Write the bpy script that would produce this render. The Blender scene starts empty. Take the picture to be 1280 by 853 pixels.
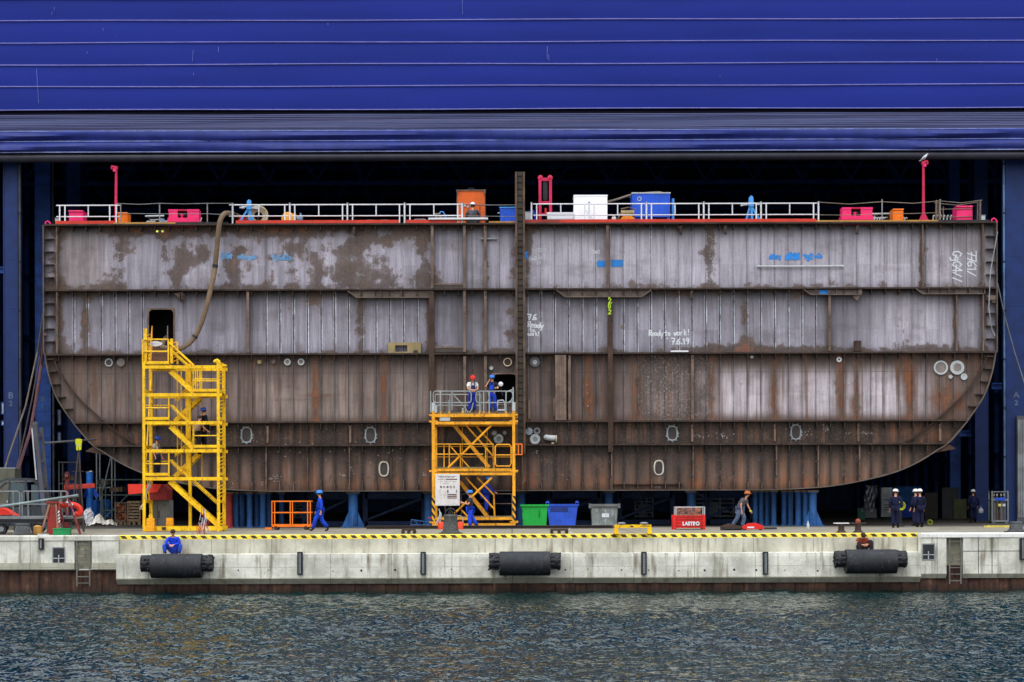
import bpy, math, random
import numpy as np
from mathutils import Vector, Matrix
random.seed(7)
SC = bpy.context.scene
COL = SC.collection
R = math.radians

# ---------------------------------------------------------------- measuring
F = 2488.0          # focal length in photograph pixels
EYE = 1.575         # eye height above the quay
DQ = 80.0           # camera to quay edge
RHO = 0.003         # slight roll of the camera
def P(px, py, Y):
    d = DQ + Y
    dx = px - 640.0; dy = 619.0 - py
    u = dx + RHO * dy; w = dy - RHO * dx
    return Vector((u * d / F, Y, EYE + w * d / F))
def G(px, py):
    "point of the quay ground seen at a pixel"
    dx = px - 640.0; dy = 619.0 - py
    w = dy - RHO * dx
    d = EYE * F / max(8.0, -w)
    return Vector(((dx + RHO * dy) * d / F, d - DQ, 0.0))
def s_at(Y): return (DQ + Y) / F      # metres per pixel

# ---------------------------------------------------------------- mesh builder
class MB:
    def __init__(self): self.v = []; self.f = []
    def add(self, vs, fs):
        o = len(self.v); self.v += [tuple(v) for v in vs]; self.f += [tuple(i + o for i in f) for f in fs]; return self
    def box(self, x0, x1, y0, y1, z0, z1):
        return self.add([(x0,y0,z0),(x1,y0,z0),(x1,y1,z0),(x0,y1,z0),(x0,y0,z1),(x1,y0,z1),(x1,y1,z1),(x0,y1,z1)],
            [(0,3,2,1),(4,5,6,7),(0,1,5,4),(1,2,6,5),(2,3,7,6),(3,0,4,7)])
    def cbox(self, c, s, rz=0, ry=0, rx=0):
        M = Matrix.Translation(Vector(c)) @ Matrix.Rotation(rz,4,'Z') @ Matrix.Rotation(ry,4,'Y') @ Matrix.Rotation(rx,4,'X')
        hx,hy,hz = s[0]/2,s[1]/2,s[2]/2
        vs = [M @ Vector(q) for q in [(-hx,-hy,-hz),(hx,-hy,-hz),(hx,hy,-hz),(-hx,hy,-hz),(-hx,-hy,hz),(hx,-hy,hz),(hx,hy,hz),(-hx,hy,hz)]]
        return self.add(vs, [(0,3,2,1),(4,5,6,7),(0,1,5,4),(1,2,6,5),(2,3,7,6),(3,0,4,7)])
    def bar(self, p, q, w, h=None, up=(0,0,1)):
        "rectangular bar from p to q; w sideways, h along up"
        h = h or w; p = Vector(p); q = Vector(q); d = (q-p).normalized(); u = Vector(up)
        if abs(d.dot(u)) > .95: u = Vector((0,1,0))
        s = d.cross(u).normalized(); u = s.cross(d).normalized()
        vs = [a + s*sx*w/2 + u*sz*h/2 for a in (p,q) for sx,sz in ((-1,-1),(1,-1),(1,1),(-1,1))]
        return self.add(vs, [(0,1,2,3),(7,6,5,4),(0,4,5,1),(1,5,6,2),(2,6,7,3),(3,7,4,0)])
    def tube(self, pts, r, n=8, closed=False, cap=True):
        pts = [Vector(p) for p in pts]; m = len(pts)
        rs = r if isinstance(r, (list,tuple)) else [r]*m
        rings = []; prev = None
        for i,p in enumerate(pts):
            a = pts[(i-1)%m] if (i>0 or closed) else p
            b = pts[(i+1)%m] if (i<m-1 or closed) else p
            d = (b-a).normalized() if (b-a).length > 1e-9 else Vector((0,0,1))
            if prev is None:
                u = Vector((0,0,1)) if abs(d.z) < .9 else Vector((0,1,0))
            else: u = prev
            s = d.cross(u)
            if s.length < 1e-6: s = d.cross(Vector((1,0,0)))
            s.normalize(); u = s.cross(d).normalized(); prev = u
            rings.append([p + (s*math.cos(t)+u*math.sin(t))*rs[i] for t in [2*math.pi*k/n for k in range(n)]])
        vs = [v for ring in rings for v in ring]; fs = []
        for i in range(m if closed else m-1):
            j = (i+1)%m
            for k in range(n):
                l = (k+1)%n; fs.append((i*n+k, i*n+l, j*n+l, j*n+k))
        if cap and not closed:
            fs.append(tuple(range(n))[::-1]); fs.append(tuple((m-1)*n+k for k in range(n)))
        return self.add(vs, fs)
    def cyl(self, p, q, r, n=16, r2=None): return self.tube([p,q],[r, r if r2 is None else r2],n)
    def lathe(self, prof, c=(0,0,0), n=20, axis='Z', sx=1, sy=1):
        "prof = [(r,z)] bottom to top"
        vs = []; fs = []; c = Vector(c)
        for r,z in prof:
            for k in range(n):
                t = 2*math.pi*k/n; a,b = r*math.cos(t)*sx, r*math.sin(t)*sy
                vs.append(c + (Vector((a,b,z)) if axis=='Z' else Vector((a,z,b)) if axis=='Y' else Vector((z,a,b))))
        m = len(prof)
        for i in range(m-1):
            for k in range(n):
                l=(k+1)%n; fs.append((i*n+k,i*n+l,(i+1)*n+l,(i+1)*n+k))
        fs.append(tuple(range(n))[::-1]); fs.append(tuple((m-1)*n+k for k in range(n)))
        return self.add(vs, fs)
    def prism(self, poly, a, b, axis='Y'):
        "poly in the other two coordinates, extruded a..b along axis"
        def mk(p,t):
            return (p[0],t,p[1]) if axis=='Y' else (t,p[0],p[1]) if axis=='X' else (p[0],p[1],t)
        n=len(poly); vs=[mk(p,a) for p in poly]+[mk(p,b) for p in poly]
        fs=[tuple(range(n)),tuple(range(n,2*n))[::-1]]+[(i,n+i,n+(i+1)%n,(i+1)%n) for i in range(n)]
        return self.add(vs,fs)
    def ring(self, c, ro, ri, y0, y1, n=24, sx=1, sz=1):
        "flat ring in the XZ plane, thickness y0..y1"
        vs=[];fs=[]
        for k in range(n):
            t=2*math.pi*k/n; ca,sa=math.cos(t),math.sin(t)
            for r,y in ((ro,y0),(ri,y0),(ri,y1),(ro,y1)): vs.append((c[0]+ca*r*sx,y,c[-1]+sa*r*sz))
        for k in range(n):
            l=(k+1)%n
            for q in range(4): fs.append((k*4+q,l*4+q,l*4+(q+1)%4,k*4+(q+1)%4))
        return self.add(vs,fs)
    def pieces(self):
        n=len(self.v); p=list(range(n))
        def fd(a):
            while p[a]!=a: p[a]=p[p[a]]; a=p[a]
            return a
        for f in self.f:
            for k in f[1:]: p[fd(k)]=fd(f[0])
        isl={}
        for i in range(n): isl.setdefault(fd(i),[]).append(i)
        ks=list(isl)
        if len(ks)<2 or len(ks)>260: return None
        bb=[]
        for k in ks:
            q=[self.v[i] for i in isl[k]]; bb.append(([min(v[j] for v in q) for j in range(3)],[max(v[j] for v in q) for j in range(3)]))
        g=list(range(len(ks)))
        def fg(a):
            while g[a]!=a: g[a]=g[g[a]]; a=g[a]
            return a
        for a in range(len(ks)):
            for b in range(a):
                A,B=bb[a],bb[b]; d=math.sqrt(sum(max(0,A[0][j]-B[1][j],B[0][j]-A[1][j])**2 for j in range(3)))
                L=max(max(A[1][j]-A[0][j] for j in range(3)),max(B[1][j]-B[0][j] for j in range(3)))
                if d<max(.02,.45*L): g[fg(a)]=fg(b)
        grp={}
        for a in range(len(ks)): grp.setdefault(fg(a),set()).add(ks[a])
        if len(grp)<2 or len(grp)>100: return None
        out=[]
        for roots in grp.values():
            idx=[i for k in roots for i in isl[k]]; mp={i:j for j,i in enumerate(idx)}; m=MB(); m.v=[self.v[i] for i in idx]
            m.f=[tuple(mp[i] for i in f) for f in self.f if f[0] in mp]; out.append(m)
        return out
    def build(self, name, mat, parent=None, smooth=False, loc=None, kind=None):
        if parent is not None and not any(w in name for w in ('writing','scribble','fleck','letter','text','scrap','loose_parts','strands','eyes','printed','straps')):
            ps=self.pieces()
            if ps:
                first=None
                for m in ps:
                    o=m.build1(name,mat,parent,smooth,loc,kind); first=first or o
                return first
        return self.build1(name,mat,parent,smooth,loc,kind)
    def build1(self, name, mat, parent=None, smooth=False, loc=None, kind=None):
        me = bpy.data.meshes.new(name); me.from_pydata(self.v, [], self.f); me.validate()
        import bmesh
        bm = bmesh.new(); bm.from_mesh(me); bmesh.ops.recalc_face_normals(bm, faces=bm.faces)
        bm.to_mesh(me); bm.free()
        me.materials.append(mat)
        if smooth:
            me.shade_smooth()
            try: me.set_sharp_from_angle(angle=R(38))
            except Exception: pass
        o = bpy.data.objects.new(name, me); COL.objects.link(o)
        if parent is not None: o.parent = parent
        if loc is not None: o.location = loc
        if kind: o['kind'] = kind
        return o
def tag(o, label=None, cat=None, group=None, kind=None):
    if label: o['label'] = label
    if cat: o['category'] = cat
    if group: o['group'] = group
    if kind: o['kind'] = kind
    return o
def thing(name, label, cat, loc=(0,0,0), rz=0, group=None):
    o = bpy.data.objects.new(name, None); COL.objects.link(o); o.location = loc; o.rotation_euler = (0,0,rz)
    o.empty_display_size = .1
    return tag(o, label, cat, group)
def copy_tree(o, parent=None):
    c = o.copy(); COL.objects.link(c)
    if parent is not None: c.parent = parent
    for ch in list(o.children): copy_tree(ch, c)
    return c
def dup(o, loc, label=None, rz=None, group=None):
    c = copy_tree(o); c.location = loc
    if rz is not None: c.rotation_euler = (0,0,rz)
    if label: c['label'] = label
    if group: c['group'] = group
    return c

# ---------------------------------------------------------------- materials
def s2l(c):
    return tuple(((x/255)/12.92 if x/255 <= .04045 else ((x/255+.055)/1.055)**2.4) for x in c)
class NT:
    "small node helper"
    def __init__(self, name):
        self.m = bpy.data.materials.new(name); self.m.use_nodes = True
        self.t = self.m.node_tree; self.n = self.t.nodes; self.b = self.n['Principled BSDF']
    def new(self, kind, **kw):
        n = self.n.new(kind)
        for k,v in kw.items(): setattr(n,k,v)
        return n
    def link(self, a, b): self.t.links.new(a, b)
    def math(self, op, a, b=None, clamp=False, c=None):
        n = self.new('ShaderNodeMath', operation=op); n.use_clamp = clamp
        for i,x in enumerate((a,b,c)):
            if x is None: continue
            if isinstance(x,(int,float)): n.inputs[i].default_value = x
            else: self.link(x, n.inputs[i])
        return n.outputs[0]
    def coord(self, which='Object', scale=(1,1,1)):
        tc = self.new('ShaderNodeTexCoord'); mp = self.new('ShaderNodeMapping'); mp.inputs['Scale'].default_value = scale
        self.link(tc.outputs[which], mp.inputs[0]); return mp.outputs[0]
    def world(self, scale=(1,1,1)):
        g = self.new('ShaderNodeNewGeometry'); mp = self.new('ShaderNodeMapping'); mp.inputs['Scale'].default_value = scale
        self.link(g.outputs['Position'], mp.inputs[0]); return mp.outputs[0]
    def noise(self, vec, scale=5, detail=5, rough=.6):
        n = self.new('ShaderNodeTexNoise'); n.inputs['Scale'].default_value = scale
        n.inputs['Detail'].default_value = detail; n.inputs['Roughness'].default_value = rough
        self.link(vec, n.inputs['Vector']); return n.outputs[0]
    def ramp(self, fac, stops):
        n = self.new('ShaderNodeValToRGB'); e = n.color_ramp.elements
        while len(e) < len(stops): e.new(.5)
        for i,(p,c) in enumerate(stops): e[i].position = p; e[i].color = tuple(c)+((1,) if len(c)==3 else ())
        self.link(fac, n.inputs[0]); return n.outputs[0]
    def mix(self, fac, a, b, mode='MIX'):
        n = self.new('ShaderNodeMix', data_type='RGBA', blend_type=mode)
        for s,x in ((n.inputs[0],fac),(n.inputs[6],a),(n.inputs[7],b)):
            if isinstance(x,(int,float)): s.default_value = x
            elif isinstance(x,(tuple,list)): s.default_value = tuple(x)+((1,) if len(x)==3 else ())
            else: self.link(x, s)
        return n.outputs[2]
    def step(self, x, lo, hi):
        n = self.new('ShaderNodeMapRange'); n.interpolation_type='SMOOTHSTEP'
        n.inputs[1].default_value = lo; n.inputs[2].default_value = hi; self.link(x, n.inputs[0]); return n.outputs[0]
    def bump(self, h, strength=.3, dist=.02):
        n = self.new('ShaderNodeBump'); n.inputs['Strength'].default_value = strength; n.inputs['Distance'].default_value = dist
        self.link(h, n.inputs['Height']); self.link(n.outputs[0], self.b.inputs['Normal'])
    def fin(self, col=None, rough=.6, metal=0., spec=.4):
        if col is not None:
            if isinstance(col,(tuple,list)): self.b.inputs['Base Color'].default_value = tuple(col)+(1,)
            else: self.link(col, self.b.inputs['Base Color'])
        if isinstance(rough,(int,float)): self.b.inputs['Roughness'].default_value = rough
        else: self.link(rough, self.b.inputs['Roughness'])
        self.b.inputs['Metallic'].default_value = metal; self.b.inputs['Specular IOR Level'].default_value = spec
        return self.m
def paint(name, rgb, rough=.55, metal=0., dirt=.35, dirtcol=(60,45,35), scale=2.5, var=.25, spec=.35):
    "worn paint: sRGB colour, mottled, with grime and streaks"
    k = NT(name); v = k.world(); c = s2l(rgb); d = s2l(dirtcol)
    n1 = k.noise(v, scale*3, 6, .65); n2 = k.noise(k.world((5,5,.7)), 1.7, 4, .6); n3 = k.noise(v, scale*.6, 3, .5)
    lo = tuple(x*(1-var) for x in c); hi = tuple(min(1,x*(1+var)) for x in c)
    base = k.mix(k.step(n3,.3,.7), lo, hi)
    m = k.math('MULTIPLY', k.step(k.math('ADD', k.math('MULTIPLY',n1,.6), k.math('MULTIPLY',n2,.4)), .5, .66), dirt)
    col = k.mix(m, base, d)
    rg = k.math('ADD', k.math('MULTIPLY', n1, .3), rough-.15)
    return k.fin(col, rg, metal, spec)
M = {}
def mm(name, *a, **k):
    if name not in M: M[name] = paint(name, *a, **k)
    return M[name]
YEL = mm('yellow_paint', (246,190,8), dirt=.85, dirtcol=(104,62,18), var=.16, scale=4)
YEL2 = mm('amber_paint', (232,158,26), dirt=.85, dirtcol=(96,56,18), var=.2, scale=4)
GAL = mm('galvanised_steel', (150,155,155), rough=.45, metal=.3, var=.2)
WHT = mm('white_tube_paint', (212,212,217), dirt=.25, var=.06)
RED = mm('red_paint', (205,28,22), dirt=.35, var=.12)
DRED = mm('oxide_red_paint', (150,45,38), dirt=.5, var=.2)
CORAL = mm('deck_edge_red', (196,52,34), dirt=.45, var=.15)
OCH = mm('ochre_edge_paint', (176,128,60), dirt=.5, var=.15)
PINK = mm('pink_paint', (238,40,110), dirt=.18, dirtcol=(120,20,50), var=.08)
DPINK = mm('deep_pink_paint', (196,30,76), dirt=.3, dirtcol=(90,20,40), var=.12)
ORG = mm('orange_paint', (240,118,12), dirt=.25, dirtcol=(130,60,10), var=.08)
ORG2 = mm('burnt_orange_paint', (214,92,22), dirt=.4, dirtcol=(110,45,12), var=.12)
BLU = mm('bright_blue_paint', (28,82,200), dirt=.3, dirtcol=(20,30,60), var=.12)
SKY = mm('light_blue_paint', (72,150,220), dirt=.3, dirtcol=(40,50,70), var=.12)
PIL = mm('support_blue_paint', (34,82,138), dirt=.5, dirtcol=(25,32,45), var=.25)
NAVY = mm('hall_blue_paint', (12,40,96), dirt=.4, dirtcol=(12,20,50), var=.2)
DNAVY = mm('dark_hall_cladding', (36,62,108), dirt=.5, dirtcol=(6,8,12), var=.4)
DSTEEL = mm('dark_steel', (44,44,48), rough=.5, metal=.3, var=.3)
BLACK = mm('black_rubber', (30,31,36), rough=.6, dirt=.5, dirtcol=(75,75,78), var=.25)
GRN = mm('green_paint', (22,165,60), dirt=.25, dirtcol=(20,70,30), var=.08)
GREY = mm('grey_paint', (128,132,134), dirt=.4, var=.12)
LGREY = mm('pale_grey_paint', (176,180,182), dirt=.35, var=.08)
BEIGE = mm('beige_fabric', (186,176,158), dirt=.5, dirtcol=(110,100,85), var=.2, rough=.9)
HOSE = mm('brown_hose', (112,92,72), dirt=.4, dirtcol=(60,48,38), var=.2, rough=.7)
ROPE = mm('rope_fibre', (120,108,96), dirt=.4, var=.2, rough=.9)
STEELB = mm('bare_rusty_steel', (96,70,54), dirt=.7, dirtcol=(46,30,24), var=.35, rough=.8)
WOOD = mm('weathered_wood', (140,118,92), dirt=.5, var=.25, rough=.9)
CHALK = mm('chalk_white', (205,206,212), dirt=.1, var=.06, rough=.9)
SPRAY = mm('blue_spray', (50,128,205), dirt=.2, var=.15, rough=.9)
LIME = mm('lime_spray', (170,205,50), dirt=.2, var=.15, rough=.9)
TANP = mm('tan_primer', (142,124,84), dirt=.5, var=.15)
# ================================================================= camera, light
cam_d = bpy.data.cameras.new('camera'); cam = bpy.data.objects.new('camera', cam_d); COL.objects.link(cam)
cam.location = (0,-DQ,EYE); cam.rotation_euler = (Matrix.Rotation(R(90),3,'X') @ Matrix.Rotation(-RHO,3,'Z')).to_euler()
cam_d.sensor_width = 36; cam_d.lens = 36*F/1280; cam_d.shift_y = (619-426.5)/1280
cam_d.clip_start = 1; cam_d.clip_end = 3000
SC.camera = cam
W = bpy.data.worlds.new('World'); SC.world = W; W.use_nodes = True
SUN_EL, SUN_AZ = R(48), R(-18)       # azimuth measured from -Y (behind the camera) towards -X
nt = W.node_tree; sky = nt.nodes.new('ShaderNodeTexSky'); sky.sky_type='NISHITA'; sky.sun_disc=False
sky.sun_elevation = SUN_EL; sky.sun_rotation = math.pi - SUN_AZ
sky.air_density = .7; sky.dust_density = 5.0; sky.ozone_density = .6; sky.altitude = 50
# overcast: a white cloud layer with soft uneven patches drawn over the clear sky
CLOUD=(11.2,11.9,12.6)
tcw=nt.nodes.new('ShaderNodeTexCoord'); nzw=nt.nodes.new('ShaderNodeTexNoise'); nzw.inputs['Scale'].default_value=2.2; nzw.inputs['Detail'].default_value=5
nt.links.new(tcw.outputs['Generated'],nzw.inputs['Vector'])
rpw=nt.nodes.new('ShaderNodeMapRange'); rpw.inputs[1].default_value=.25; rpw.inputs[2].default_value=.75; rpw.inputs[3].default_value=.7; rpw.inputs[4].default_value=1.0; nt.links.new(nzw.outputs[0],rpw.inputs[0])
mxw=nt.nodes.new('ShaderNodeMix'); mxw.data_type='RGBA'; nt.links.new(rpw.outputs[0],mxw.inputs[0]); nt.links.new(sky.outputs[0],mxw.inputs[6]); 
spw=nt.nodes.new('ShaderNodeSeparateXYZ'); nt.links.new(tcw.outputs['Generated'],spw.inputs[0])
elw=nt.nodes.new('ShaderNodeMapRange'); elw.inputs[1].default_value=0; elw.inputs[2].default_value=1; elw.inputs[3].default_value=.55; elw.inputs[4].default_value=1.75; nt.links.new(spw.outputs[2],elw.inputs[0])   # overcast: brighter towards the zenith
vmw=nt.nodes.new('ShaderNodeVectorMath'); vmw.operation='SCALE'; vmw.inputs[0].default_value=CLOUD; nt.links.new(elw.outputs[0],vmw.inputs['Scale']); nt.links.new(vmw.outputs[0],mxw.inputs[7])
nt.links.new(mxw.outputs[2], nt.nodes['Background'].inputs[0]); nt.nodes['Background'].inputs[1].default_value = .148
ld = bpy.data.lights.new('sun','SUN'); ld.energy = .6; ld.angle = R(18); ld.color = (1,.975,.94)
sun = bpy.data.objects.new('sun', ld); COL.objects.link(sun)
dirv = Vector((math.sin(SUN_AZ)*math.cos(SUN_EL), -math.cos(SUN_AZ)*math.cos(SUN_EL), math.sin(SUN_EL)))
sun.rotation_euler = dirv.to_track_quat('Z','Y').to_euler(); sun.location = (-30,-60,60)
SC.view_settings.view_transform='Standard'; SC.view_settings.look='None'; SC.view_settings.exposure=0; SC.view_settings.gamma=1
SC.render.engine='CYCLES'; SC.cycles.use_denoising=True; SC.cycles.max_bounces=6; SC.cycles.diffuse_bounces=3; SC.cycles.glossy_bounces=3
SC.cycles.sample_clamp_indirect=4

WATER_Z = -2.33
# ================================================================= water
def make_water():
    rng = np.random.RandomState(3)
    xs = np.arange(-28, 28.01, .075); ys = np.arange(-48, 0.41, .075)
    X,Y = np.meshgrid(xs,ys); Z = np.zeros_like(X)
    for i in range(90):
        lam = .42*(8 ** rng.rand()); th = rng.normal(-1.35, .8)
        kx,ky = math.cos(th)*2*math.pi/lam, math.sin(th)*2*math.pi/lam
        ph = rng.rand()*6.283; a = .0052*lam**.95/ (1+lam*.12)
        wob = .5*np.sin(X*.21*rng.rand()+rng.rand()*6)+.5*np.sin(Y*.33*rng.rand()+X*.1+rng.rand()*6)
        s = np.sin(kx*X+ky*Y+ph+wob*1.5)
        Z += a*(1-np.abs(s))*1.6 if i%2 else a*s
    Z -= Z.mean()
    # gust patches: livelier and calmer areas
    g = .85+.5*np.sin(X*.13+1.3+.6*np.sin(Y*.2))*np.sin(Y*.22+.5*np.sin(X*.17))
    edge = np.minimum(np.minimum((X+28)/3,(28-X)/3),(Y+48)/4); edge = np.clip(edge,0,1)
    Z = Z*g*edge
    ny,nx = X.shape
    v = np.stack([X,Y,Z],-1).reshape(-1,3)
    idx = np.arange(nx*ny).reshape(ny,nx)
    f = np.stack([idx[:-1,:-1],idx[:-1,1:],idx[1:,1:],idx[1:,:-1]],-1).reshape(-1,4)
    # ring of plain water out to the horizon
    x0,x1,y0,y1 = xs[0],xs[-1],ys[0],ys[-1]
    B = 1500
    rv = [(-B,-B,0),(x0,-B,0),(x1,-B,0),(B,-B,0),(-B,y0,0),(x0,y0,0),(x1,y0,0),(B,y0,0),(-B,y1,0),(x0,y1,0),(x1,y1,0),(B,y1,0)]
    o = len(v); rf = [(0,1,5,4),(1,2,6,5),(2,3,7,6),(4,5,9,8),(6,7,11,10)]
    me = bpy.data.meshes.new('water')
    allv = np.vstack([v, np.array(rv)]); allf = np.vstack([f, np.array(rf)+o])
    me.vertices.add(len(allv)); me.vertices.foreach_set('co', allv.astype(np.float32).ravel())
    me.loops.add(allf.size); me.loops.foreach_set('vertex_index', allf.astype(np.int32).ravel())
    me.polygons.add(len(allf)); me.polygons.foreach_set('loop_start', (np.arange(len(allf))*4).astype(np.int32))
    me.polygons.foreach_set('loop_total', np.full(len(allf),4,np.int32)); me.update(calc_edges=True); me.shade_smooth()
    k = NT('harbour_water'); w = k.world((1,1,1))
    n1 = k.noise(k.world((1.0,.8,1)), 2.9, 2.2, .5); n2 = k.noise(k.world((1,.7,1)), 8, 1, .5)
    h = k.math('ADD', n1, k.math('MULTIPLY', n2, .35))
    k.bump(h, 1.0, .14)
    k.b.inputs['IOR'].default_value = 1.37
    big = k.noise(w, .12, 2)
    col = k.mix(k.step(big,.3,.7), s2l((4,31,34)), s2l((10,38,35)))
    m = k.fin(col, .045, 0, .5)
    me.materials.append(m)
    o = bpy.data.objects.new('water', me); COL.objects.link(o); o.location=(0,0,WATER_Z); o['kind']='structure'
make_water()

# ================================================================= ground (quay apron and hall floor, one sheet with the harbour cut away)
def ground_mat():
    k = NT('apron_concrete'); v = k.world()
    n1 = k.noise(v, .8, 6, .65); n2 = k.noise(v, 7, 5, .7); n3 = k.noise(k.world((.15,1.2,1)), 1.4, 4, .6)
    c = k.mix(k.step(n1,.32,.68), s2l((120,114,100)), s2l((158,150,134)))
    c = k.mix(k.math('MULTIPLY',k.step(n3,.48,.7),.55), c, s2l((84,76,64)))
    c = k.mix(k.math('MULTIPLY',k.step(n2,.55,.75),.3), c, s2l((70,62,52)))
    br = k.new('ShaderNodeTexBrick'); br.inputs['Scale'].default_value=1; br.offset=0; br.inputs['Brick Width'].default_value=5.0; br.inputs['Row Height'].default_value=3.2
    br.inputs['Mortar Size'].default_value=.03; br.inputs['Color1'].default_value=(1,1,1,1); br.inputs['Color2'].default_value=(.92,.92,.92,1); br.inputs['Mortar'].default_value=(.35,.35,.35,1)
    k.link(v, br.inputs['Vector']); c = k.mix(.8, c, br.outputs[0], 'MULTIPLY')
    # painted shade: hall floor darkened further in
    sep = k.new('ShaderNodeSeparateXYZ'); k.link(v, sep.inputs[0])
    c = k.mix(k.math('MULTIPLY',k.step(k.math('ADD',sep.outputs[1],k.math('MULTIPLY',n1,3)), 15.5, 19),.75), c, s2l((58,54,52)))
    k.bump(n2,.2,.01); return k.fin(c,.8,0,.3)
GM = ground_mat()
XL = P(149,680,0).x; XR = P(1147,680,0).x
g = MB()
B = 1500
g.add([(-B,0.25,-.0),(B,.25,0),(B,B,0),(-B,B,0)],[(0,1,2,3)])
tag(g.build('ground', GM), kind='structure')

# ---- concrete
def conc_mat(name, a, b, stain=.5, wb=True):
    k = NT(name); v = k.world()
    n1 = k.noise(v, .9, 6, .65); n2 = k.noise(v, 9, 6, .7); n3 = k.noise(k.world((2.2,2.2,.25)), 1.6, 5, .6); n4=k.noise(v,30,2,.5)
    c = k.mix(k.step(n1,.3,.7), s2l(a), s2l(b))
    c = k.mix(k.math('MULTIPLY',k.step(n3,.5,.72),stain), c, s2l((120,110,92)))
    c = k.mix(k.math('MULTIPLY',k.step(n2,.58,.75),.45), c, s2l((88,84,76)))
    c = k.mix(k.math('MULTIPLY',k.step(n4,.66,.72),.8), c, s2l((70,66,60)))
    sep = k.new('ShaderNodeSeparateXYZ'); k.link(v, sep.inputs[0])
    # formwork joints
    xx = k.math('DIVIDE', sep.outputs[0], 2.42); fr = k.math('FRACT', xx)
    j = k.math('LESS_THAN', fr, .012)
    c = k.mix(k.math('MULTIPLY', j, .55), c, s2l((80,74,64)))
    zz = k.math('ABSOLUTE', k.math('ADD', sep.outputs[2], 1.28)); j2 = k.math('LESS_THAN', zz, .012)
    c = k.mix(k.math('MULTIPLY', k.math('MULTIPLY', j2, k.step(n1,.4,.6)), .5), c, s2l((90,84,74)))
    k.bump(n2,.35,.015); return k.fin(c,.85,0,.25)
CON = conc_mat('quay_concrete',(176,174,162),(226,223,210),.95)
CON2 = conc_mat('upper_quay_concrete',(164,160,144),(200,196,180),.85)
CON3 = conc_mat('dull_concrete',(150,148,132),(184,180,162),.7)  # duller tone for chamfer strip, lower beams and backing wall
def pile_mat():
    k = NT('rusty_sheet_pile'); v = k.world()
    n1=k.noise(v,1.6,6,.7); n3=k.noise(k.world((5,5,.4)),1.3,5,.65)
    c=k.ramp(k.math('ADD',k.math('MULTIPLY',n1,.5),k.math('MULTIPLY',n3,.5)),[(.3,s2l((24,18,16))),(.46,s2l((54,35,28))),(.58,s2l((82,54,41))),(.74,s2l((128,104,86)))])
    sep=k.new('ShaderNodeSeparateXYZ'); k.link(v,sep.inputs[0])
    wet=k.step(k.math('ADD',sep.outputs[2],k.math('MULTIPLY',n1,.25)),-2.30,-1.88)
    c=k.mix(wet, s2l((24,26,20)), c)
    k.bump(n1,.4,.02); return k.fin(c,.75,0,.3)
PILE = pile_mat()
def hazard_mat():
    k = NT('hazard_stripes'); v=k.world(); sep=k.new('ShaderNodeSeparateXYZ'); k.link(v,sep.inputs[0])
    n=k.noise(v,8,4,.6); n2=k.noise(v,1.5,3,.5)
    t=k.math('FRACT',k.math('DIVIDE',k.math('ADD',k.math('ADD',sep.outputs[0],100),k.math('MULTIPLY',k.math('MULTIPLY',sep.outputs[2],-1),-.9)),.402))
    s=k.math('MULTIPLY',k.math('GREATER_THAN',t,.5),1)
    inz=k.math('MULTIPLY',k.math('LESS_THAN',sep.outputs[2],k.math('ADD',-.008,k.math('MULTIPLY',n,-.02))),k.math('GREATER_THAN',sep.outputs[2],-.142))
    s=k.math('MULTIPLY',s,inz)
    y=k.mix(k.step(n2,.3,.7),s2l((226,196,44)),s2l((246,226,96)))
    y=k.mix(k.math('MULTIPLY',k.step(n,.56,.7),.45),y,s2l((150,120,60)))
    c=k.mix(s,y,s2l((66,52,40)))
    return k.fin(c,.7,0,.3)
HAZ = hazard_mat()

# ---- quay walls: (thing) > upper wall, fender beam, nosing, sheet piling, recess
qw = thing('quay_wall','long concrete quay wall with yellow and black striped edge above the water','quay wall',(0,0,0))
lz = P(640,691,0).z; bz = P(640,722.5,-.6).z; cz = P(640,728.5,-.5).z
z0k = -.17
m = MB(); m.box(XL,XR,0.0,1.6,lz-1.6,z0k); m.build('upper_wall',CON2,qw)
m = MB(); m.prism([(0.0,z0k),(0.0,-.03),(.03,0.004),(.30,0.006),(.30,z0k)],XL,XR,'X')
m.build('striped_nosing',HAZ,qw)
m = MB(); m.prism([(-.62,lz-.16),(-.6,lz-.02),(-.002,lz),(-.002,cz),(-.40,cz),(-.62,bz)],XL,XR,'X')
m.build('fender_beam',CON,qw)
m = MB(); m.prism([(-.625,bz+.03),(-.625,bz-.005),(-.42,cz-.004),(-.002,cz-.004),(-.002,cz-.03),(-.43,cz-.03),(-.648,bz-.01),(-.648,bz+.03)],XL,XR,'X')
m.build('chamfer_strip',CON3,qw)
m = MB(); m.box(XL,XR,-.612,-.6,lz-.24,lz-.215); m.build('joint_line',DSTEEL,qw)
# rebar stain holes on the beam face
m = MB()
for px in list(range(265,620,38))+list(range(705,1050,35)):
    p = P(px+random.uniform(-6,6),713+random.uniform(-1.5,1.5),-.62); m.cyl((p.x,-.626,p.z),(p.x,-.60,p.z),random.uniform(.022,.05),8)
m.build('tie_hole',DSTEEL,qw)
def piling(parent,x0,x1,ztop,yb):
    m = MB(); per=1.26; x=x0; pts=[]
    i=0
    xs=[]
    while x < x1:
        for fx,fy in ((0,0),(.62,0),(.70,.07),(1.1,.07),(1.18,0)):
            if x+fx<x1: pts.append((x+fx,yb+fy))
        x+=per
    pts.append((x1,yb))
    vs=[];fs=[]
    for (a,b) in pts: vs += [(a,b,-4.5),(a,b,ztop)]
    for k in range(len(pts)-1): fs.append((2*k,2*k+2,2*k+3,2*k+1))
    m.add(vs,fs); m.build('sheet_piling',PILE,parent)
piling(qw,XL,XR,cz-.03,-.36)
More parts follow.
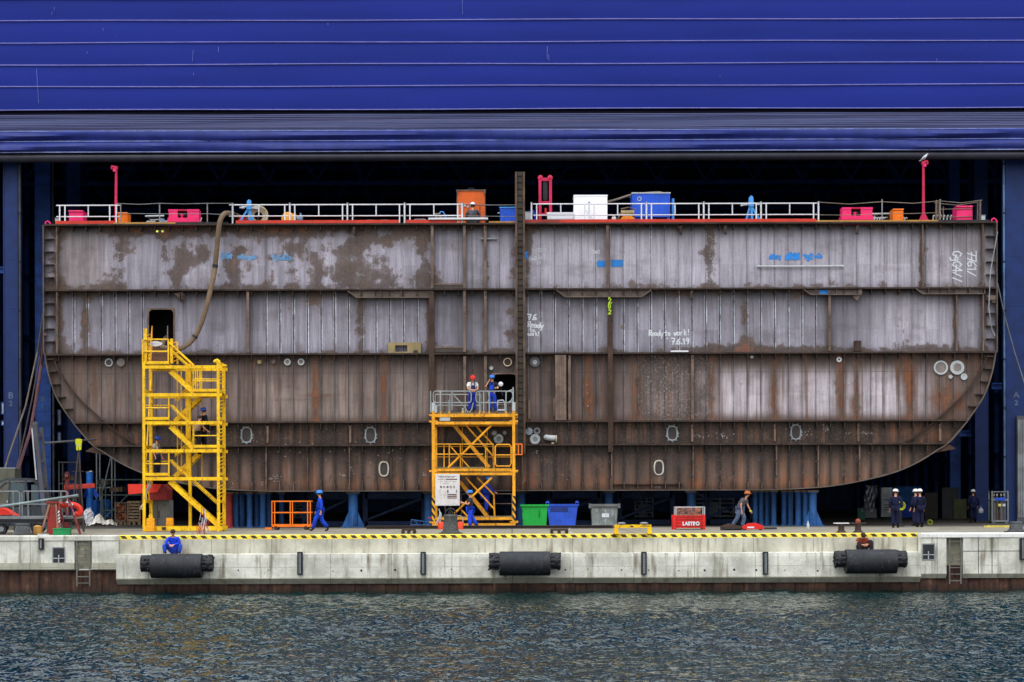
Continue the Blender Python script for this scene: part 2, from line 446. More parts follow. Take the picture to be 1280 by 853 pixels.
# left quay: plain face, ladder recess
LX0=-60
ql = thing('quay_wall','left stretch of pale concrete quay wall over tall rusty sheet piling','quay wall',(0,0,0))
a0=P(93,690,-.1).x; a1=P(115,690,-.1).x
zb=P(60,704,-.1).z; zc=P(60,712,-.1).z
for x0,x1 in ((LX0,a0),(a1,XL-.01)):
    m=MB(); m.box(x0,x1,-.1,1.5,zb,-.20); m.build('face_panel',CON,ql)
    m=MB(); m.prism([(-.16,zb-.004),(-.16,zb-.05),(-.16,zc),(-.1,zc-.04),(1.5,zc-.04),(1.5,zb-.004)],x0,x1,'X'); m.build('lower_beam',CON3,ql)
m=MB(); m.box(a0,a1,.03,1.5,zc,-.20); m.build('recess_back',mm('recess_concrete',(156,152,132),rough=.9,dirt=.6,dirtcol=(70,66,56)),ql)  # back toned darker than the face to paint the recess depth
m=MB(); m.prism([(-.14,-.198),(-.14,-.03),(-.10,.006),(.30,.006),(.30,-.198)],LX0,XL-.01,'X'); m.build('kerb_nosing',CON,ql)
piling(ql,LX0,XL-.01,zc-.04,.02)
# right quay
RX1=60
qr = thing('quay_wall','right stretch of bright white concrete quay wall with panel joints','quay wall',(0,0,0))
b0=P(1183,690,-.62).x; b1=P(1204,690,-.62).x; zr=P(1200,723,-.62).z; zr2=P(1200,717,-.62).z
for x0,x1 in ((XR+.01,b0),(b1,RX1)):
    m=MB(); m.box(x0,x1,-.62,1.5,zr2,-.17); m.build('face_panel',CON,qr)
    m=MB(); m.prism([(-.62,zr2-.003),(-.62,zr2-.02),(-.5,zr),(1.5,zr),(1.5,zr2-.003)],x0,x1,'X'); m.build('lower_beam',CON3,qr)
m=MB(); m.box(b0,b1,-.28,1.5,-4.5,zr+.5); m.build('recess_lower_plate',PILE,qr)
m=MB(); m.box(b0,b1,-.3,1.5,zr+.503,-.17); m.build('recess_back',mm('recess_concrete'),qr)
m=MB(); m.prism([(-.66,-.168),(-.66,-.03),(-.62,.006),(.30,.006),(.30,-.168)],XR+.01,RX1,'X'); m.build('kerb_nosing',mm('white_kerb',(225,224,218),dirt=.3,var=.06,rough=.8),qr)
m=MB()
for px in (1223,1240):
    p=P(px,690,-.62); m.box(p.x-.012,p.x+.012,-.626,-.60,zr2,-.2)
m.box(b1,RX1,-.626,-.6,P(1240,689,-.6).z-.012,P(1240,689,-.6).z+.012)
m.build('panel_joint',DSTEEL,qr)
piling(qr,XR+.01,RX1,zr,-.42)
m=MB(); m.box(-60,60,.6,.7,-4.5,-1.4); m.build('backing_wall',CON3,qw)
m=MB(); m.box(XR-.3,XR+.3,-.34,.4,-4.5,cz-.035); m.build('corner_pile',PILE,qw)
m=MB(); m.box(XL-.3,XL+.3,-.30,.4,-4.5,cz-.035); m.build('corner_pile',PILE,qw)
# ladders
LADM=mm('ladder_steel',(104,102,96),dirt=.5,var=.2)
def ladder(x, y, z0, z1, w, n, label, standoff=.08):
    t=thing('quay_ladder',label,'ladder',(x,y,z0),group='steel ladders down the quay wall')
    h=z1-z0
    for s in (-1,1):
        m=MB(); m.bar((s*w/2,0,0),(s*w/2,0,h),.05,.05); m.build('stile',LADM,t)
    for i in range(n):
        m=MB(); m.bar((-w/2,0,(i+.5)*h/n),(w/2,0,(i+.5)*h/n),.035,.035); m.build('rung',LADM,t)
    return t
p=P(104,700,-.12); ladder(p.x,-.10,P(104,733,0).z,-.22,P(112,700,0).x-P(96,700,0).x,7,'steel ladder in the left quay recess, lower rungs over rusty sheet piling')
p=P(1193.5,700,-.5); ladder(p.x,-.56,P(1193,730,-.45).z,-.2,P(1201,700,-.5).x-P(1187,700,-.5).x,7,'steel ladder in the right quay recess beside the white wall')
# fenders
def fender(pxc, pyc, label):
    p=P(pxc,pyc,-1.05); t=thing('cylinder_fender',label,'fender',(p.x,-1.12,p.z),group='big black cylinder fenders on the quay wall')
    L=1.02; r=.48
    m=MB(); m.lathe([(r-.12,-L),(r,-L+.02),(r,-.34),(r-.006,-.33),(r,-.32),(r,.32),(r-.006,.33),(r,.34),(r,L-.02),(r-.12,L)],n=36,axis='X'); m.build('rubber_roll',BLACK,t,True)
    m=MB(); m.cyl((-L-.3,0,0),(L+.3,0,0),.09,12); m.build('axle',DSTEEL,t)
    for s in (-1,1):
        m=MB()
        for i in range(9):
            a=i*.698; c=(s*(L+.2),.06+.22*math.sin(a),.09+.22*math.cos(a)); m.cyl((c[0]-.2,c[1],c[2]),(c[0]+.2,c[1],c[2]),.115,8)
        m.lathe([(.29,-.11),(.32,-.08),(.32,.08),(.29,.11)],(s*(L+.24),.05,.09),n=14,axis='X')
        for i in range(26):
            a=random.uniform(0,6.28); q=random.uniform(.18,.33); cx=s*(L+.2)+random.uniform(-.19,.19)
            m.cbox((cx,.05+q*math.sin(a),.09+q*math.cos(a)),(.08,.07,.09),a,a*.7)
        m.build('end_tyre_bundle',BLACK,t)
        m=MB()
        for k in range(7):
            c=(s*(L+.04+.03*k),-.02,.30+.012*k); m.tube([(c[0]-.03,c[1]-.03,c[2]),(c[0]+.03,c[1]-.03,c[2]),(c[0]+.03,c[1]+.03,c[2]+.02),(c[0]-.03,c[1]+.03,c[2]+.02)],.014,6,True)
        m.tube([(s*(L+.2),0.1,.3),(s*(L+.2),.3,.38),(s*(L+.18),.48,.42)],.02,6)
        m.build('hanging_chain',DSTEEL,t)
    return t
fender(221.5,707.5,'black cylinder fender below the seated worker in blue, left of three')
fender(656,704.5,'black cylinder fender in the middle of the quay wall')
fender(1088,702,'black cylinder fender below the seated worker in orange')
# rubber strips
def strip(px,py0,py1,label,w=.22,Y=-.72):
    p=P(px,py1,Y); q=P(px,py0,Y); t=thing('rubber_strip',label,'rubber fender',(p.x,Y,p.z),group='upright rubber strips on the quay wall')
    h=q.z-p.z; m=MB(); m.prism([(-w/2,.11),(-w/2,-.02),(-w/2+.05,-.08),(w/2-.05,-.08),(w/2,-.02),(w/2,.11)],0,h,'Z'); m.build('rubber_block',BLACK,t)
    m=MB(); m.box(-w/2+.07,-w/2+.1,-.086,-.08,.05,h-.05); m.box(w/2-.1,w/2-.07,-.086,-.08,.05,h-.05); m.build('steel_edge',GREY,t)
for px,l in ((375,'black rubber strip on the quay wall nearest the left fender'),(529,'black rubber strip on the quay wall just left of the scaffold tower'),(805,'black rubber strip on the quay wall right of the middle fender'),(957,'black rubber strip on the quay wall left of the right fender')):
    strip(px,690,718.5,l)
strip(51.5,673,687,'short black rubber block high on the left quay wall',.2,-.2)
strip(1278.5,673,700,'black rubber strip at the far right end of the quay wall',.22,-.74)
# socket boxes set in the wall
def socket(px,py,Y,label):
    p=P(px,py,Y); t=thing('wall_socket_box',label,'service box',(p.x,Y,p.z),group='square service boxes in the quay wall')
    w=.22;h=.29
    m=MB(); m.box(-w-.04,w+.04,-.02,.0,h,h+.045); m.box(-w-.04,w+.04,-.02,.0,-h-.045,-h); m.box(-w-.04,-w,-.02,0,-h,h); m.box(w,w+.04,-.02,0,-h,h); m.build('frame',GREY,t)
    m=MB(); m.box(-w,w,-.006,.0,-h,h); m.build('back_plate',DSTEEL,t)
    m=MB(); m.box(-.02,.02,-.03,-.006,-h,.02); m.box(-w,w,-.03,-.006,-.13,-.10); m.build('cross_bar',LGREY,t)
socket(73.5,694.5,-.1,'square grey service box in the left quay wall beside the ladder recess')
socket(1160.5,690,-.62,'square grey service box in the right white quay wall')
# ================================================================= ship section
YS = 18.0                       # front bulkhead plane
YF = 17.62                      # front edge of decks and shell
SS = s_at(YS)                   # metres per pixel there
XC = (651.0-640)*SS             # centre line
STF = 17.17*SS                  # stiffener spacing
def zx(py): return EYE + (619-py)*SS
def xx(px): return (px-640)*SS
ZD = [zx(281), zx(362.5), zx(442.7), zx(527.5), zx(556.5), zx(614)]
prof_px = [(281,594.5),(430,594.5),(441,593),(460,590),(479,585),(500,576.5),(524,560.5),(540,548),(555,534.5),(565,519.5),(581,493.5),(593.5,463.5),(603,425.5),(609.4,388.5),(612.5,350),(614,310)]
def half_at(z):
    py = 619-(z-EYE)/SS
    if py <= 430: return 594.5*SS
    for (a,b),(c,d) in zip(prof_px,prof_px[1:]):
        if a <= py <= c: t=(py-a)/(c-a); return (b+(d-b)*t)*SS
    return 310*SS
def hullz(x):
    h = abs(x-XC)/SS
    if h <= 310: return ZD[5]
    for (a,b),(c,d) in zip(prof_px,prof_px[1:]):
        if d <= h <= b and b!=d: t=(h-b)/(d-b); return zx(a+(c-a)*t)
    return zx(430)
# smooth outline: resample with a Catmull-Rom
def outline():
    pts=[(h,zx(py)) for py,h in prof_px]; out=[]
    for i in range(len(pts)-1):
        p0=pts[max(i-1,0)];p1=pts[i];p2=pts[i+1];p3=pts[min(i+2,len(pts)-1)]
        for k in range(4):
            t=k/4
            if i==0: q=(p1[0]+(p2[0]-p1[0])*t,p1[1]+(p2[1]-p1[1])*t)
            else: q=tuple(.5*((2*p1[j])+(-p0[j]+p2[j])*t+(2*p0[j]-5*p1[j]+4*p2[j]-p3[j])*t*t+(-p0[j]+3*p1[j]-3*p2[j]+p3[j])*t**3) for j in (0,1))
            out.append(q)
    out.append(pts[-1]); return out
OUT = outline()
def hz(x):
    h=abs(x-XC)/SS
    if h<=310: return ZD[5]
    for (a,az),(b,bz_) in zip(OUT,OUT[1:]):
        if b<=h<=a and a!=b: return az+(bz_-az)*((h-a)/(b-a))
    return zx(430)
def vnoise(x,y,seed):
    rng=np.random.RandomState(seed); T=rng.rand(256,256)
    xi=np.floor(x).astype(int); yi=np.floor(y).astype(int); fx=x-xi; fy=y-yi
    fx=fx*fx*(3-2*fx); fy=fy*fy*(3-2*fy)
    g=lambda a,b:T[a%256,b%256]
    return (g(xi,yi)*(1-fx)+g(xi+1,yi)*fx)*(1-fy)+(g(xi,yi+1)*(1-fx)+g(xi+1,yi+1)*fx)*fy
def fbm(x,y,s): return vnoise(x,y,s)*.5+vnoise(x*2.1,y*2.1,s+1)*.27+vnoise(x*4.3,y*4.3,s+2)*.15+vnoise(x*8.7,y*8.7,s+3)*.08
def blob(X,Y,x,y,rx,ry,s=1.): return s*np.exp(-(((X-x)/rx)**2+((Y-y)/ry)**2))
def band(X,a,b,e=3.): return 1/(1+np.exp(-(X-a)/e))*1/(1+np.exp((X-b)/e))

def paint_tier(t, X, Y):
    "X,Y in photo pixels -> tint (linear rgb), masks (rust, white line, dark line, grime)"
    lav=np.array(s2l((140,135,147))); brn=np.array(s2l((124,107,103))); pale=np.array(s2l((186,178,186))); tan=np.array(s2l((122,108,98))); dk=np.array(s2l((60,50,47)))
    n=fbm(X*.022,Y*.03,11+t); n2=fbm(X*.07,Y*.02,30+t); n3=fbm(X*.15,Y*.15,50+t)
    rust=np.zeros_like(X); wl=np.zeros_like(X); dl=np.zeros_like(X); gr=np.zeros_like(X)
    mixf=lambda a,b,m: a*(1-m[...,None])+b*m[...,None]
    top=[281,362.5,442.7,527.5,556.5][t]; bot=[362.5,442.7,527.5,556.5,614][t]
    ft=(Y-top)/(bot-top)
    one=np.ones_like(X)
    if t==0:
        c=mixf(lav*one[...,None], pale, np.clip(band(X,660,1245)*.18+n*.25,0,1))
        c=mixf(c, tan, band(X,72,130,8)*.6+band(X,1160,1240,10)*.25)
        rust+=band(X,66,80,5)*.6+band(X,134,158,7)*.55+blob(X,Y,146,330,12,40,.2)
        rust+=blob(X,Y,185,288,40,7,.75)+blob(X,Y,205,315,6,22,.8)+blob(X,Y,228,320,16,26,.75)+blob(X,Y,256,318,12,16,.7)+blob(X,Y,220,346,10,14,.7)
        rust+=blob(X,Y,290,330,11,24,.7)+blob(X,Y,302,312,7,6,.9)+blob(X,Y,295,345,22,14,.6)+band(X,280,545,8)*.12+band(Y,281,297,5)*band(X,150,540,6)*.35
        rust+=blob(X,Y,340,288,90,7,.75)+blob(X,Y,395,310,40,12,.75)+blob(X,Y,398,345,9,16,.9)+blob(X,Y,428,345,18,14,.8)+blob(X,Y,362,328,8,24,.55)
        rust+=blob(X,Y,440,315,14,26,.55)+blob(X,Y,470,330,18,26,.42)+blob(X,Y,500,350,50,12,.7)+blob(X,Y,465,300,30,12,.4)+blob(X,Y,500,310,34,30,.2)+blob(X,Y,530,315,10,60,.65)
        rust+=blob(X,Y,350,359,200,5,.62)*(X<560)+blob(X,Y,100,358,60,6,.3)
        rust+=blob(X,Y,888,320,7,60,.8)+blob(X,Y,876,318,12,8,.6)+blob(X,Y,662,310,6,50,.6)+blob(X,Y,640,325,8,35,.35)
        rust+=band(Y,355,366,2.)*.42*(X>650)+band(Y,279,287,2)*.5
        rust+=blob(X,Y,1153,320,4,60,.7)+blob(X,Y,700,300,90,12,.15)+band(X,1226,1232,2)*.5
        dl+=.45*one*(X>560); wl+=.5*(band(X,705,835,5)+band(X,1165,1240,5)*.7)
    elif t==1:
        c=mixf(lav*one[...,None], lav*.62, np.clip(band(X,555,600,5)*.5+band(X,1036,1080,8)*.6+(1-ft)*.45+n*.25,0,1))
        c=mixf(c, pale, band(X,1090,1195,20)*.35)
        rust+=band(X,70,80,3)*.7+blob(X,Y,107,402,7,34,.75)+blob(X,Y,451,400,8,44,.65)+blob(X,Y,537,400,6,42,.7)+blob(X,Y,932,400,6,44,.5)+blob(X,Y,890,436,60,8,.55)+blob(X,Y,980,437,90,7,.5)
        rust+=band(Y,437,446,2)*.6+band(Y,360,370,3)*.5+blob(X,Y,1195,400,3,44,.8)+blob(X,Y,1160,436,40,6,.6)+blob(X,Y,1232,400,5,50,.6)+blob(X,Y,182,415,14,10,.25)
        rust+=blob(X,Y,638,410,8,36,.45)
        rust+=blob(X,Y,392,372,8,10,.5)
        g1=band(X,84,185,4)+band(X,325,470,4)+band(X,470,532,4)*.8+band(X,655,1035,4)
        wl+=g1*.95; dl+=g1*.8+.22
    elif t==2:
        c=mixf(brn*one[...,None], pale, np.clip(band(X,888,1010,10)*.85+band(X,1010,1130,8)*.9+band(X,1130,1165,8)*.5,0,1)*band(Y,462,522,4)*np.clip(.6+n*.7,0,1))
        c=mixf(c, dk, np.clip(band(Y,440,455,7)*.55+blob(X,Y,720,490,60,40,.3)+band(X,575,660,6)*.35,0,1))
        c=mixf(c, np.array(s2l((150,136,128))), np.clip(band(X,300,560,10)*.75*n*1.5*np.clip(ft*3-.4,0,1),0,1)); c=mixf(c,tan,band(X,60,175,10)*.4)
        rust+=band(X,56,70,6)*.4+blob(X,Y,395,495,4,36,.85)+blob(X,Y,376,500,36,1.6,.35)+blob(X,Y,398,494,20,2,.8)+blob(X,Y,480,485,6,44,.6)+blob(X,Y,365,470,8,30,.35)
        rust+=blob(X,Y,735,490,6,40,.75)+blob(X,Y,745,500,14,16,.4)+blob(X,Y,796,495,7,40,.7)+blob(X,Y,890,490,5,44,.6)+blob(X,Y,968,490,6,44,.65)+blob(X,Y,1052,485,6,48,.9)
        rust+=blob(X,Y,1071,490,2.5,44,.95)+blob(X,Y,1066,508,5,10,.7)+blob(X,Y,1138,490,7,46,.9)+blob(X,Y,1130,465,12,20,.5)+blob(X,Y,1180,503,18,16,.85)+blob(X,Y,1205,510,20,14,.5)+blob(X,Y,1210,470,40,30,.45)
        rust+=band(Y,522,530,2)*.55+band(Y,441,452,4)*.55+blob(X,Y,100,480,26,36,.35)+blob(X,Y,830,455,30,12,.3)
        rust+=blob(X,Y,140,495,30,20,.2)+.12*n
        gr+=band(X,802,892,4)*.9*(n3>.3)
        dl+=.75*one; wl+=.12*one
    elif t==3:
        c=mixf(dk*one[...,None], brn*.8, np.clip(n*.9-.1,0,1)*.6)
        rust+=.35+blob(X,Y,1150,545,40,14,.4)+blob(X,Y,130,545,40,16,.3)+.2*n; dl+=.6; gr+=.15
    else:
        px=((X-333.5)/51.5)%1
        pil=np.clip(1-np.abs(px-.5)*1.9,0,1)*np.clip(ft*2.2,0,1)*np.clip((1.12-ft)*5,0,1)  # panel centres painted brighter as if lit, darker towards the frames
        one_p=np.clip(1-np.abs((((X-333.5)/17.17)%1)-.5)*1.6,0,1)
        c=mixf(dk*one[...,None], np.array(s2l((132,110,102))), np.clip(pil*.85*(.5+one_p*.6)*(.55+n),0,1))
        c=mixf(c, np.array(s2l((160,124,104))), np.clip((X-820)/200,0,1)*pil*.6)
        rust+=.30+band(Y,600,616,4)*.35+.3*np.clip((X-900)/300,0,1)*n+blob(X,Y,740,590,24,24,.25)+blob(X,Y,668,590,10,24,.3); dl+=.7; gr+=.1
    fr=[[73,153,333,541,581,607,645,657,760,1153,1228],[73,107,311,451,541,581,607,645,657,763,932,1036,1195,1228],
        [282,311,395,451,480,541,566,581,607,645,657,690,712,735,763,796,865,888,968,1052,1071,1138],[335,438,541,657,763,865,968,1072,1174],[282,333.5,385,437,489,541,653,704,764,815,866,918,970,1022,1073,1124]][t]
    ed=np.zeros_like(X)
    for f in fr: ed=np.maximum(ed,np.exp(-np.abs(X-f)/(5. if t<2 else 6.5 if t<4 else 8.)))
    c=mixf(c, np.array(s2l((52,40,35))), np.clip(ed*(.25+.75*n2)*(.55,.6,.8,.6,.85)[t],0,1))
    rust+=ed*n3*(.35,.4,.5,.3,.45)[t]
    # dirt runs
    s1=vnoise(X*.33,Y*.006+t*7.3,70+t)*.6+vnoise(X*.9,Y*.01+t*3.1,80+t)*.4
    c=c*(1+(s1-.5)*(.35,.35,1.0,.9,.8)[t])[...,None]
    if t>=2:
        c=mixf(c, np.array(s2l((98,70,55))), np.clip((s1-.54)*3.2,0,1)*(.7 if t==2 else .5))
        rust+=np.clip((s1-.6)*2.,0,.5)
    if t==0: rust=rust*(1-.22*band(X,280,545,10))
    # grime and painted shade under every deck, rust creep above it
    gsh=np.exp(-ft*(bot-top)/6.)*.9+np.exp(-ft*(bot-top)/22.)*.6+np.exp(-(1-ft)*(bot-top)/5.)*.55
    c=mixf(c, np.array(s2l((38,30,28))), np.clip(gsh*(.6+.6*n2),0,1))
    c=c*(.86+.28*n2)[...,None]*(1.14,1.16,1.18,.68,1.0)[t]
    sx=((X-333.5)/17.17)%1; sl=np.minimum(sx,1-sx)*17.17
    if t>=2:
        w=.5+.9*vnoise(X*.06,Y*.05,95+t)
        c=mixf(c, np.array(s2l((102,75,58))), np.clip(rust*1.1*(.6+.6*n3),0,.92))
        c=mixf(c, np.array(s2l((156,86,40))), np.clip((rust-.5)*1.6*n3,0,.75))
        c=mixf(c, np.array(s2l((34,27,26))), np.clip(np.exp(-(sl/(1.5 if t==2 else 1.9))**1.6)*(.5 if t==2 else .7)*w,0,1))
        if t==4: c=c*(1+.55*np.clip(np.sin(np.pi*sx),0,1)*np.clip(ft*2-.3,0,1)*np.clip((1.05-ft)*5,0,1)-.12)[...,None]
        rust=rust*.32; dl=dl*.5
    else:
        c=mixf(c, np.array(s2l((84,74,74))), np.clip(np.exp(-(sl/3.2)**2)*.16,0,1))
    c=c*np.clip((c.mean(-1)/.24)**.38,.45,1.12)[...,None]
    return np.clip(c,0,1), np.clip(rust,0,1.2), np.clip(wl,0,1), np.clip(dl,0,1), np.clip(gr,0,1)

def hull_mat():
    k=NT('primed_rusty_plate'); v=k.world()
    a=k.new('ShaderNodeAttribute'); a.attribute_name='tint'
    b=k.new('ShaderNodeAttribute'); b.attribute_name='wear'
    sb=k.new('ShaderNodeSeparateColor'); k.link(b.outputs['Color'],sb.inputs[0])
    rust,wl,dl=sb.outputs[0],sb.outputs[1],sb.outputs[2]; gr=b.outputs['Alpha']
    sep=k.new('ShaderNodeSeparateXYZ'); k.link(v,sep.inputs[0])
    n1=k.noise(v,1.3,7,.62); n2=k.noise(v,9,5,.65); st=k.noise(k.world((6,1,.35)),1.5,6,.65); n4=k.noise(v,28,3,.6)
    base=k.mix(k.step(st,.34,.66), (.80,.80,.80), (1.14,1.14,1.14)); base=k.mix(1,a.outputs['Color'],base,'MULTIPLY')
    base=k.mix(k.math('MULTIPLY',k.step(n2,.5,.72),.28), base, s2l((78,66,64)))
    # plate lines
    xm=k.math('FRACT',k.math('DIVIDE',k.math('SUBTRACT',sep.outputs[0],XC-40*STF),STF))   # .5 = stiffener
    wob=k.math('MULTIPLY',k.math('SUBTRACT',k.noise(k.world((1,1,3)),2,3),.5),.02)
    xm=k.math('ADD',xm,wob)
    d=k.math('ABSOLUTE',k.math('SUBTRACT',xm,.5))
    dash=k.step(k.noise(k.world((9,1,2.2)),2.4,4,.7),.36,.55)
    dark=k.math('MULTIPLY',k.math('LESS_THAN',d,.045),k.math('MULTIPLY',dl,k.math('ADD',.35,k.math('MULTIPLY',dash,.6))))
    base=k.mix(dark,base,s2l((40,36,42)))
    d2=k.math('ABSOLUTE',k.math('SUBTRACT',xm,.575)); d3=k.math('ABSOLUTE',k.math('SUBTRACT',xm,.425))
    wn=k.step(k.noise(k.world((1.1,1,.8)),1.5,4,.6),.36,.6)
    w=k.math('MULTIPLY',k.math('ADD',k.math('LESS_THAN',d2,.03),k.math('MULTIPLY',k.math('LESS_THAN',d3,.022),.5)),k.math('MULTIPLY',wl,k.math('MULTIPLY',wn,k.math('ADD',.3,k.math('MULTIPLY',dash,.6)))))
    base=k.mix(w,base,s2l((212,216,228)))
    # every bay between stiffeners has its own tone; faint horizontal plate seam
    fl=k.math('FLOOR',k.math('DIVIDE',k.math('SUBTRACT',sep.outputs[0],XC-40.5*STF),STF))
    wn_=k.new('ShaderNodeTexWhiteNoise'); wn_.noise_dimensions='2D'; cb=k.new('ShaderNodeCombineXYZ'); k.link(fl,cb.inputs[0]); k.link(k.math('FLOOR',k.math('MULTIPLY',sep.outputs[2],.31)),cb.inputs[1]); k.link(cb.outputs[0],wn_.inputs['Vector'])
    tone=k.math('ADD',.88,k.math('MULTIPLY',wn_.outputs['Value'],.2)); tcv=k.new('ShaderNodeCombineColor'); [k.link(tone,tcv.inputs[i]) for i in range(3)]
    base=k.mix(1,base,tcv.outputs[0],'MULTIPLY')
    seam=k.math('LESS_THAN',k.math('ABSOLUTE',k.math('SUBTRACT',sep.outputs[2],zx(466))),.02)
    base=k.mix(k.math('MULTIPLY',seam,k.math('MULTIPLY',dash,.5)),base,s2l((44,38,40)))
    big=k.noise(k.world((.5,1,.8)),1.1,4,.6); base=k.mix(k.math('MULTIPLY',k.step(big,.5,.68),.3),base,s2l((74,62,58)))
    # mottled scaly patch
    vor=k.new('ShaderNodeTexVoronoi'); vor.inputs['Scale'].default_value=7; k.link(v,vor.inputs['Vector'])
    base=k.mix(k.math('MULTIPLY',k.math('MULTIPLY',gr,k.step(n2,.5,.62)),.6),base,s2l((150,142,138)))
    base=k.mix(k.math('MULTIPLY',k.math('MULTIPLY',gr,k.step(n1,.45,.6)),.6),base,s2l((66,58,56)))
    # rust
    q=k.math('ADD',rust,k.math('ADD',k.math('MULTIPLY',k.math('SUBTRACT',n1,.5),2.3),k.math('MULTIPLY',k.math('SUBTRACT',st,.5),.8)))
    rm=k.math('ADD',k.math('MULTIPLY',k.step(q,.46,.53),.6),k.math('MULTIPLY',k.step(q,.3,.85),.4))
    rc=k.ramp(k.math('ADD',k.math('MULTIPLY',n2,.6),k.math('MULTIPLY',n1,.4)),[(.34,s2l((48,39,36))),(.45,s2l((70,58,51))),(.56,s2l((90,74,64))),(.68,s2l((112,86,66)))])
    rc=k.mix(k.math('MULTIPLY',k.step(k.math('ADD',q,k.math('MULTIPLY',n4,.3)),1.12,1.45),.55),rc,s2l((138,80,46)))
    rim=k.math('MULTIPLY',k.math('MULTIPLY',k.step(q,.36,.5),k.math('SUBTRACT',1,rm)),.35)
    base=k.mix(rim,base,s2l((120,98,84)))
    base=k.mix(k.math('MULTIPLY',rm,.88),base,rc)
    base=k.mix(k.math('MULTIPLY',k.step(n4,.68,.74),.5),base,s2l((40,34,34)))
    k.bump(k.math('ADD',n2,k.math('MULTIPLY',rm,-.5)),.25,.012)
    return k.fin(base,k.math('ADD',.5,k.math('MULTIPLY',rm,.35)),0,.3)
HULLM = hull_mat()
EDGE = mm('rusty_deck_edge',(60,48,42),dirt=.8,dirtcol=(38,28,24),var=.35,rough=.85,scale=3)
SHELLM = mm('shell_plate_edge',(96,84,76),dirt=.6,dirtcol=(70,54,46),var=.25,rough=.8)
STIFF = mm('stiffener_steel',(108,90,80),dirt=.7,dirtcol=(60,44,36),var=.3,rough=.8)
BROWN = mm('brown_column_steel',(66,48,40),dirt=.7,dirtcol=(48,32,24),var=.3,rough=.85)
ship = thing('ship_section','huge rusty grey ship hull section standing on blue supports, curved at both lower corners','ship section',(XC,YS,ZD[5]))
INV = Matrix.Translation((-XC,-YS,-ZD[5]))
def sbuild(m,name,mat,parent=None,smooth=False):
    if parent is None or parent is ship:
        m.v=[(x-XC,y-YS,z-ZD[5]) for x,y,z in m.v]; return m.build(name,mat,ship,smooth)
    m.v=[(x-XC,y-YS,z-ZD[5]) for x,y,z in m.v]; return m.build(name,mat,parent,smooth)

DOORS=[(187,217.5,386,432,1),(617.5,646,468,505,2)]
def tier(t, holes):
    ztop,zbot=ZD[t]-.0,ZD[t+1]
    xs=list(np.arange(XC-594.5*SS, XC+594.5*SS, STF/10))+[XC+594.5*SS]
    for a,b,c,d,tt in holes: xs+= [xx(a),xx(b)]
    xs=sorted(set(round(x,4) for x in xs)); nr=max(4,int((ztop-zbot)/.11)); 
    hzs=[zx(c) for a,b,c,d,tt in holes]+[zx(d) for a,b,c,d,tt in holes]
    fr=sorted(set([i/nr for i in range(nr+1)]+[(z-zbot)/(ztop-zbot) for z in hzs]))
    nz=len(fr); V=[];cols=[]
    for x in xs:
        zb_=max(zbot,hz(x)+.004); ok=zb_<ztop-.02
        cols.append(ok)
        for f in fr:
            z=zbot+(ztop-zbot)*f; V.append((x,YS,max(z,min(zb_,ztop))))
    fs=[]
    for i in range(len(xs)-1):
        if not(cols[i] and cols[i+1]): continue
        xm_=(xs[i]+xs[i+1])/2
        for j in range(nz-1):
            a=i*nz+j; q=[a,a+nz,a+nz+1,a+1]
            zmid=(zbot+(ztop-zbot)*(fr[j]+fr[j+1])/2)
            if V[a][2]==V[a+1][2] and V[a+nz][2]==V[a+nz+1][2]: continue
            if any(xx(h[0])<xm_<xx(h[1]) and zx(h[3])<zmid<zx(h[2]) for h in holes): continue
            fs.append(q)
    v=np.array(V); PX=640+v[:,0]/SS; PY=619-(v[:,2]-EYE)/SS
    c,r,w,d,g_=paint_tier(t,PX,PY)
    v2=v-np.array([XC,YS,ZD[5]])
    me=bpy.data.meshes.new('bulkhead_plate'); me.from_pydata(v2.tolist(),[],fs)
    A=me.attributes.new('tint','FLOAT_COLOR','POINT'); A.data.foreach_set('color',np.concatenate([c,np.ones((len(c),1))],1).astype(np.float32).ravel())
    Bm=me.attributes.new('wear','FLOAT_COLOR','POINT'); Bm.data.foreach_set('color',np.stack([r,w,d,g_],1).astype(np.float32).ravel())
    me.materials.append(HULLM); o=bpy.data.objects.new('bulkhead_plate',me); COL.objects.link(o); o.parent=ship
    return o
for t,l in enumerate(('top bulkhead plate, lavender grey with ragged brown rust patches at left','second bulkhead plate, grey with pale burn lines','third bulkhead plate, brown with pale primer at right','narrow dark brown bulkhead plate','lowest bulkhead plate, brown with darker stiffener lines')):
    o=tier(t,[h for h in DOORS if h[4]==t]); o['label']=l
# shell plate following the outline
def shell():
    full=[(XC-h*SS,z) for h,z in OUT]+[(XC+h*SS,z) for h,z in OUT[::-1]]
    # inner offset
    n=len(full); inner=[]
    for i,(x,z) in enumerate(full):
        a=full[max(i-1,0)]; b=full[min(i+1,n-1)]; dx,dz=b[0]-a[0],b[1]-a[1]; L=math.hypot(dx,dz); inner.append((x-dz/L*.045, z+dx/L*.045))
    m=MB(); 
    for i in range(n-1):
        a,b,c,d=full[i],full[i+1],inner[i+1],inner[i]
        vs=[(a[0],YF,a[1]),(b[0],YF,b[1]),(c[0],YF,c[1]),(d[0],YF,d[1]),(a[0],34,a[1]),(b[0],34,b[1]),(c[0],34,c[1]),(d[0],34,d[1])]
        m.add(vs,[(0,1,2,3),(0,4,5,1),(3,2,6,7),(4,7,6,5)])
    return m
m=shell(); SHL=sbuild(m,'hull_shell',SHELLM)
m=MB(); m.prism([(XC-h*SS,z) for h,z in OUT]+[(XC+h*SS,z) for h,z in OUT[::-1]],33.9,34.0); sbuild(m,'rear_bulkhead',BROWN)
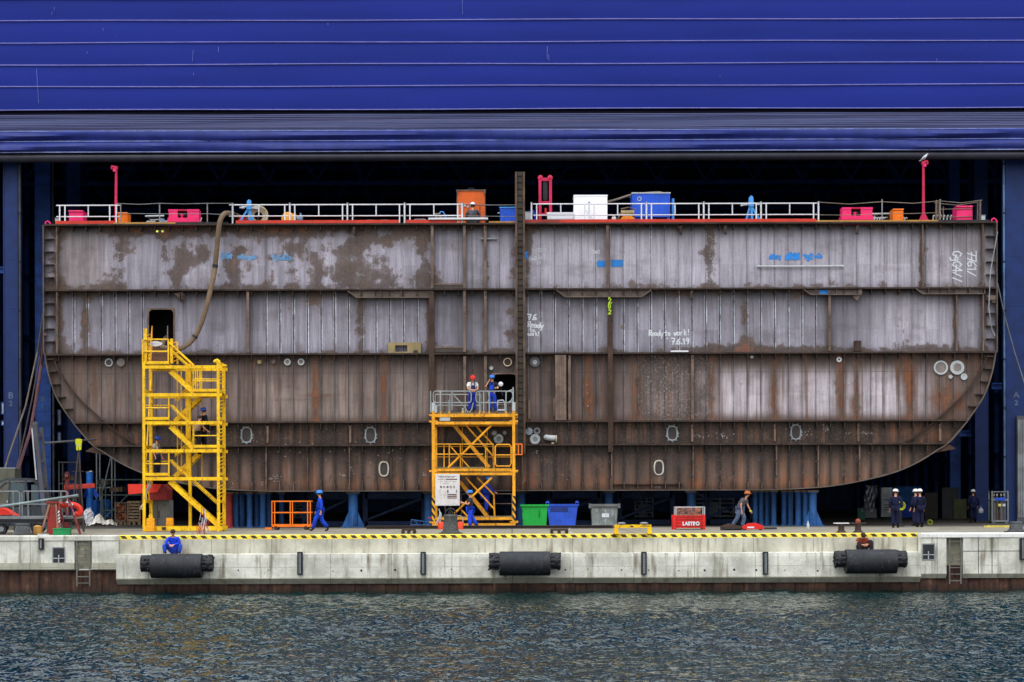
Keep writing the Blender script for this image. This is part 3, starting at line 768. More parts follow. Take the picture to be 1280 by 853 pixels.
# decks with their longitudinals' ends
for i,z in enumerate(ZD[:5]):
    h=half_at(z)-.08; m=MB(); th=.075
    m.box(XC-h,XC+h,YF-.02 if i else YF-.06,YS-.004,z-th/2,z+th/2)
    m.box(XC-h,XC+h,YS+.004,33.89,z-th/2,z+th/2)
    k=-34
    while k<34:
        x=XC+(k+.5)*STF; k+=1
        if abs(x-XC)>h-.1: continue
        L=.22 if i in (0,1,2) else .3
        m.box(x-.012,x+.012,YF+.03,YS-.004,z-th/2-L,z-th/2-.001)
        m.box(x-.035,x+.035,YF+.03,YS-.004,z-th/2-L-.016,z-th/2-L)
    o=sbuild(m,'deck_plate',EDGE)
# bottom stiffener stubs
m=MB()
for k in range(-20,20):
    x=XC+(k+.5)*STF; z=hz(x)+.075
    m.box(x-.012,x+.012,YF+.03,YS-.004,z,z+(.34 if k%3 else .5))
sbuild(m,'keel_stub_row',STIFF)
# web frames: full-height verticals in the lowest two tiers, flanges
def vweb(px,pa,pb,w=.03,fl=.0,name='web_frame',mat=STIFF,dep=.3):
    x=xx(px); m=MB(); m.box(x-w/2,x+w/2,YS-dep,YS-.003,zx(pb),zx(pa))
    if fl: m.box(x-fl/2,x+fl/2,YS-dep-.02,YS-dep,zx(pb),zx(pa))
    return sbuild(m,name,mat)
px=333.5
for px in (282,333.5,385,437.5,489,540,653,704,764.5,815,866,970,1022,1073.5,385+721+18):
    b=min(613.2, 619-(hz(xx(px))-EYE)/SS-1.5)
    if px in (385,489,704,815): vweb(px,572,b,.025,0,dep=.12)
    else: vweb(px,558,b,.05,.0,dep=.3)
for px in (335.5,438.5,541,865,968,1072,1174): vweb(px,532,553,.05,.1,dep=.26)        # tier 4 flats
for px,a,b in ((311.5,364.5,440.5),(1036.5,364.5,440.5),(760,282.5,361),(712,445,525.5),(581.5,282.5,361),(607.5,282.5,361),(581.5,364,440.5),(607.5,364,440.5),(581.5,446,525.5),(607.5,446,525.5),(865.5,445,525.5),(541.5,282.5,361),(73.5,283,361),(73.5,364,441),(1228,283,361),(1228,364,441),(1195,372,441),(1153,283,361)):
    vweb(px,a,b,.05,.13 if px not in (73.5,1228,1195,1153) else .06,'vertical_stiffener',STIFF,.3)
# heavy brown columns
for px,a,b,w in ((540.5,366,526,.26),(763,376,566,.24),(701,445,526,.5)):
    x=xx(px); m=MB(); m.box(x-w/2,x+w/2,YS-.42,YS-.003,zx(b),zx(a)); 
    if px==701:
        m.box(x-w/2-.02,x-w/2+.10,YS-.46,YS-.42,zx(b),zx(a)); m.box(x+w/2-.10,x+w/2+.02,YS-.46,YS-.42,zx(b),zx(a)); m.box(x-.04,x+.03,YS-.46,YS-.42,zx(b),zx(a))
    sbuild(m,'brown_column',STIFF if px==701 else BROWN)
# the tall centre column rising over the deck
x=xx(651); m=MB()
m.box(x-.13,x+.13,YS-.50,YS-.42,zx(568),zx(217)); o1=sbuild(m,'centre_column',mm('column_web',(56,52,46),dirt=.6,dirtcol=(50,36,28),var=.3))
for s in (-1,1):
    m=MB(); m.box(x+s*.19-.05,x+s*.19+.05,YS-.62,YS-.38,zx(568),zx(217.5)); sbuild(m,'column_flange',mm('column_flange',(88,66,50),dirt=.8,dirtcol=(74,40,26),var=.4),o1)
m=MB()
for i in range(44):
    z=zx(566-i*8); m.box(x-.14,x+.14,YS-.56,YS-.50,z-.02,z+.02)
sbuild(m,'lacing_bar',BROWN,o1)
# side frames along the shell: brackets and inner flange
def side(sgn):
    m=MB()
    hs=[]
    for py in list(range(298,431,16))+[448,463,479,495,510]:
        z=zx(py); h=half_at(z); x0=XC+sgn*(h-.07); x1=XC+sgn*(h-.5 if py<435 else h-.42)
        m.box(min(x0,x1),max(x0,x1),YS-.34,YS-.003,z-.02,z+.02)
        if py<435:
            pass
    sbuild(m,'side_bracket',mm('bracket_steel',(58,48,44),dirt=.7,dirtcol=(40,30,26),var=.3))
    # curved inner frame in the bilge
    pts=[]
    for i in range(24):
        t=i/23; py=446+t*112; off=(10+46*t**1.3); z=zx(py); h=half_at(z)-off*SS; pts.append((XC+sgn*h,z))
    m=MB()
    for (a,b),(c,d) in zip(pts,pts[1:]): m.bar((a,YS-.14,b),(c,YS-.14,d),.27,.05,up=(0,0,1))
    sbuild(m,'bilge_frame',BROWN)
side(-1); side(1)
# wedge gusset outside the shell, lower corners
for s,lab in ((-1,'l'),(1,'r')):
    x=XC+s*534*SS; m=MB(); m.prism([(x,zx(557.5)),(x+s*9*SS,zx(563)),(x-s*18*SS,zx(568)),(x-s*14*SS,zx(563))],YF+.1,YF+.3); sbuild(m,'lifting_gusset',BROWN)
# bracket frames under deck two
def underbox(pa,pb,py0,py1,slopes=(1,1),mat=None):
    m=MB(); x0,x1=xx(pa),xx(pb); z0,z1=zx(py1),zx(py0); s=(py1-py0)*1.3*SS
    poly=[(x0,z1),(x1,z1),(x1-(s if slopes[1] else 0),z0),(x0+(s if slopes[0] else 0),z0)]
    m.prism(poly,YS-.24,YS-.2)
    m.bar((poly[3][0],YS-.3,z0),(poly[2][0],YS-.3,z0),.22,.04)
    k_=0; xq=x0+.6
    while xq<x1-.5: m.box(xq-.012,xq+.012,YS-.4,YS-.24,z0,z1); xq+=STF*1.5
    for a,b in ((0,3),(1,2)): m.bar((poly[a][0],YS-.3,poly[a][1]),(poly[b][0],YS-.3,poly[b][1]),.2,.04)
    sbuild(m,'deck_bracket',mat or STB)
STB=mm('bracket_plate',(96,82,74),dirt=.6,var=.3)
underbox(436,540,364,372.5,(1,0)); underbox(696,814,364,372.5); underbox(1004,1074,364,370.5,(1,0)); underbox(1144,1228,363.5,370,(1,0))
m=MB(); m.box(xx(1024),xx(1037),YS-.25,YS-.243,zx(370),zx(364.5)); sbuild(m,'blue_paint_patch',SPRAY)
for px in (230,852,907.5,1072,865,228,445):
    top_=283 if px not in (230,228,865) else 364
    m=MB(); x=xx(px); m.box(x-.03,x+.03,YS-.36,YS-.004,zx(top_+11),zx(top_+1)); m.box(x-.1,x+.02,YS-.38,YS-.36,zx(top_+11),zx(top_+2)); sbuild(m,'hanger_bracket',EDGE)
m=MB(); m.prism([(xx(219),zx(366)),(xx(232),zx(366)),(xx(232),zx(376)),(xx(229),zx(376))],YS-.2,YS-.16); sbuild(m,'deck_bracket',STIFF)
m=MB(); m.prism([(xx(1066),zx(371)),(xx(1078),zx(366)),(xx(1071),zx(378)),(xx(1066),zx(374))],YS-.3,YS-.25); sbuild(m,'deck_bracket',STIFF)
m=MB(); m.prism([(xx(1232),zx(372)),(xx(1244),zx(372)),(xx(1244),zx(381)),(xx(1240),zx(381))],YS-.3,YS-.25); sbuild(m,'deck_bracket',STIFF)
# closed box between decks beside the centre (x 541-579)
for a,b in ((356,361.5),(434.5,441)):
    m=MB(); m.box(xx(544),xx(580),YS-.30,YS-.02,zx(b),zx(a)); sbuild(m,'step_box',mm('dark_ledge',(62,52,48),dirt=.6,var=.3))
    m=MB(); m.box(xx(544),xx(580),YS-.32,YS-.30,zx(a)-.04,zx(a)+.03); sbuild(m,'step_lip',STIFF)
# door openings: frames
def doorframe(a,b,c,d,mat=STIFF):
    m=MB(); x0,x1,z0,z1=xx(a),xx(b),zx(d),zx(c)
    m.box(x0-.07,x0,YS-.05,YS-.003,z0-.07,z1+.07); m.box(x1,x1+.07,YS-.05,YS-.003,z0-.07,z1+.07); m.box(x0,x1,YS-.05,YS-.003,z1,z1+.07); m.box(x0,x1,YS-.05,YS-.003,z0-.07,z0)
    for cx,cz,sx,sz in ((x0,z1,1,-1),(x1,z1,-1,-1),(x0,z0,1,1),(x1,z0,-1,1)):
        m.prism([(cx,cz),(cx+sx*.16,cz),(cx+sx*.05,cz+sz*.05),(cx,cz+sz*.16)],YS-.045,YS-.006)
    sbuild(m,'door_frame',mat)
for a,b,c,d,t in DOORS: doorframe(a,b,c,d)
# near-black linings, painted darkness of the unlit interior behind the openings
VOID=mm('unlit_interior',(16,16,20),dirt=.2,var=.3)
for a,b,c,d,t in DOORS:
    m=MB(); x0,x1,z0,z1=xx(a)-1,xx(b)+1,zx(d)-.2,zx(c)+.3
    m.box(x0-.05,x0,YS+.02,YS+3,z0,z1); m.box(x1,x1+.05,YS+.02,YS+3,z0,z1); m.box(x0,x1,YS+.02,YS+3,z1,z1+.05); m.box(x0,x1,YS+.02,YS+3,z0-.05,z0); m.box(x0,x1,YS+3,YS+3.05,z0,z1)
    sbuild(m,'dark_void_lining',VOID)
# pipe flanges and caps
def flange(px,py,r,ri=None,bolts=0,mat=LGREY,cap=None,dep=.12):
    x,z=xx(px),zx(py); m=MB(); r*=SS; ri=(ri*SS if ri else 0)
    if ri: m.ring((x,0,z),r,ri,YS-dep,YS-.002)
    else: m.cyl((x,YS-dep,z),(x,YS-.002,z),r,18)
    for i in range(bolts):
        a=i*2*math.pi/bolts; m.cyl((x+r*.82*math.cos(a),YS-dep-.04,z+r*.82*math.sin(a)),(x+r*.82*math.cos(a),YS-dep+.01,z+r*.82*math.sin(a)),.028,6)
    o=sbuild(m,'pipe_flange',mat)
    if cap: 
        m=MB(); m.cyl((x,YS-dep+.03,z),(x,YS-.001,z),ri*.98,18); sbuild(m,'pipe_cover',cap,o)
GC=mm('grey_cap',(122,112,108),dirt=.4,var=.2)
for a in ((137,452,5,3.8,0,LGREY,mm('dark_cap',(70,66,64))),(152,452,5,None,0,GC,None),(325,452,2.6,None,0,TANP,None),(342.5,451.5,3,1.8,0,STIFF,GC),(360,452,4.2,2.6,0,LGREY,GC),(377,452,4.2,2.6,0,LGREY,GC),
    (635,453,5.4,4.2,0,mm('cream_ring',(196,176,150)),BROWN),(669,453,6.4,3.,12,mm('flange_grey',(92,90,92)),LGREY),(940,447.5,2,None,0,LGREY,None),(1049,451,3.2,1.2,0,WHT,BROWN),
    (1176,461.5,8.8,6.8,0,LGREY,GC),(1196.5,461.5,8.8,6.8,0,LGREY,GC),(1196.5,461.5,6.6,5.2,0,LGREY,None),(1188,473,2.4,None,4,LGREY,None),(1205,473,4,2.6,0,LGREY,LGREY),
    (623.5,549,6,3,12,LGREY,GREY),(618,541.5,4.6,3,0,BROWN,GREY),(631,541,4.2,2.6,0,BROWN,GREY),(661.5,539.5,4.6,None,0,mm('blue_grey_cap',(138,148,160)),None),(671.5,539,4.2,2.2,10,GREY,BROWN),(669,549.5,6.4,3.2,12,LGREY,GREY),(614.5,460.5,2.4,None,4,LGREY,None),(1186,0,0,None,0,GREY,None)):
    if a[2]: flange(*a)
# bent pipe stub
m=MB(); m.tube([P(683,547,YS-.02),P(683,547,YS-.25),P(685,547.5,YS-.32),P(694,548,YS-.32)],.14,12); sbuild(m,'pipe_elbow',LGREY,smooth=True)
m=MB(); m.cyl(P(694.5,549,YS-.32),P(696,549,YS-.32),.2,14); m.cyl(P(691,554.5,YS-.35),P(691,554.5,YS-.1),.07,10); sbuild(m,'pipe_end_flange',mm('tan_flange',(170,158,132)))
# oval manhole rims
def manhole(px,py,rx,ry,mat,bolts):
    x,z=xx(px),zx(py); m=MB(); rx*=SS; ry*=SS; pts=[]
    for i in range(28):
        a=i*2*math.pi/28; ca,sa=math.cos(a),math.sin(a)
        pts.append((x+rx*abs(ca)**.75*(1 if ca>0 else -1),YS-.04,z+ry*abs(sa)**.75*(1 if sa>0 else -1)))
    m.tube(pts,.042,6,True)
    if bolts:
        for i in range(0,28,3):
            p=Vector(pts[i]); c=Vector((x,YS-.04,z)); q=p+(p-c).normalized()*.09; m.bar(p,q,.05,.05)
    o=sbuild(m,'manhole_rim',mat)
    m=MB(); n=len(pts); m.add([(a,YS-.012,b) for a,_,b in pts],[tuple(range(n))]); sbuild(m,'manhole_cover',mm('manhole_dark',(58,50,50),dirt=.5,var=.3),o)
MG=mm('manhole_primer',(142,147,150),dirt=.3); MW=mm('manhole_cream',(188,180,166),dirt=.25)
for a in ((308.5,543,6.3,9.4,MG,1),(463.5,543.5,6.3,9.4,MG,1),(480,586,5.6,8.8,MW,0),(823.5,585.5,5.6,8.8,MW,0),(840.5,542.5,6.2,8.8,MG,1),(995,541.5,6,9,MG,1)): manhole(*a)
# tan box frame hung on the plate, small brown box, rods
m=MB(); x0,x1,z0,z1=xx(486),xx(527),zx(443),zx(428.5)
m.box(x0,xx(495),YS-.3,YS-.26,z0,z1); m.box(xx(510),x1,YS-.3,YS-.26,z0+.0,z1); m.box(xx(495),xx(510),YS-.3,YS-.26,zx(432),z1); m.box(xx(495),xx(510),YS-.3,YS-.26,z0,zx(440)); m.box(x0,x1,YS-.26,YS-.01,z1-.04,z1)
sbuild(m,'tan_support_box',TANP)
m=MB(); m.cyl((xx(520.5),YS-.32,zx(441)),(xx(520.5),YS-.3,zx(441)),.13,14); sbuild(m,'box_hole',mm('manhole_dark',()) if False else M['manhole_dark'])
m=MB(); m.box(xx(1067.5),xx(1075.5),YS-.35,YS-.01,zx(441),zx(428)); sbuild(m,'brown_bracket_box',BROWN)
m=MB(); m.cyl((xx(946),YS-.12,zx(334.5)),(xx(1055),YS-.12,zx(334.5)),.045,8)
for px in (949,1053): m.box(xx(px)-.03,xx(px)+.03,YS-.12,YS-.003,zx(335.5),zx(332.5))
sbuild(m,'long_rod',LGREY)
m=MB(); m.box(xx(838),xx(860),YF-.1,YF+.1,zx(443)+.05,zx(441)+.05); sbuild(m,'white_plank',WHT)
m=MB(); m.cyl((xx(602),YS-.1,zx(299)),(xx(622),YS-.1,zx(299)),.05,8); sbuild(m,'short_rod',GREY)
for px,a,b in ((662,500,524),(693,498,521),(777,0,0)):
    if a: m=MB(); m.box(xx(px)-.05,xx(px)+.05,YS-.1,YS-.003,zx(b),zx(a)); sbuild(m,'weld_lug',STIFF)
m=MB(); m.box(xx(765),xx(853),YS-.2,YS-.004,zx(606)-.02,zx(606)+.02); sbuild(m,'keel_ledge',BROWN)
# lifting lug eyes along the web frames in the lowest tier
m=MB()
for px in (333.5,437.5,866,970,1022,1073.5,764.5):
    for py in (578,597): m.cbox((xx(px)-.08,YS-.28,zx(py)),(.16,.04,.12))
sbuild(m,'lug_row',DSTEEL)
# deck edge coaming strips
for a,b,mat,l in ((72,145,CORAL,'red'),(145,222,OCH,'ochre'),(222,287,DSTEEL,'dark'),(297,500,CORAL,'red'),(508,572,CORAL,'red'),(612,645,OCH,'ochre'),(657,700,DRED,'red'),(700,1020,CORAL,'red'),(1020,1172,OCH,'ochre'),(1172,1236,DSTEEL,'dark')):
    m=MB(); m.box(xx(a),xx(b),YF+.02,YF+.35,ZD[0]+.04,ZD[0]+(.20 if mat in (CORAL,DRED) else .12)); sbuild(m,'deck_edge_strip',mat)
m=MB(); m.box(xx(537),xx(611),YF-.1,YF+.4,ZD[0]+.2,ZD[0]+.29); sbuild(m,'white_deck_plank',WHT)
# ---------------------------------------------------------------- writing and sprayed marks
GL={'z':[[(0,.6),(.5,.6),(0,0),(.55,0)]],'0':[[(0,.5),(.2,1),(.6,1),(.8,.5),(.6,0),(.2,0),(0,.5)]],'1':[[(.1,.8),(.4,1),(.4,0)]],'2':[[(0,.8),(.3,1),(.7,.8),(.5,.45),(0,0),(.8,0)]],
'6':[[(.7,1),(.2,.7),(0,.3),(.3,0),(.7,.15),(.6,.45),(.1,.4)]],'7':[[(0,1),(.75,1),(.3,0)],[(.1,.5),(.65,.5)]],'9':[[(.7,.7),(.4,.5),(0,.7),(.3,1),(.7,.9),(.65,.4),(.4,0)]],
'.':[[(.2,0),(.3,.08)]],'R':[[(.05,0),(.1,1),(.55,.95),(.6,.6),(.1,.5),(.7,0)]],'e':[[(0,.3),(.5,.35),(.4,.6),(.1,.5),(.05,.1),(.5,.05)]],'a':[[(.5,.5),(.2,.6),(0,.25),(.2,0),(.5,.3),(.5,.55),(.6,0)]],
'd':[[(.5,.3),(.2,.55),(0,.2),(.3,0),(.5,.3),(.6,1),(.6,0)]],'y':[[(0,.55),(.25,.1)],[(.6,.6),(.1,-.4)]],'t':[[(.3,.9),(.25,.05),(.5,0)],[(0,.6),(.6,.62)]],'o':[[(.25,.55),(0,.3),(.2,0),(.5,.1),(.5,.45),(.25,.55)]],
'w':[[(0,.55),(.15,0),(.35,.4),(.5,0),(.75,.6)]],'r':[[(.05,.55),(.1,0),(.12,.35),(.4,.55)]],'k':[[(.05,1),(.08,0)],[(.5,.6),(.08,.3),(.55,0)]],'!':[[(.3,1),(.25,.35)],[(.22,.05),(.27,.0)]],
'G':[[(.7,.8),(.35,1),(0,.6),(.1,.1),(.5,0),(.75,.4),(.45,.4)]],'g':[[(.55,.5),(.2,.6),(.05,.3),(.4,.2),(.55,.5),(.5,-.3),(.1,-.3)]],'l':[[(.2,1),(.2,0)]],'/':[[(0,0),(.6,1)]],'4':[[(.5,0),(.5,1),(0,.35),(.75,.35)]],' ':[]}
def strokes(m, x, z, text, h, Y, wid, rot=0., jit=.05, adv=.85, seed=1):
    rng=random.Random(seed); cx=0
    cr,sr=math.cos(rot),math.sin(rot)
    for ch in text:
        for st in GL.get(ch,[]):
            pts=[]
            for a,b in st:
                u=(cx+(a+rng.uniform(-jit,jit))*h*.8); w=(b+rng.uniform(-jit,jit))*h; pts.append((x+u*cr-w*sr, z+u*sr+w*cr))
            for (a,b),(c,d) in zip(pts,pts[1:]):
                dx,dz=c-a,d-b; L=math.hypot(dx,dz) or 1e-6; nx,nz=-dz/L*wid/2,dx/L*wid/2; ex,ez=dx/L*wid*.3,dz/L*wid*.3
                m.add([(a+nx-ex,Y,b+nz-ez),(c+nx+ex,Y,d+nz+ez),(c-nx+ex,Y,d-nz+ez),(a-nx-ex,Y,b-nz-ez)],[(0,1,2,3)])
                Y-=.0004
        cx+=h*adv*(.5 if ch in ' .!' else 1)*.8
def writing(items, name, mat, lab=None):
    m=MB()
    for it in items: strokes(m,*it)
    o=sbuild(m,name,mat)
    if lab: o['label']=lab
T=YS-.012
writing([(xx(660.5),zx(400),'7.6',6.5*SS,T,.07),(xx(660),zx(409),'Ready',7*SS,T,.055,-.1,.05,.72,2),(xx(663),zx(415),'to',5*SS,T,.05,0,.05,.8,3),(xx(660.5),zx(420),'work!',5.5*SS,T,.05,0,.05,.7,4)],'chalk_writing',CHALK,'white chalk writing 7.6 Ready to work!')
writing([(xx(811.5),zx(421),'Ready',7*SS,T,.05,.03,.06,.66,5),(xx(831.5),zx(420.5),'to',6.5*SS,T,.05,0,.05,.75,6),(xx(843),zx(420),'work!',7*SS,T,.05,.03,.06,.75,7),(xx(840),zx(431),'7.6.19',7*SS,T,.06,0,.05,.8,8),(xx(834),zx(424.5),'ll',.8*SS,T,.05)],'chalk_writing',CHALK,'white chalk writing Ready to work! 7.6.19')
writing([(xx(1210),zx(316),'7761/',11*SS,T,.06,-math.pi/2,.04,.72,9),(xx(1192),zx(316),'GgG4//',11*SS,T,.06,-math.pi/2,.04,.75,10)],'chalk_writing',CHALK,'white chalk figures written sideways at the right edge')
writing([(xx(672),zx(315),'70.19',4*SS,T,.035,0,.1,.8,11),(xx(666),zx(325.5),'e0 47',4*SS,T,.035,0,.1,.9,12),(xx(672),zx(331),'77',4*SS,T,.035,0,.1,.8,13),(xx(742),zx(317.5),'260',4*SS,T,.03,0,.1,.9,14)],'chalk_scribble',mm('faint_chalk',(184,184,190)))
writing([(xx(962),zx(325),'dGez',6*SS,T,.07,0,.1,.85,15),(xx(984),zx(324.5),'eGeG6',6.*SS,T-.01,.13,0,.15,.62,16),(xx(1005),zx(325),'9g2',6*SS,T,.07,0,.1,.85,17),(xx(1019),zx(324),'oGo',5.5*SS,T,.06,0,.1,.8,18)],'sprayed_writing',SPRAY,'bright blue sprayed writing above the long rod')
writing([(xx(278),zx(322),'GGe',7*SS,T,.08,0,.12,.85,19),(xx(298),zx(323),'oGogee',6*SS,T,.07,0,.12,.85,20),(xx(340),zx(324),'9g6d2o',6*SS,T,.07,0,.12,.95,21)],'sprayed_writing',mm('faded_blue_spray',(96,142,186),var=.2),'faded blue sprayed writing on the rusty upper plate')
for a_,b_,c_,d_ in ((765,779.5,325.5,334),(747,757.5,326.5,334),(655.8,661,315,323)):
    m=MB(); rg=random.Random(int(a_)); y_=T
    for i in range(16):
        z_=zx(c_+(d_-c_)*(i+.5)/16); e0,e1=rg.uniform(-.02,.07),rg.uniform(-.02,.07)
        m.add([(xx(a_)+e0,y_,z_-.02),(xx(b_)-e1,y_,z_-.02+rg.uniform(-.01,.01)),(xx(b_)-e1*.8,y_,z_+.014),(xx(a_)+e0*.9,y_,z_+.014)],[(0,1,2,3)]); y_-=.0005
    sbuild(m,'sprayed_patch_writing',SPRAY)
writing([(xx(760.6),zx(380),'2',6*SS,YS-.43,.05,0,.1,.5,22),(xx(760.4),zx(387),'0',5*SS,YS-.43,.045,0,.1,.5,24),(xx(760.6),zx(394),'2',5.5*SS,YS-.43,.05,0,.1,.5,23)],'sprayed_writing',LIME,'lime green marks on the brown column')
m=MB()   # little white weld and chalk flecks
rng=random.Random(5)
for cx,cy,rx_,ry_,n in ((148,315,14,3,14),(145,321,12,2,8),(140,344,16,3,16),(891,300,3,4,14),(892,310,4,4,14),(891,324,3,3,10),(892,340,4,6,18),(892,352,3,3,8),(452,342,10,3,12),(278,334,4,12,10),(895,528,2,8,0),(877,546,8,2,14),(905,545,10,4,12),(1030,537,8,4,14),(345,595,6,4,16),(330,603,4,4,8),(440,588,3,3,8),(430,595,7,4,10),(532,593,3,2,8),(669,565,3,3,8),(656,602,3,3,6),(700,590,12,14,5),(1075,543,14,1.5,22),(820,610,6,1.5,8),(688,316,12,3,0),(660,359,14,1,12),(722,359,20,1,8),(1195,359,30,1,16),(560,431,8,1,6),(200,425,0,0,0),(735,500,4,20,4),(835,478,24,26,14),(1000,542,10,6,10),(470,560,60,10,22),(380,560,80,8,20),(270,604,30,6,8)):
    for i in range(n):
        x=xx(cx+rng.gauss(0,rx_*.6)); z=zx(cy+rng.gauss(0,ry_*.6)); a=rng.uniform(.015,.06); b=rng.uniform(.01,.03); t=rng.uniform(0,3.1)
        if z<hz(x)+.1: continue
        m.cbox((x,YS-.008,z),(a*1.6,.006,b*1.6),0,t)
sbuild(m,'chalk_fleck',mm('pale_fleck',(150,146,146)))['kind']='stuff'
# ================================================================= shipyard hall
YD = 25.0
hall = thing('shipyard_hall','vast dark blue shipbuilding hall behind and around the hull section','hall',(0,YD,0))
def hb(m,name,mat,parent=None,smooth=False):
    m.v=[(x,y-YD,z) for x,y,z in m.v]; return m.build(name,mat,parent or hall,smooth)
HX=33; HZ=36; HY=110  # unseen roof line set low so open sky reflects in the water
zdb=P(640,191,YD).z
m=MB(); m.box(-HX,-HX+.3,YD+1.2,HY,-.05,HZ); m.box(HX-.3,HX,YD+1.2,HY,-.05,HZ); hb(m,'side_wall',DNAVY)
m=MB(); m.box(-HX,HX,HY,HY+.3,-.05,HZ); hb(m,'rear_wall',DNAVY)
m=MB(); m.box(-HX-1,HX+1,YD+.8,HY+.5,HZ,HZ+.6); hb(m,'roof',DNAVY)
m=MB(); m.box(-HX-26,-HX,YD,YD+1.3,-.05,HZ+2); m.box(HX,HX+26,YD,YD+1.3,-.05,HZ+2); hb(m,'front_cladding',mm('front_cladding',(40,72,150),dirt=.3,var=.1))
# fabric lifting door
def fabric():
    k=NT('blue_door_fabric'); v=k.world()
    n1=k.noise(k.world((.06,1,.5)),1.2,5,.55); n2=k.noise(v,14,4,.7); n3=k.noise(k.world((7,1,.35)),2.2,3,.6)
    c=k.mix(k.step(n1,.3,.7),s2l((22,38,120)),s2l((27,43,134)))
    c=k.mix(k.math('MULTIPLY',k.step(n2,.5,.75),.1),c,s2l((70,80,170)))
    c=k.mix(k.math('MULTIPLY',k.step(n3,.55,.75),.3),c,s2l((18,28,100)))
    k.bump(n2,.1,.01); return k.fin(c,.75,0,.2)
FAB=fabric()
def bundle():
    k=NT('folded_fabric_bundle'); v=k.world()
    n=k.noise(k.world((.04,1,26)),1.0,3,.8); n2=k.noise(k.world((.3,1,3)),2,4,.6)
    c=k.ramp(n,[(.3,s2l((40,44,84))),(.45,s2l((80,86,124))),(.55,s2l((62,70,112))),(.62,s2l((94,86,116))),(.75,s2l((104,112,150)))])
    c=k.mix(k.math('MULTIPLY',k.step(n2,.5,.7),.3),c,s2l((60,60,84)))
    return k.fin(c,.7,0,.3)
BUN=bundle()
def zd(py): return EYE+(619-py)*s_at(YD)
door=MB(); door_mat=FAB
m=MB(); 
xs=[-HX+i*.9 for i in range(int(2*HX/.9)+2)]
rows=[zd(136.5),zd(107.5),zd(80),zd(52.5),zd(25)]
z=rows[-1]
while z<HZ: z+=27.5*s_at(YD); rows.append(min(z,HZ+2))
# each band bellies a little between seams
V=[];Fc=[];nseg=6
prof=[]
for i in range(len(rows)-1):
    for k in range(nseg): 
        t=k/nseg; prof.append((rows[i]+(rows[i+1]-rows[i])*t, .035*math.sin(math.pi*t)))
prof.append((rows[-1],0))
for x in xs:
    for z,b in prof: V.append((x,YD-b+.015*math.sin(x*.7+z),z))
n=len(prof)
for i in range(len(xs)-1):
    for j in range(n-1): a=i*n+j; Fc.append((a,a+n,a+n+1,a+1))
m.add(V,Fc); hb(m,'door_fabric',FAB,smooth=True)
SEAM=mm('door_seam_tape',(118,116,180),dirt=.3,dirtcol=(80,80,150),var=.15)
for i,z in enumerate(rows[:12]):
    m=MB(); pts=[(x,YD-.06,z+.02*math.sin(x*.23+i*1.7)) for x in [-HX+k*1.5 for k in range(45)]]; m.tube(pts,.028,6); hb(m,'seam',SEAM)
# shadow gap painted as a dark backing, bundle, folds, bottom roll
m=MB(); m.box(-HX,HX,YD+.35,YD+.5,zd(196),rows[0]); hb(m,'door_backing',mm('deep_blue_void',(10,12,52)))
m=MB(); m.prism([(YD+.3,zd(143)),(YD-.12,zd(143.5)),(YD-.25,zd(147)),(YD-.3,zd(153)),(YD-.3,zd(160)),(YD-.22,zd(163.5)),(YD+.3,zd(164))],-HX,HX,'X'); hb(m,'fabric_bundle',BUN)
m=MB()
for i in range(9):
    z=zd(144.5+i*2.25); m.tube([(x,YD-.27+.02*math.sin(x*.3+i),z+.01*math.sin(x*.5+i*2)) for x in [-HX+k*2 for k in range(34)]],.042,6)
hb(m,'bundle_fold',BUN)
FAB2=mm('hanging_fold_blue',(30,44,116),dirt=.35,dirtcol=(24,30,110),var=.15)  # one muted blue for the hanging folds
V=[];Fc=[]; pr=[(164,-.28),(166,-.42),(170,-.46),(173,-.40),(175.5,-.30),(177,-.26),(179,-.40),(183,-.47),(187,-.44),(190,-.32)]
m=MB()
for x in xs:
    for j,(py,b) in enumerate(pr):
        fl=.05*math.sin(x*.9+j*1.2)*math.exp(-abs(abs(x)-30)/8)+.03*math.sin(x*.37+j)
        V.append((x,YD+b+fl*1.3,zd(py)+(fl*.8 if 0<j<9 else 0)))
n=len(pr)
for i in range(len(xs)-1):
    for j in range(n-1): a=i*n+j; Fc.append((a,a+n,a+n+1,a+1))
m.add(V,Fc); hb(m,'hanging_fold',FAB2,smooth=True)
m=MB(); m.tube([(x,YD-.34,zd(190.3)) for x in (-HX,0,HX)],.03,6); m.tube([(x,YD-.3,zd(176.6)) for x in (-HX,0,HX)],.022,6);m.tube([(x,YD-.3,zd(164)) for x in (-HX,0,HX)],.022,6); hb(m,'hem_tape',mm('pale_hem',(140,150,200)))
m=MB(); zr_=zd(196.3); rr=.235
m.cyl((-HX,YD-.05,zr_),(HX,YD-.05,zr_),rr,20); hb(m,'bottom_roll',mm('dark_bottom_roll',(40,40,52),dirt=.3,var=.2,rough=.45),smooth=True)
# scuffs on the fabric
m=MB(); rng=random.Random(2)
for px,py,l in ((68,11,5),(65,17,4),(129,37,4),(146,46.5,1),(109,66,3),(241,70,14),(242,93,4),(47,108,44),(273,62,7),(84,172,5),(684,66,16),(686,72,8),(578,8,20),(1171,75,3),(410,30,3),(900,96,3)):
    p=P(px,py,YD-.125); m.cbox((p.x,YD-.13,p.z),(.018,.01,l*.041),0,rng.uniform(-.15,.15))
hb(m,'scuff_mark',mm('scuff_white',(104,112,178)))
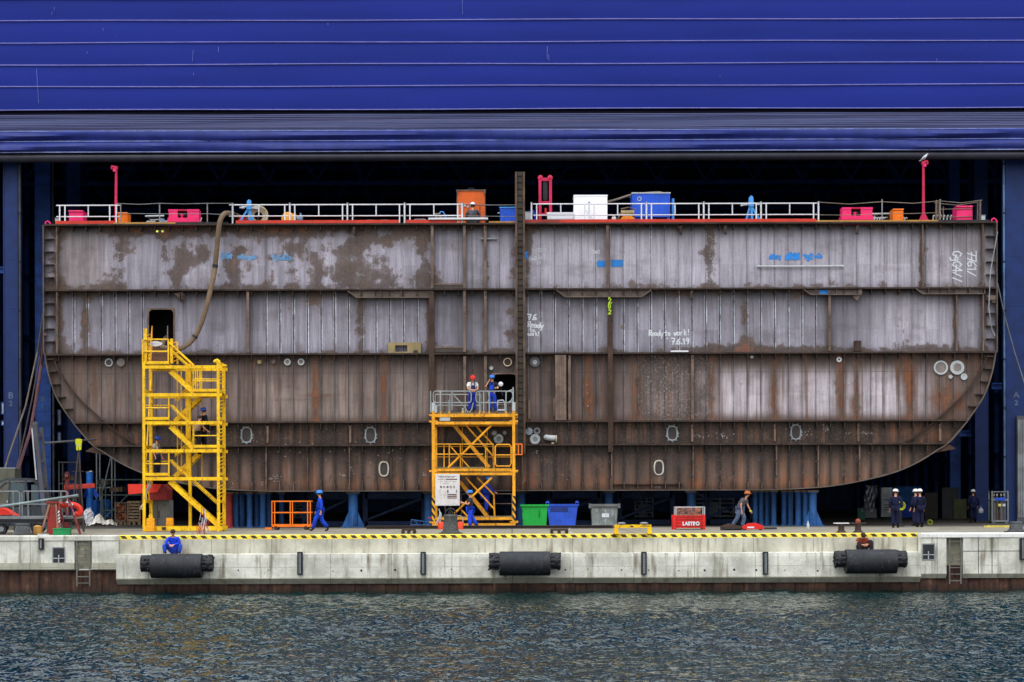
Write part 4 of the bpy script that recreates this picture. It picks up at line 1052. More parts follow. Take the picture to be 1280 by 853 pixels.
# portal columns
def column(px0,px1,Y,top,label,txt=None,tp=None,mat=NAVY,base=0.):
    a=P(px0,400,Y); b=P(px1,400,Y); w=b.x-a.x; cx=(a.x+b.x)/2
    t=thing('hall_column',label,'column',(cx,Y,base))
    h=top
    m=MB(); m.box(-w/2,w/2,0,.9,0,h); m.build('shaft',mat,t)
    m=MB(); m.box(-w/2-.05,-w/2,-.03,.93,0,h); m.box(w/2,w/2+.05,-.03,.93,0,h); m.build('flange',mat,t)
    m=MB()
    for z in [1.2+i*2.6 for i in range(int((h-1.2)/2.6))]: m.box(-w/2,w/2,-.012,-.001,z,z+.05)
    m.build('splice_plate',mm('splice_plate_blue',(16,48,112)),t)  # plain blue of the splice plates
    if txt:
        for ch,py,hh in txt:
            q=P((px0+px1)/2,py,Y); sz=hh*.8*s_at(Y)
            cu=bpy.data.curves.new('letter','FONT'); cu.body=ch; cu.size=sz/.70; cu.align_x='CENTER'; cu.extrude=.004; cu.offset=.012
            ob=bpy.data.objects.new('tmp',cu); COL.objects.link(ob); dg=bpy.context.evaluated_depsgraph_get(); me=bpy.data.meshes.new_from_object(ob.evaluated_get(dg)); bpy.data.objects.remove(ob)
            me.materials.clear(); me.materials.append(mm('faded_letter_white',(84,98,126),dirt=.3)); o=bpy.data.objects.new('painted_letter',me); COL.objects.link(o); o.parent=t
            o.location=(q.x-cx,-.02,q.z-base-sz/2); o.rotation_euler=(R(90),0,0)
    return t
column(5.5,21.5,YD+1.0,zdb+1,'broad blue steel column lettered B2 at the left edge of the hall',[('B',494.5,10),('2',504.5,8)])
column(1258.5,1282,YD+1.0,zdb+1,'broad blue steel column lettered A2 at the right edge of the hall',[('A',493.5,9),('2',503.5,8)])
DCOL=mm('dim_hall_blue',(30,72,148),dirt=.5,dirtcol=(8,14,30),var=.3)
column(45,62,YD+9,22,'second blue column on the left, lettered B1, behind the slanting ropes',[('B',499,8),('1',508,7)],mat=DCOL)
column(85,100,YD+20,26,'third blue column on the left, half hidden by the curved hull',mat=DCOL)
column(1219.5,1234,YD+9,24,'blue column on the right behind the group of workers',mat=NAVY)
column(1188,1199,YD+20,26,'thin dark blue column on the right, next to the hull curve',mat=DCOL)
column(-19,-7,YD+9,22,'dark column just outside the left edge',mat=DCOL) if False else None
def pipe_(px,Y,py0,py1,r,label,mat):
    a=P(px,py1,Y); b=P(px,py0,Y); a.z=max(a.z,0.0); t=thing('service_pipe',label,'pipe',(a.x,Y,a.z))
    h=b.z-a.z; m=MB(); m.cyl((0,0,0),(0,0,h),r,10); m.build('pipe_run',mat,t,True)
    m=MB()
    z=.8
    while z<h: m.cyl((0,0,z),(0,0,z+.08),r*1.35,10); z+=2.6
    m.build('pipe_clamp',DSTEEL,t)
pipe_(25.5,YD+1.1,203,652,.08,'thin grey service pipe beside the blue column lettered B2',mm('dim_pipe_grey',(70,74,80),dirt=.5))
pipe_(1256.2,YD+1.1,200,652,.07,'thin pale service pipe beside the blue column lettered A2',mm('pale_pipe_blue',(90,120,160),dirt=.5))
pipe_(67,YD+9.2,203,652,.07,'dim service pipe behind the slanting ropes',mm('dim_pipe_grey'))
# horizontal girts and crane rails inside the hall
for i,(py,Y,x0,x1,l) in enumerate(((341,YD+3,-2,5.5,'short blue wall beam at the left edge, level with the upper hull'),(448,YD+10,62,95,'dark blue wall beam behind the left bilge of the hull'),(545,YD+10,1199,1219,'low blue wall beam right of the hull bottom corner'),(486,YD+3,1240,1258,'blue wall beam touching the column lettered A2'))):
    a=P(x0,py,Y); b=P(x1,py,Y); t=thing('wall_beam',l,'beam',((a.x+b.x)/2,Y,a.z)); w=(b.x-a.x)/2
    m=MB(); m.box(-w,w,0,.3,-.03,.03); m.box(-w,w,0,.3,.25,.31); m.box(-w,w,.13,.17,.03,.25); m.build('girder',DCOL,t)
# cladding ribs of the hall sides
m=MB()
for s in (-1,1):
    for k in range(22):
        y=YD+2+k*3.8; x=s*(HX-.45); m.box(x-.15,x+.15,y,y+.4,.02,HZ-.1)
hb(m,'wall_post',DCOL)
m=MB()
for s in (-1,1):
    for z in (4,8,12,16,20,26,34): x=s*(HX-.6); m.box(x-.08,x+.08,YD+2,HY-.1,z,z+.3)
hb(m,'wall_girt',DCOL)
# roof-truss hints in the dark
m=MB()
for k in range(6):
    y=YD+14+k*12
    for z in (22,25): m.box(-HX+.4,HX-.4,y,y+.35,z,z+.3)
    for j in range(20):
        x=-HX+1+j*3.2; m.bar((x,y+.17,22.3),(x+1.6,y+.17,25),.14); m.bar((x+1.6,y+.17,25),(x+3.2,y+.17,22.3),.14)
hb(m,'roof_truss',DCOL)
# daylight slots in the left wall of the hall (opaque pale panes painted as daylight)
def slot(px,py0,py1,w,Y):
    a=P(px,py1,Y); b=P(px,py0,Y); t=thing('wall_window',f'narrow pale window strip in the dark left wall, between {"the B1 column and the hull" if px>40 else "the picture edge and the B2 column"}'+(' (upper)' if False else ''),'window',(a.x,Y,a.z))
    h=b.z-a.z; w=w*s_at(Y); m=MB(); m.box(-w/2,w/2,0,.03,0,h); m.build('pane',mm('pale_pane',(190,205,215),dirt=.1),t)
    m=MB(); m.box(-w/2-.05,-w/2,-.03,.05,-.05,h+.05); m.box(w/2,w/2+.05,-.03,.05,-.05,h+.05); m.box(-w/2,w/2,-.03,.05,h,h+.05); m.box(-w/2,w/2,-.03,.05,-.05,0); m.build('window_frame',DCOL,t); return t
o=slot(74.3,513,531,3.2,YD+12); o['label']='tall narrow pale window strip left of the hull curve, upper of two'
o=slot(74.3,541,551.5,3.2,YD+12); o['label']='short pale window strip left of the hull curve, lower of two'
o=slot(3.5,504,517,1.8,YD+3); o['label']='narrow pale window strip at the left picture edge, upper of two'
o=slot(3.5,527,531,1.8,YD+3); o['label']='tiny pale window strip at the left picture edge, lower of two'
# ropes by the hull
def rope(pts,r,label,mat,name='rope'):
    m=MB(); m.tube(pts,r,6); o=m.build(name,mat,None,True); tag(o,label,'rope'); return o
rope([P(55,388,YF+.1),P(47,440,20.5),P(32,508,20),P(11,570,19.6),P(2,600,19.4)],.045,'grey hanging rope left of the hull, outermost of three',ROPE)
rope([P(55.5,400,YF+.1),P(50,445,20.4),P(40,500,20),P(25,570,19.7),P(19,590,19.5)],.035,'thin dark rope left of the hull, middle of three',mm('dark_rope',(74,66,70)))
rope([P(56,418,YF+.1),P(52,455,20.4),P(45,500,20.1),P(38,540,20),P(26,577,19.8),P(17,604,19.5)],.085,'thick reddish rope left of the hull, nearest to it',mm('reddish_rope',(112,76,84)))
rope([P(1247,355,YF+.1),P(1256,396,19.5),P(1268,440,21),P(1284,490,22)],.03,'thin pale cable sloping down from the right edge of the hull',mm('pale_cable',(150,150,156)),'cable')
rope([P(1247,290,YF-.1),P(1238,340,YF-.15),P(1236,385,YF-.15),P(1240,412,YF-.1),P(1244,420,YF-.05)],.022,'thin rope hanging in front of the right edge frames',mm('pale_cable'))
# ================================================================= left stair tower
TY=7.5; TD=1.7
st = thing('stair_tower','tall bright yellow steel stair tower at the left, leading up to the hull doorway','stair tower',tuple(G(230,664.6).xy)+(0,))
SX,SY=st.location.x,st.location.y
def tb(m,name,mat,parent=None,smooth=False):
    m.v=[(x-SX,y-SY,z) for x,y,z in m.v]; return m.build(name,mat,parent or st,smooth)
TY=SY
def T(px,py,dy=0.): return P(px,py,TY+dy)
def pst(px,py0,py1,w,dy,name='post',mat=YEL):
    a=T(px,py1,dy); b=T(px,py0,dy); a.z=max(a.z,.0); a.x=b.x=T(px,540,dy).x
    m=MB(); m.bar(a,b,w*.88,w*.88); return tb(m,name,mat)
xr=lambda px: px
# corner posts (front), rear posts
pst(180,455,665,.14,0); pst(273,452,665,.14,0)
def rear(px): return T(px,540,0).x   # x of the front counterpart
for px in (180,273):
    x=rear(px); m=MB(); m.bar((x,TY+TD,0),(x,TY+TD,T(180,455).z),.14,.14); tb(m,'post',YEL)
x=T(231.5,540,0).x; m=MB(); m.bar((x,TY+TD*.55,T(0,597).z),(x,TY+TD*.55,T(0,454).z),.22,.2); m.bar((x+.06,TY+TD*.55,0),(x+.06,TY+TD*.55,T(0,597).z),.13,.13); tb(m,'centre_post',YEL)
# lattice plates joining front and rear right posts
m=MB(); x0=T(273,540).x
for k in range(46):
    z=.25+k*.158
    if k%8<4: m.bar((x0,TY+.1,z),(x0,TY+TD-.1,z+.1),.03,.05)
for z in [.1+1.23*k for k in range(7)]: m.bar((x0,TY+.05,z),(x0,TY+TD,z),.1,.12)
tb(m,'side_lattice',YEL)
m=MB(); x0=T(180,540).x
for z in [.1+1.23*k for k in range(6)]: m.bar((x0,TY+.05,z),(x0,TY+TD,z),.1,.12)
m.bar((x0+.02,TY+.1,2.5),(x0+.02,TY+TD,6.9),.06,.06); m.bar((x0+.02,TY+TD,.2),(x0+.02,TY+.1,3.6),.06,.06)
tb(m,'side_lattice',YEL)
LV=[459,493.8,528.8,563.8,598.6,661.5]
for i,py in enumerate(LV):
    z=T(231,py).z; h=.10 if i<5 else .15
    if i==5: z=.13
    for dy in (0,TD):
        m=MB(); m.bar((T(178,0).x,TY+dy,z),(T(276,0).x,TY+dy,z),.1,h+.04); tb(m,'level_beam',YEL)
# landings with toe boards
def landing(pa,pb,py):
    z=T(231,py).z+.10; x0,x1=T(pa,540).x,T(pb,540).x; m=MB(); m.box(x0,x1,TY+.06,TY+TD-.06,z,z+.05); o=tb(m,'landing',mm('grating_yellow_grey',(176,150,60),dirt=.5))
    m=MB(); m.box(x0,x1,TY-.06,TY-.03,z+.04,z+.16); tb(m,'toe_board',YEL,o) 
for pa,pb,py in ((180,211,459),(242,273,493.8),(180,211,528.8),(242,273,563.8),(180,211,598.6)): landing(pa,pb,py)
# stair flights
def flight(a,b,dy,w=.62,n=6,hand=True):
    a=T(a[0],a[1],0); b=T(b[0],b[1],0); m=MB()
    for s in (0,w): m.bar((a.x,TY+dy+s,a.z),(b.x,TY+dy+s,b.z),.06,.2)
    o=tb(m,'stair_flight',YEL)
    m=MB()
    for i in range(n):
        t=(i+.5)/n; m.box(a.x+(b.x-a.x)*t-.11,a.x+(b.x-a.x)*t+.11,TY+dy+.03,TY+dy+w-.03,a.z+(b.z-a.z)*t-.02,a.z+(b.z-a.z)*t+.02)
    tb(m,'tread',mm('grating_yellow_grey'),o)
    if hand:
        m=MB()
        for s in (0,w):
            m.bar((a.x,TY+dy+s,a.z+.98),(b.x,TY+dy+s,b.z+.98),.045,.045); m.bar((a.x,TY+dy+s,a.z+.9),(b.x,TY+dy+s,b.z+.9),.02,.02)
        tb(m,'handrail',YEL,o)
flight((212,464),(242,491),.12); flight((244,497),(214,526),TD-.75)
flight((212,533),(242,561),.12); flight((244,567),(214,596),TD-.75)
flight((211,602),(272,657),.12,n=11)
# guard rails of the landings
def guard(pts,rails,dy=0.,name='guard_rail',r=.03):
    "pts: posts as (px, top, bottom); rails: (xa,xb,py)"
    m=MB()
    for px,a,b in pts: m.tube([T(px,a,dy),T(px,b,dy)],r,6)
    for xa,xb,py in rails: m.tube([T(xa,py,dy),T(xb,py,dy)],r,6)
    tb(m,name,YEL)
guard([(178.5,424.5,455),(210.5,424.5,455)],[(178.5,210.5,424.5),(178.5,210.5,439.5)],r=.035)
guard([(211,496,526)],[(181,211,510)],r=.035); guard([(211,566,596)],[(181,211,580)],r=.035)
guard([(241.5,530,561),(250,461,490)],[(242,272,474.2),(242,272,476.5)]); guard([(242,530,561)],[(242,272,544.8)])
guard([(241.5,460,490),(244.5,460,490),(247,460,490)],[])
for px in (214,219,245): 
    x=T(px,540).x; m=MB(); m.bar((x,TY+TD-.05,T(0,597).z),(x,TY+TD-.05,T(0,462).z),.045,.045); tb(m,'rear_rail_post',YEL)
guard([(190.5,496,528),(190.5,566,598)],[(181,211,507),(181,211,577)],TD)
# rising truss posts of the upper platform
for px,t0 in ((181.5,411),(186,422),(214,424),(219,427)):
    x=T(px,440).x; m=MB(); w=.12 if px in (181.5,214) else .07
    m.bar((x,TY+(.12 if px!=219 else .6),T(0,455).z),(x,TY+(.12 if px!=219 else .6),T(0,t0).z),w,w); tb(m,'truss_post',YEL)
m=MB()
for k in range(8): 
    z=T(0,453-k*4.6).z; m.bar((T(182,0).x,TY+.1,z),(T(186,0).x,TY+.1,z+.1),.03,.03)
    if k<6: m.bar((T(214,0).x,TY+.1,z),(T(218,0).x,TY+.3,z+.1),.03,.03)
tb(m,'truss_lacing',YEL2)
m=MB(); m.tube([T(211,428.5,.05),T(242,457,.05)],.05,8); tb(m,'handrail',YEL)
m=MB(); m.tube([T(274,457),T(274,452),T(271.5,450),T(269,451.5)],.06,8); m.lathe([(.02,-.08),(.09,-.03),(.09,.03),(.02,.08)],T(269,452),n=10); tb(m,'lifting_hook',YEL)
m=MB(); m.box(T(276,0).x,T(281,0).x,TY+.02,TY+.4,T(0,458.5).z,T(0,456.5).z); tb(m,'top_bracket',YEL)
# base boxes
for px in (187.5,208):
    p=T(px,0); m=MB(); z0=T(0,664.5).z if px<200 else T(0,660).z; z0=max(z0,.0); w=.19 if px<200 else .17
    y=TY-.32 if px<200 else TY+.4
    m.prism([(p.x-w,.02),(p.x+w,.02),(p.x+w*.85,.60),(p.x-w*.85,.60)],y,y+.22); o=tb(m,'ballast_box',mm('ballast_orange',(250,160,10),dirt=.4))
    m=MB()
    for z in (.16,.3,.44): m.box(p.x-w*.9,p.x+w*.9,y-.012,y-.002,z,z+.03)
    tb(m,'box_rib',YEL2,o)
m=MB(); m.ring((T(187.5,0).x,0,.68),.09,.035,TY-.24,TY-.2,14); tb(m,'lifting_eye',YEL)
m=MB(); m.box(T(201,0).x,T(206,0).x,TY-.1,TY-.08,.08,.2); tb(m,'fork_slot',DSTEEL)
# gangway from the top landing back to the doorway
gw=thing('gangway','narrow brown gangway running from the yellow stair tower up to the hull doorway','gangway',(0,0,0))
a=T(199,457,TD); b=Vector((xx(202),YS-.35,zx(432)-.06)); m=MB()
for s in (-.38,.38): m.bar((a.x+s,a.y,a.z+.06),(b.x+s,b.y,b.z),.06,.16)
for i in range(16): t=(i+.5)/16; q=a.lerp(b,t); m.box(q.x-.38,q.x+.38,q.y-.2,q.y+.2,q.z+.05,q.z+.08)
m.build('walkway',mm('gangway_brown',(120,84,60),dirt=.5),gw)
for s in (-.38,.38):
    m=MB(); m.tube([(a.x+s,a.y,a.z+1.05),(b.x+s,b.y,b.z+1.0)],.025,6); m.tube([(a.x+s,a.y,a.z+.55),(b.x+s,b.y,b.z+.5)],.02,6)
    for i in range(5): t=i/4; q=a.lerp(b,t); m.tube([(q.x+s,q.y,q.z),(q.x+s,q.y,q.z+1.05)],.025,6)
    m.build('gangway_rail',YEL2 if s<0 else STIFF,gw)
# white banner in the doorway rail
t=thing('white_board','white pointed oval board hung behind the top guard rail of the yellow stair tower','board',(0,0,0))
m=MB(); c=T(194.5,429.8,.35); pts=[]
for i in range(24):
    a=i*2*math.pi/24; pts.append((c.x+.30*math.cos(a),c.z+.125*math.sin(a)*(1-.3*abs(math.cos(a)))))
m.prism(pts,c.y,c.y+.03); m.build('panel',WHT,t)
m=MB()
for i in range(9): m.box(c.x-.19+i*.042,c.x-.165+i*.042,c.y-.006,c.y-.001,c.z-.025,c.z+.02)
m.build('faint_lettering',LGREY,t)

# ================================================================= sign tower in the middle
UY=14.0; UD=2.9
ut=thing('scaffold_tower','amber yellow scaffold tower in the middle carrying a white notice board and a railed platform','scaffold tower',(P(592,620,UY).x,UY,0))
UX=ut.location.x
def ub(m,name,mat,parent=None,smooth=False):
    m.v=[(x-UX,y-UY,z) for x,y,z in m.v]; return m.build(name,mat,parent or ut,smooth)
def U(px,py,dy=0.):
    q=P(px,py,UY); return Vector((q.x,UY+dy,q.z))
z592=U(592,589.5).z
for px in (541.8,642.3):
    for dy in (0,UD):
        m=MB(); x=U(px,570).x; m.bar((x,UY+dy,0),(x,UY+dy,U(0,517).z),.14,.14)
        m.cyl((x,UY+dy,U(0,517).z),(x,UY+dy,U(0,505.5).z),.075,10); o=ub(m,'post',YEL2)
        m=MB(); m.cyl((x,UY+dy,U(0,516).z),(x,UY+dy,U(0,505).z),.085,10); ub(m,'post_head',LGREY,o)
        for py in (519,527,589,653):
            m=MB(); z=max(.12,U(592,py).z); m.bar((x-.16,UY+dy,z),(x+.16,UY+dy,z),.12,.09); m.cyl((x-.2,UY+dy,z),(x+.2,UY+dy,z),.045,8); ub(m,'coupler',YEL2,o)
# hazard painted lower post sleeves
def hz2():
    k=NT('post_hazard'); v=k.world(); s=k.new('ShaderNodeSeparateXYZ'); k.link(v,s.inputs[0])
    t=k.math('FRACT',k.math('MULTIPLY',k.math('ADD',s.outputs[2],k.math('MULTIPLY',s.outputs[0],1.4)),2.9))
    return k.fin(k.mix(k.math('GREATER_THAN',t,.5),s2l((226,160,30)),s2l((30,26,24))),.6)
HZ2=hz2()
for px in (541.8,642.3):
    x=U(px,600).x; m=MB(); m.bar((x,UY,.35),(x,UY,U(0,622).z),.152,.152); ub(m,'hazard_sleeve',HZ2)
for py,h in ((519.5,.15),(529,.13),(587.5,.13),(592.5,.11),(648.5,.13),(656,.12)):
    for dy in (0,UD):
        z=U(592,py).z; m=MB(); m.bar((U(542,0).x,UY+dy,z),(U(642,0).x,UY+dy,z),.1,h); ub(m,'level_beam',YEL2)
for px in (541.8,642.3):
    for py in (519.5,529,587.5,650):
        x=U(px,570).x; z=U(592,py).z; m=MB(); m.bar((x,UY,z),(x,UY+UD,z),.09,.12); ub(m,'side_beam',YEL2)
# decks
m=MB(); z=U(592,517.2).z; m.box(U(539,0).x,U(645,0).x,UY-.05,UY+UD+.05,z,z+.05); ub(m,'platform_deck',mm('deck_grating',(120,110,80),dirt=.5))
m=MB(); z=U(592,585.2).z; m.box(U(543,0).x,U(603,0).x,UY+.05,UY+UD,z,z+.05); ub(m,'platform_deck',mm('deck_grating'))
m=MB(); z=U(592,647).z; m.box(U(543,0).x,U(641,0).x,UY+.05,UY+UD,z,z+.05); ub(m,'platform_deck',mm('deck_grating'))
m=MB(); z=U(592,524).z; m.box(U(548,0).x,U(561,0).x,UY-.03,UY+.02,z-.08,z+.08); ub(m,'info_plate',LGREY)
# diagonals
def dg(pts,r,dy,name='brace',mat=YEL2):
    m=MB(); m.tube([U(a,b,dy) for a,b in pts],r,7); return ub(m,name,mat)
dg([(615,531),(560,585)],.05,.08); dg([(582,531),(616,570)],.04,.5); dg([(561,556),(587,585)],.03,.2)
dg([(594,531),(616,556),(617,585)],.045,1.0,'handrail')
dg([(615,597),(568,642)],.05,.08); dg([(582,597),(617,636)],.04,.5); dg([(577,638),(590,652)],.04,.2)
dg([(596,597),(617,619),(618,648)],.045,1.0,'handrail')
def flight2(a,b,n):
    a=U(*a);b=U(*b); m=MB()
    for dy in (.9,1.6): m.bar((a.x,UY+dy,a.z),(b.x,UY+dy,b.z),.06,.17)
    o=ub(m,'stair_flight',YEL2); m=MB()
    for i in range(n): t=(i+.5)/n; q=a.lerp(b,t); m.box(q.x-.12,q.x+.12,UY+.93,UY+1.57,q.z-.02,q.z+.02)
    ub(m,'tread',mm('deck_grating'),o)
flight2((567,531),(611,584),9); flight2((574,602),(612,650),8)
# middle rails and gate
m=MB()
for py in (555.5,568): m.tube([U(543,py),U(617 if py<560 else 604,py)],.028,6)
for px in (555,561.5,575.5,607): m.tube([U(px,555.5,.1),U(px,585,.1)],.028,6)
ub(m,'guard_rail',YEL2)
m=MB(); q=[(621,556),(637,556),(639,559),(639,580),(637,583),(621,583),(619,580),(619,559)]; m.tube([U(a,b,-.03) for a,b in q],.035,7,True); m.tube([U(619,569,-.03),U(639,569,-.03)],.03,6); ub(m,'gate',YEL2)
m=MB()
for py in (555.5,568.5): m.tube([U(643,py),U(652.5,py)],.03,6)
for px in (648,652.5): m.tube([U(px,555,0),U(px,569,0)],.03,6)
ub(m,'side_bracket',ORG)
m=MB()
for py in (617.5,630): m.tube([U(543,py,1.8),U(640,py,1.8)],.022,6)
for px in (555,561.5,575.5,608,640): m.tube([U(px,617,1.8),U(px,648,1.8)],.025,6)
ub(m,'guard_rail',STIFF)
m=MB()
for py in (556.5,570): m.tube([U(543,py,UD),U(640,py,UD)],.022,6)
for px in (576,608): m.tube([U(px,532,UD),U(px,585,UD)],.022,6)
ub(m,'rear_rail',YEL2)
# grey tube railing on the top platform
def loop(a,b,t,bo,r=3.6):
    pts=[]
    for cx,cy,s in ((a+r,t+r,2),(b-r,t+r,3),(b-r,bo-r,0),(a+r,bo-r,1)):
        for k in range(4):
            an=(s*90+k*30)*math.pi/180; pts.append((cx+r*math.cos(an),cy+r*math.sin(an)))
    return pts
for i,(a,b,l) in enumerate(((541.5,589,0),(595,641,0))):
    m=MB(); m.tube([U(x,y,0) for x,y in loop(a,b,489.3,503.6)],.028,6,True); ub(m,'rail_loop',GAL)
m=MB(); m.tube([U(x,y,0) for x,y in loop(595,611,489.3,503.6)],.025,6,True); ub(m,'rail_loop',GAL)
for px,a,b in ((550.5,489,517),(561.5,500,517),(565,488.5,513),(599.5,489,517),(604.5,489,517),(611.5,489,517),(632.5,489,517),(641.5,484,508),(538.3,489,516),(578.5,510,517)):
    m=MB(); m.cyl(U(px,b,0),U(px,a,0),.034 if px!=578.5 else .05,8); o=ub(m,'rail_post',GAL)
    if px not in (641.5,565,538.3): m=MB(); m.cyl(U(px,518,0),U(px,514.8,0),.06,8); ub(m,'rail_socket',YEL2,o)
m=MB(); m.tube([U(564,490.5,.1),U(580,508,.1),U(584,514.5,.1),U(587,515.3,.1),U(589.5,512,.1),U(591.5,503.5,.1)],.026,6); ub(m,'bent_handrail',GAL)
for dy in (UD,):
    m=MB()
    for py in (489.5,503.5): m.tube([U(541,py,dy),U(600,py,dy)],.024,6)
    for px in (541,560,580,600): m.tube([U(px,489.5,dy),U(px,517,dy)],.026,6)
    ub(m,'rear_rail',GAL)
m=MB(); m.tube([U(636,503,0),U(639,501,0),U(641,497,0)],.03,6); m.tube([U(634,490,0),U(641.5,487,0)],.03,6); ub(m,'gate_latch',GAL)
# step ladder from the platform into the door
t=thing('step_ladder','small white step frame on the platform in front of the hull side doorway','steps',(0,0,0))
m=MB()
for dy in (2.2,2.7): m.tube([U(620,517,dy),U(622,498,dy),U(628,497.5,dy),U(630.5,500,dy),U(632,517,dy)],.03,6)
m.build('hoop',LGREY,t)
for py in (510,516):
    m=MB(); a=U(622,py,2.2); b=U(631,py,2.2); m.box(a.x,b.x,UY+2.2,UY+2.7,a.z-.03,a.z+.03); m.build('step',WHT,t)
# notice board
nb=thing('notice_board','white safety notice board hung on the left of the amber scaffold tower','notice board',tuple(U(559.5,612.5,-.12)))
w=14.4*s_at(UY); h=18.6*s_at(UY)
def nbb(m,name,mat): return m.build(name,mat,nb)
m=MB(); m.box(-w,w,0,.03,-h,h); nbb(m,'panel',mm('board_white',(214,208,204),dirt=.35,dirtcol=(130,100,90),var=.06))
m=MB(); m.box(-w-.03,w+.03,.005,.035,h,h+.04); m.box(-w-.03,w+.03,.005,.035,-h-.04,-h); m.box(-w-.03,-w,.005,.035,-h,h); m.box(w,w+.03,.005,.035,-h,h); nbb(m,'board_frame',WHT)
def px2(u,v): return (-w+u*2*w, h-v*2*h)       # u,v in 0..1 from top left
INK=mm('print_ink',(70,62,66),dirt=0,var=.1)
m=MB(); rng=random.Random(9)
def txt(u0,u1,v,th,d=.75):
    x=u0
    while x<u1:
        l=rng.uniform(.015,.05)
        if rng.random()<d:
            a=px2(x,v-th/2); b=px2(min(u1,x+l*.8),v+th/2); m.box(a[0],b[0],-.006,-.001,b[1],a[1])
        x+=l
txt(.08,.92,.045,.02,.9); txt(.22,.78,.085,.02,.8); txt(.08,.38,.145,.02); txt(.18,.9,.225,.012,.6); txt(.18,.7,.29,.012,.6)
for v in (.5,.55,.6,.65,.7,.76): txt(.1,.42,v,.008,.5)
nbb(m,'print_line',INK)
m=MB(); a=px2(.43,.13); b=px2(.92,.165); m.box(a[0],b[0],-.007,-.001,b[1],a[1])
for v0,v1 in ((.645,.675),(.70,.735),(.76,.79)):
    a=px2(.49,v0); b=px2(.9,v1); m.box(a[0],b[0],-.007,-.001,b[1],a[1])
for u0,u1,v0,v1 in ((.49,.54,.5,.61),(.87,.9,.5,.6)):
    a=px2(u0,v0); b=px2(u1,v1); m.box(a[0],b[0],-.007,-.001,b[1],a[1])
nbb(m,'printed_bar',mm('print_maroon',(92,58,62),dirt=0))
for u in (.22,.35,.5,.64,.78):
    a=px2(u,.405); m=MB(); m.ring((a[0],0,a[1]),.05,.03,-.008,-.001,14); 
    if u in (.22,.5): m.cbox((a[0]-.01,-.005,a[1]),(.05,.006,.04)); 
    nbb(m,'pictogram',INK)
m=MB(); a=px2(.56,.5); b=px2(.86,.635); m.box(a[0],b[0],-.008,-.002,b[1],a[1]); nbb(m,'blank_label',WHT)
# ================================================================= people
SKIN=mm('skin',(196,140,112),dirt=.1,var=.06,rough=.55)
HAIRM=mm('dark_hair',(52,38,28),dirt=.1,rough=.9)
CLO={}
def cloth(rgb):
    if rgb not in CLO: CLO[rgb]=paint('work_cloth_%d'%len(CLO),rgb,rough=.9,dirt=.25,dirtcol=tuple(int(x*.45) for x in rgb),var=.3,scale=6,spec=.15)
    return CLO[rgb]
BLUEC=(28,62,176); NAVYC=(24,27,52); DKC=(44,44,52); JEAN=(84,98,124)
def skin_mesh(verts, edges, radii, root=0, level=1):
    me=bpy.data.meshes.new('tmp'); me.from_pydata([tuple(v) for v in verts],edges,[])
    o=bpy.data.objects.new('tmp',me); COL.objects.link(o)
    md=o.modifiers.new('s','SKIN'); md.use_smooth_shade=True; md.branch_smoothing=.3
    for i,r in enumerate(radii):
        sv=me.skin_vertices[0].data[i]; sv.radius=(r,r) if not isinstance(r,tuple) else r; sv.use_root=(i==root)
    ss=o.modifiers.new('u','SUBSURF'); ss.levels=level; ss.render_levels=level
    dg=bpy.context.evaluated_depsgraph_get(); out=bpy.data.meshes.new_from_object(o.evaluated_get(dg))
    bpy.data.objects.remove(o); bpy.data.meshes.remove(me); return out
def V3(*a): return Vector(a)
STAND=dict(pel=V3(0,0,.96),wai=V3(0,-.01,1.10),che=V3(0,0,1.28),nb=V3(0,.01,1.45),neck=V3(0,0,1.53),head=V3(0,-.02,1.64),
  shR=V3(.185,0,1.42),elR=V3(.245,.02,1.13),wrR=V3(.25,-.08,.88),shL=V3(-.185,0,1.42),elL=V3(-.245,.02,1.13),wrL=V3(-.25,-.08,.88),
  hiR=V3(.095,0,.92),knR=V3(.10,-.02,.50),anR=V3(.105,.02,.09),toR=V3(.12,-.17,.04),
  hiL=V3(-.095,0,.92),knL=V3(-.10,-.02,.50),anL=V3(-.105,.02,.09),toL=V3(-.12,-.17,.04),look=V3(0,-1,-.05))
def pose(**k):
    d={a:b.copy() for a,b in STAND.items()}
    for a,b in k.items(): d[a]=V3(*b)
    return d
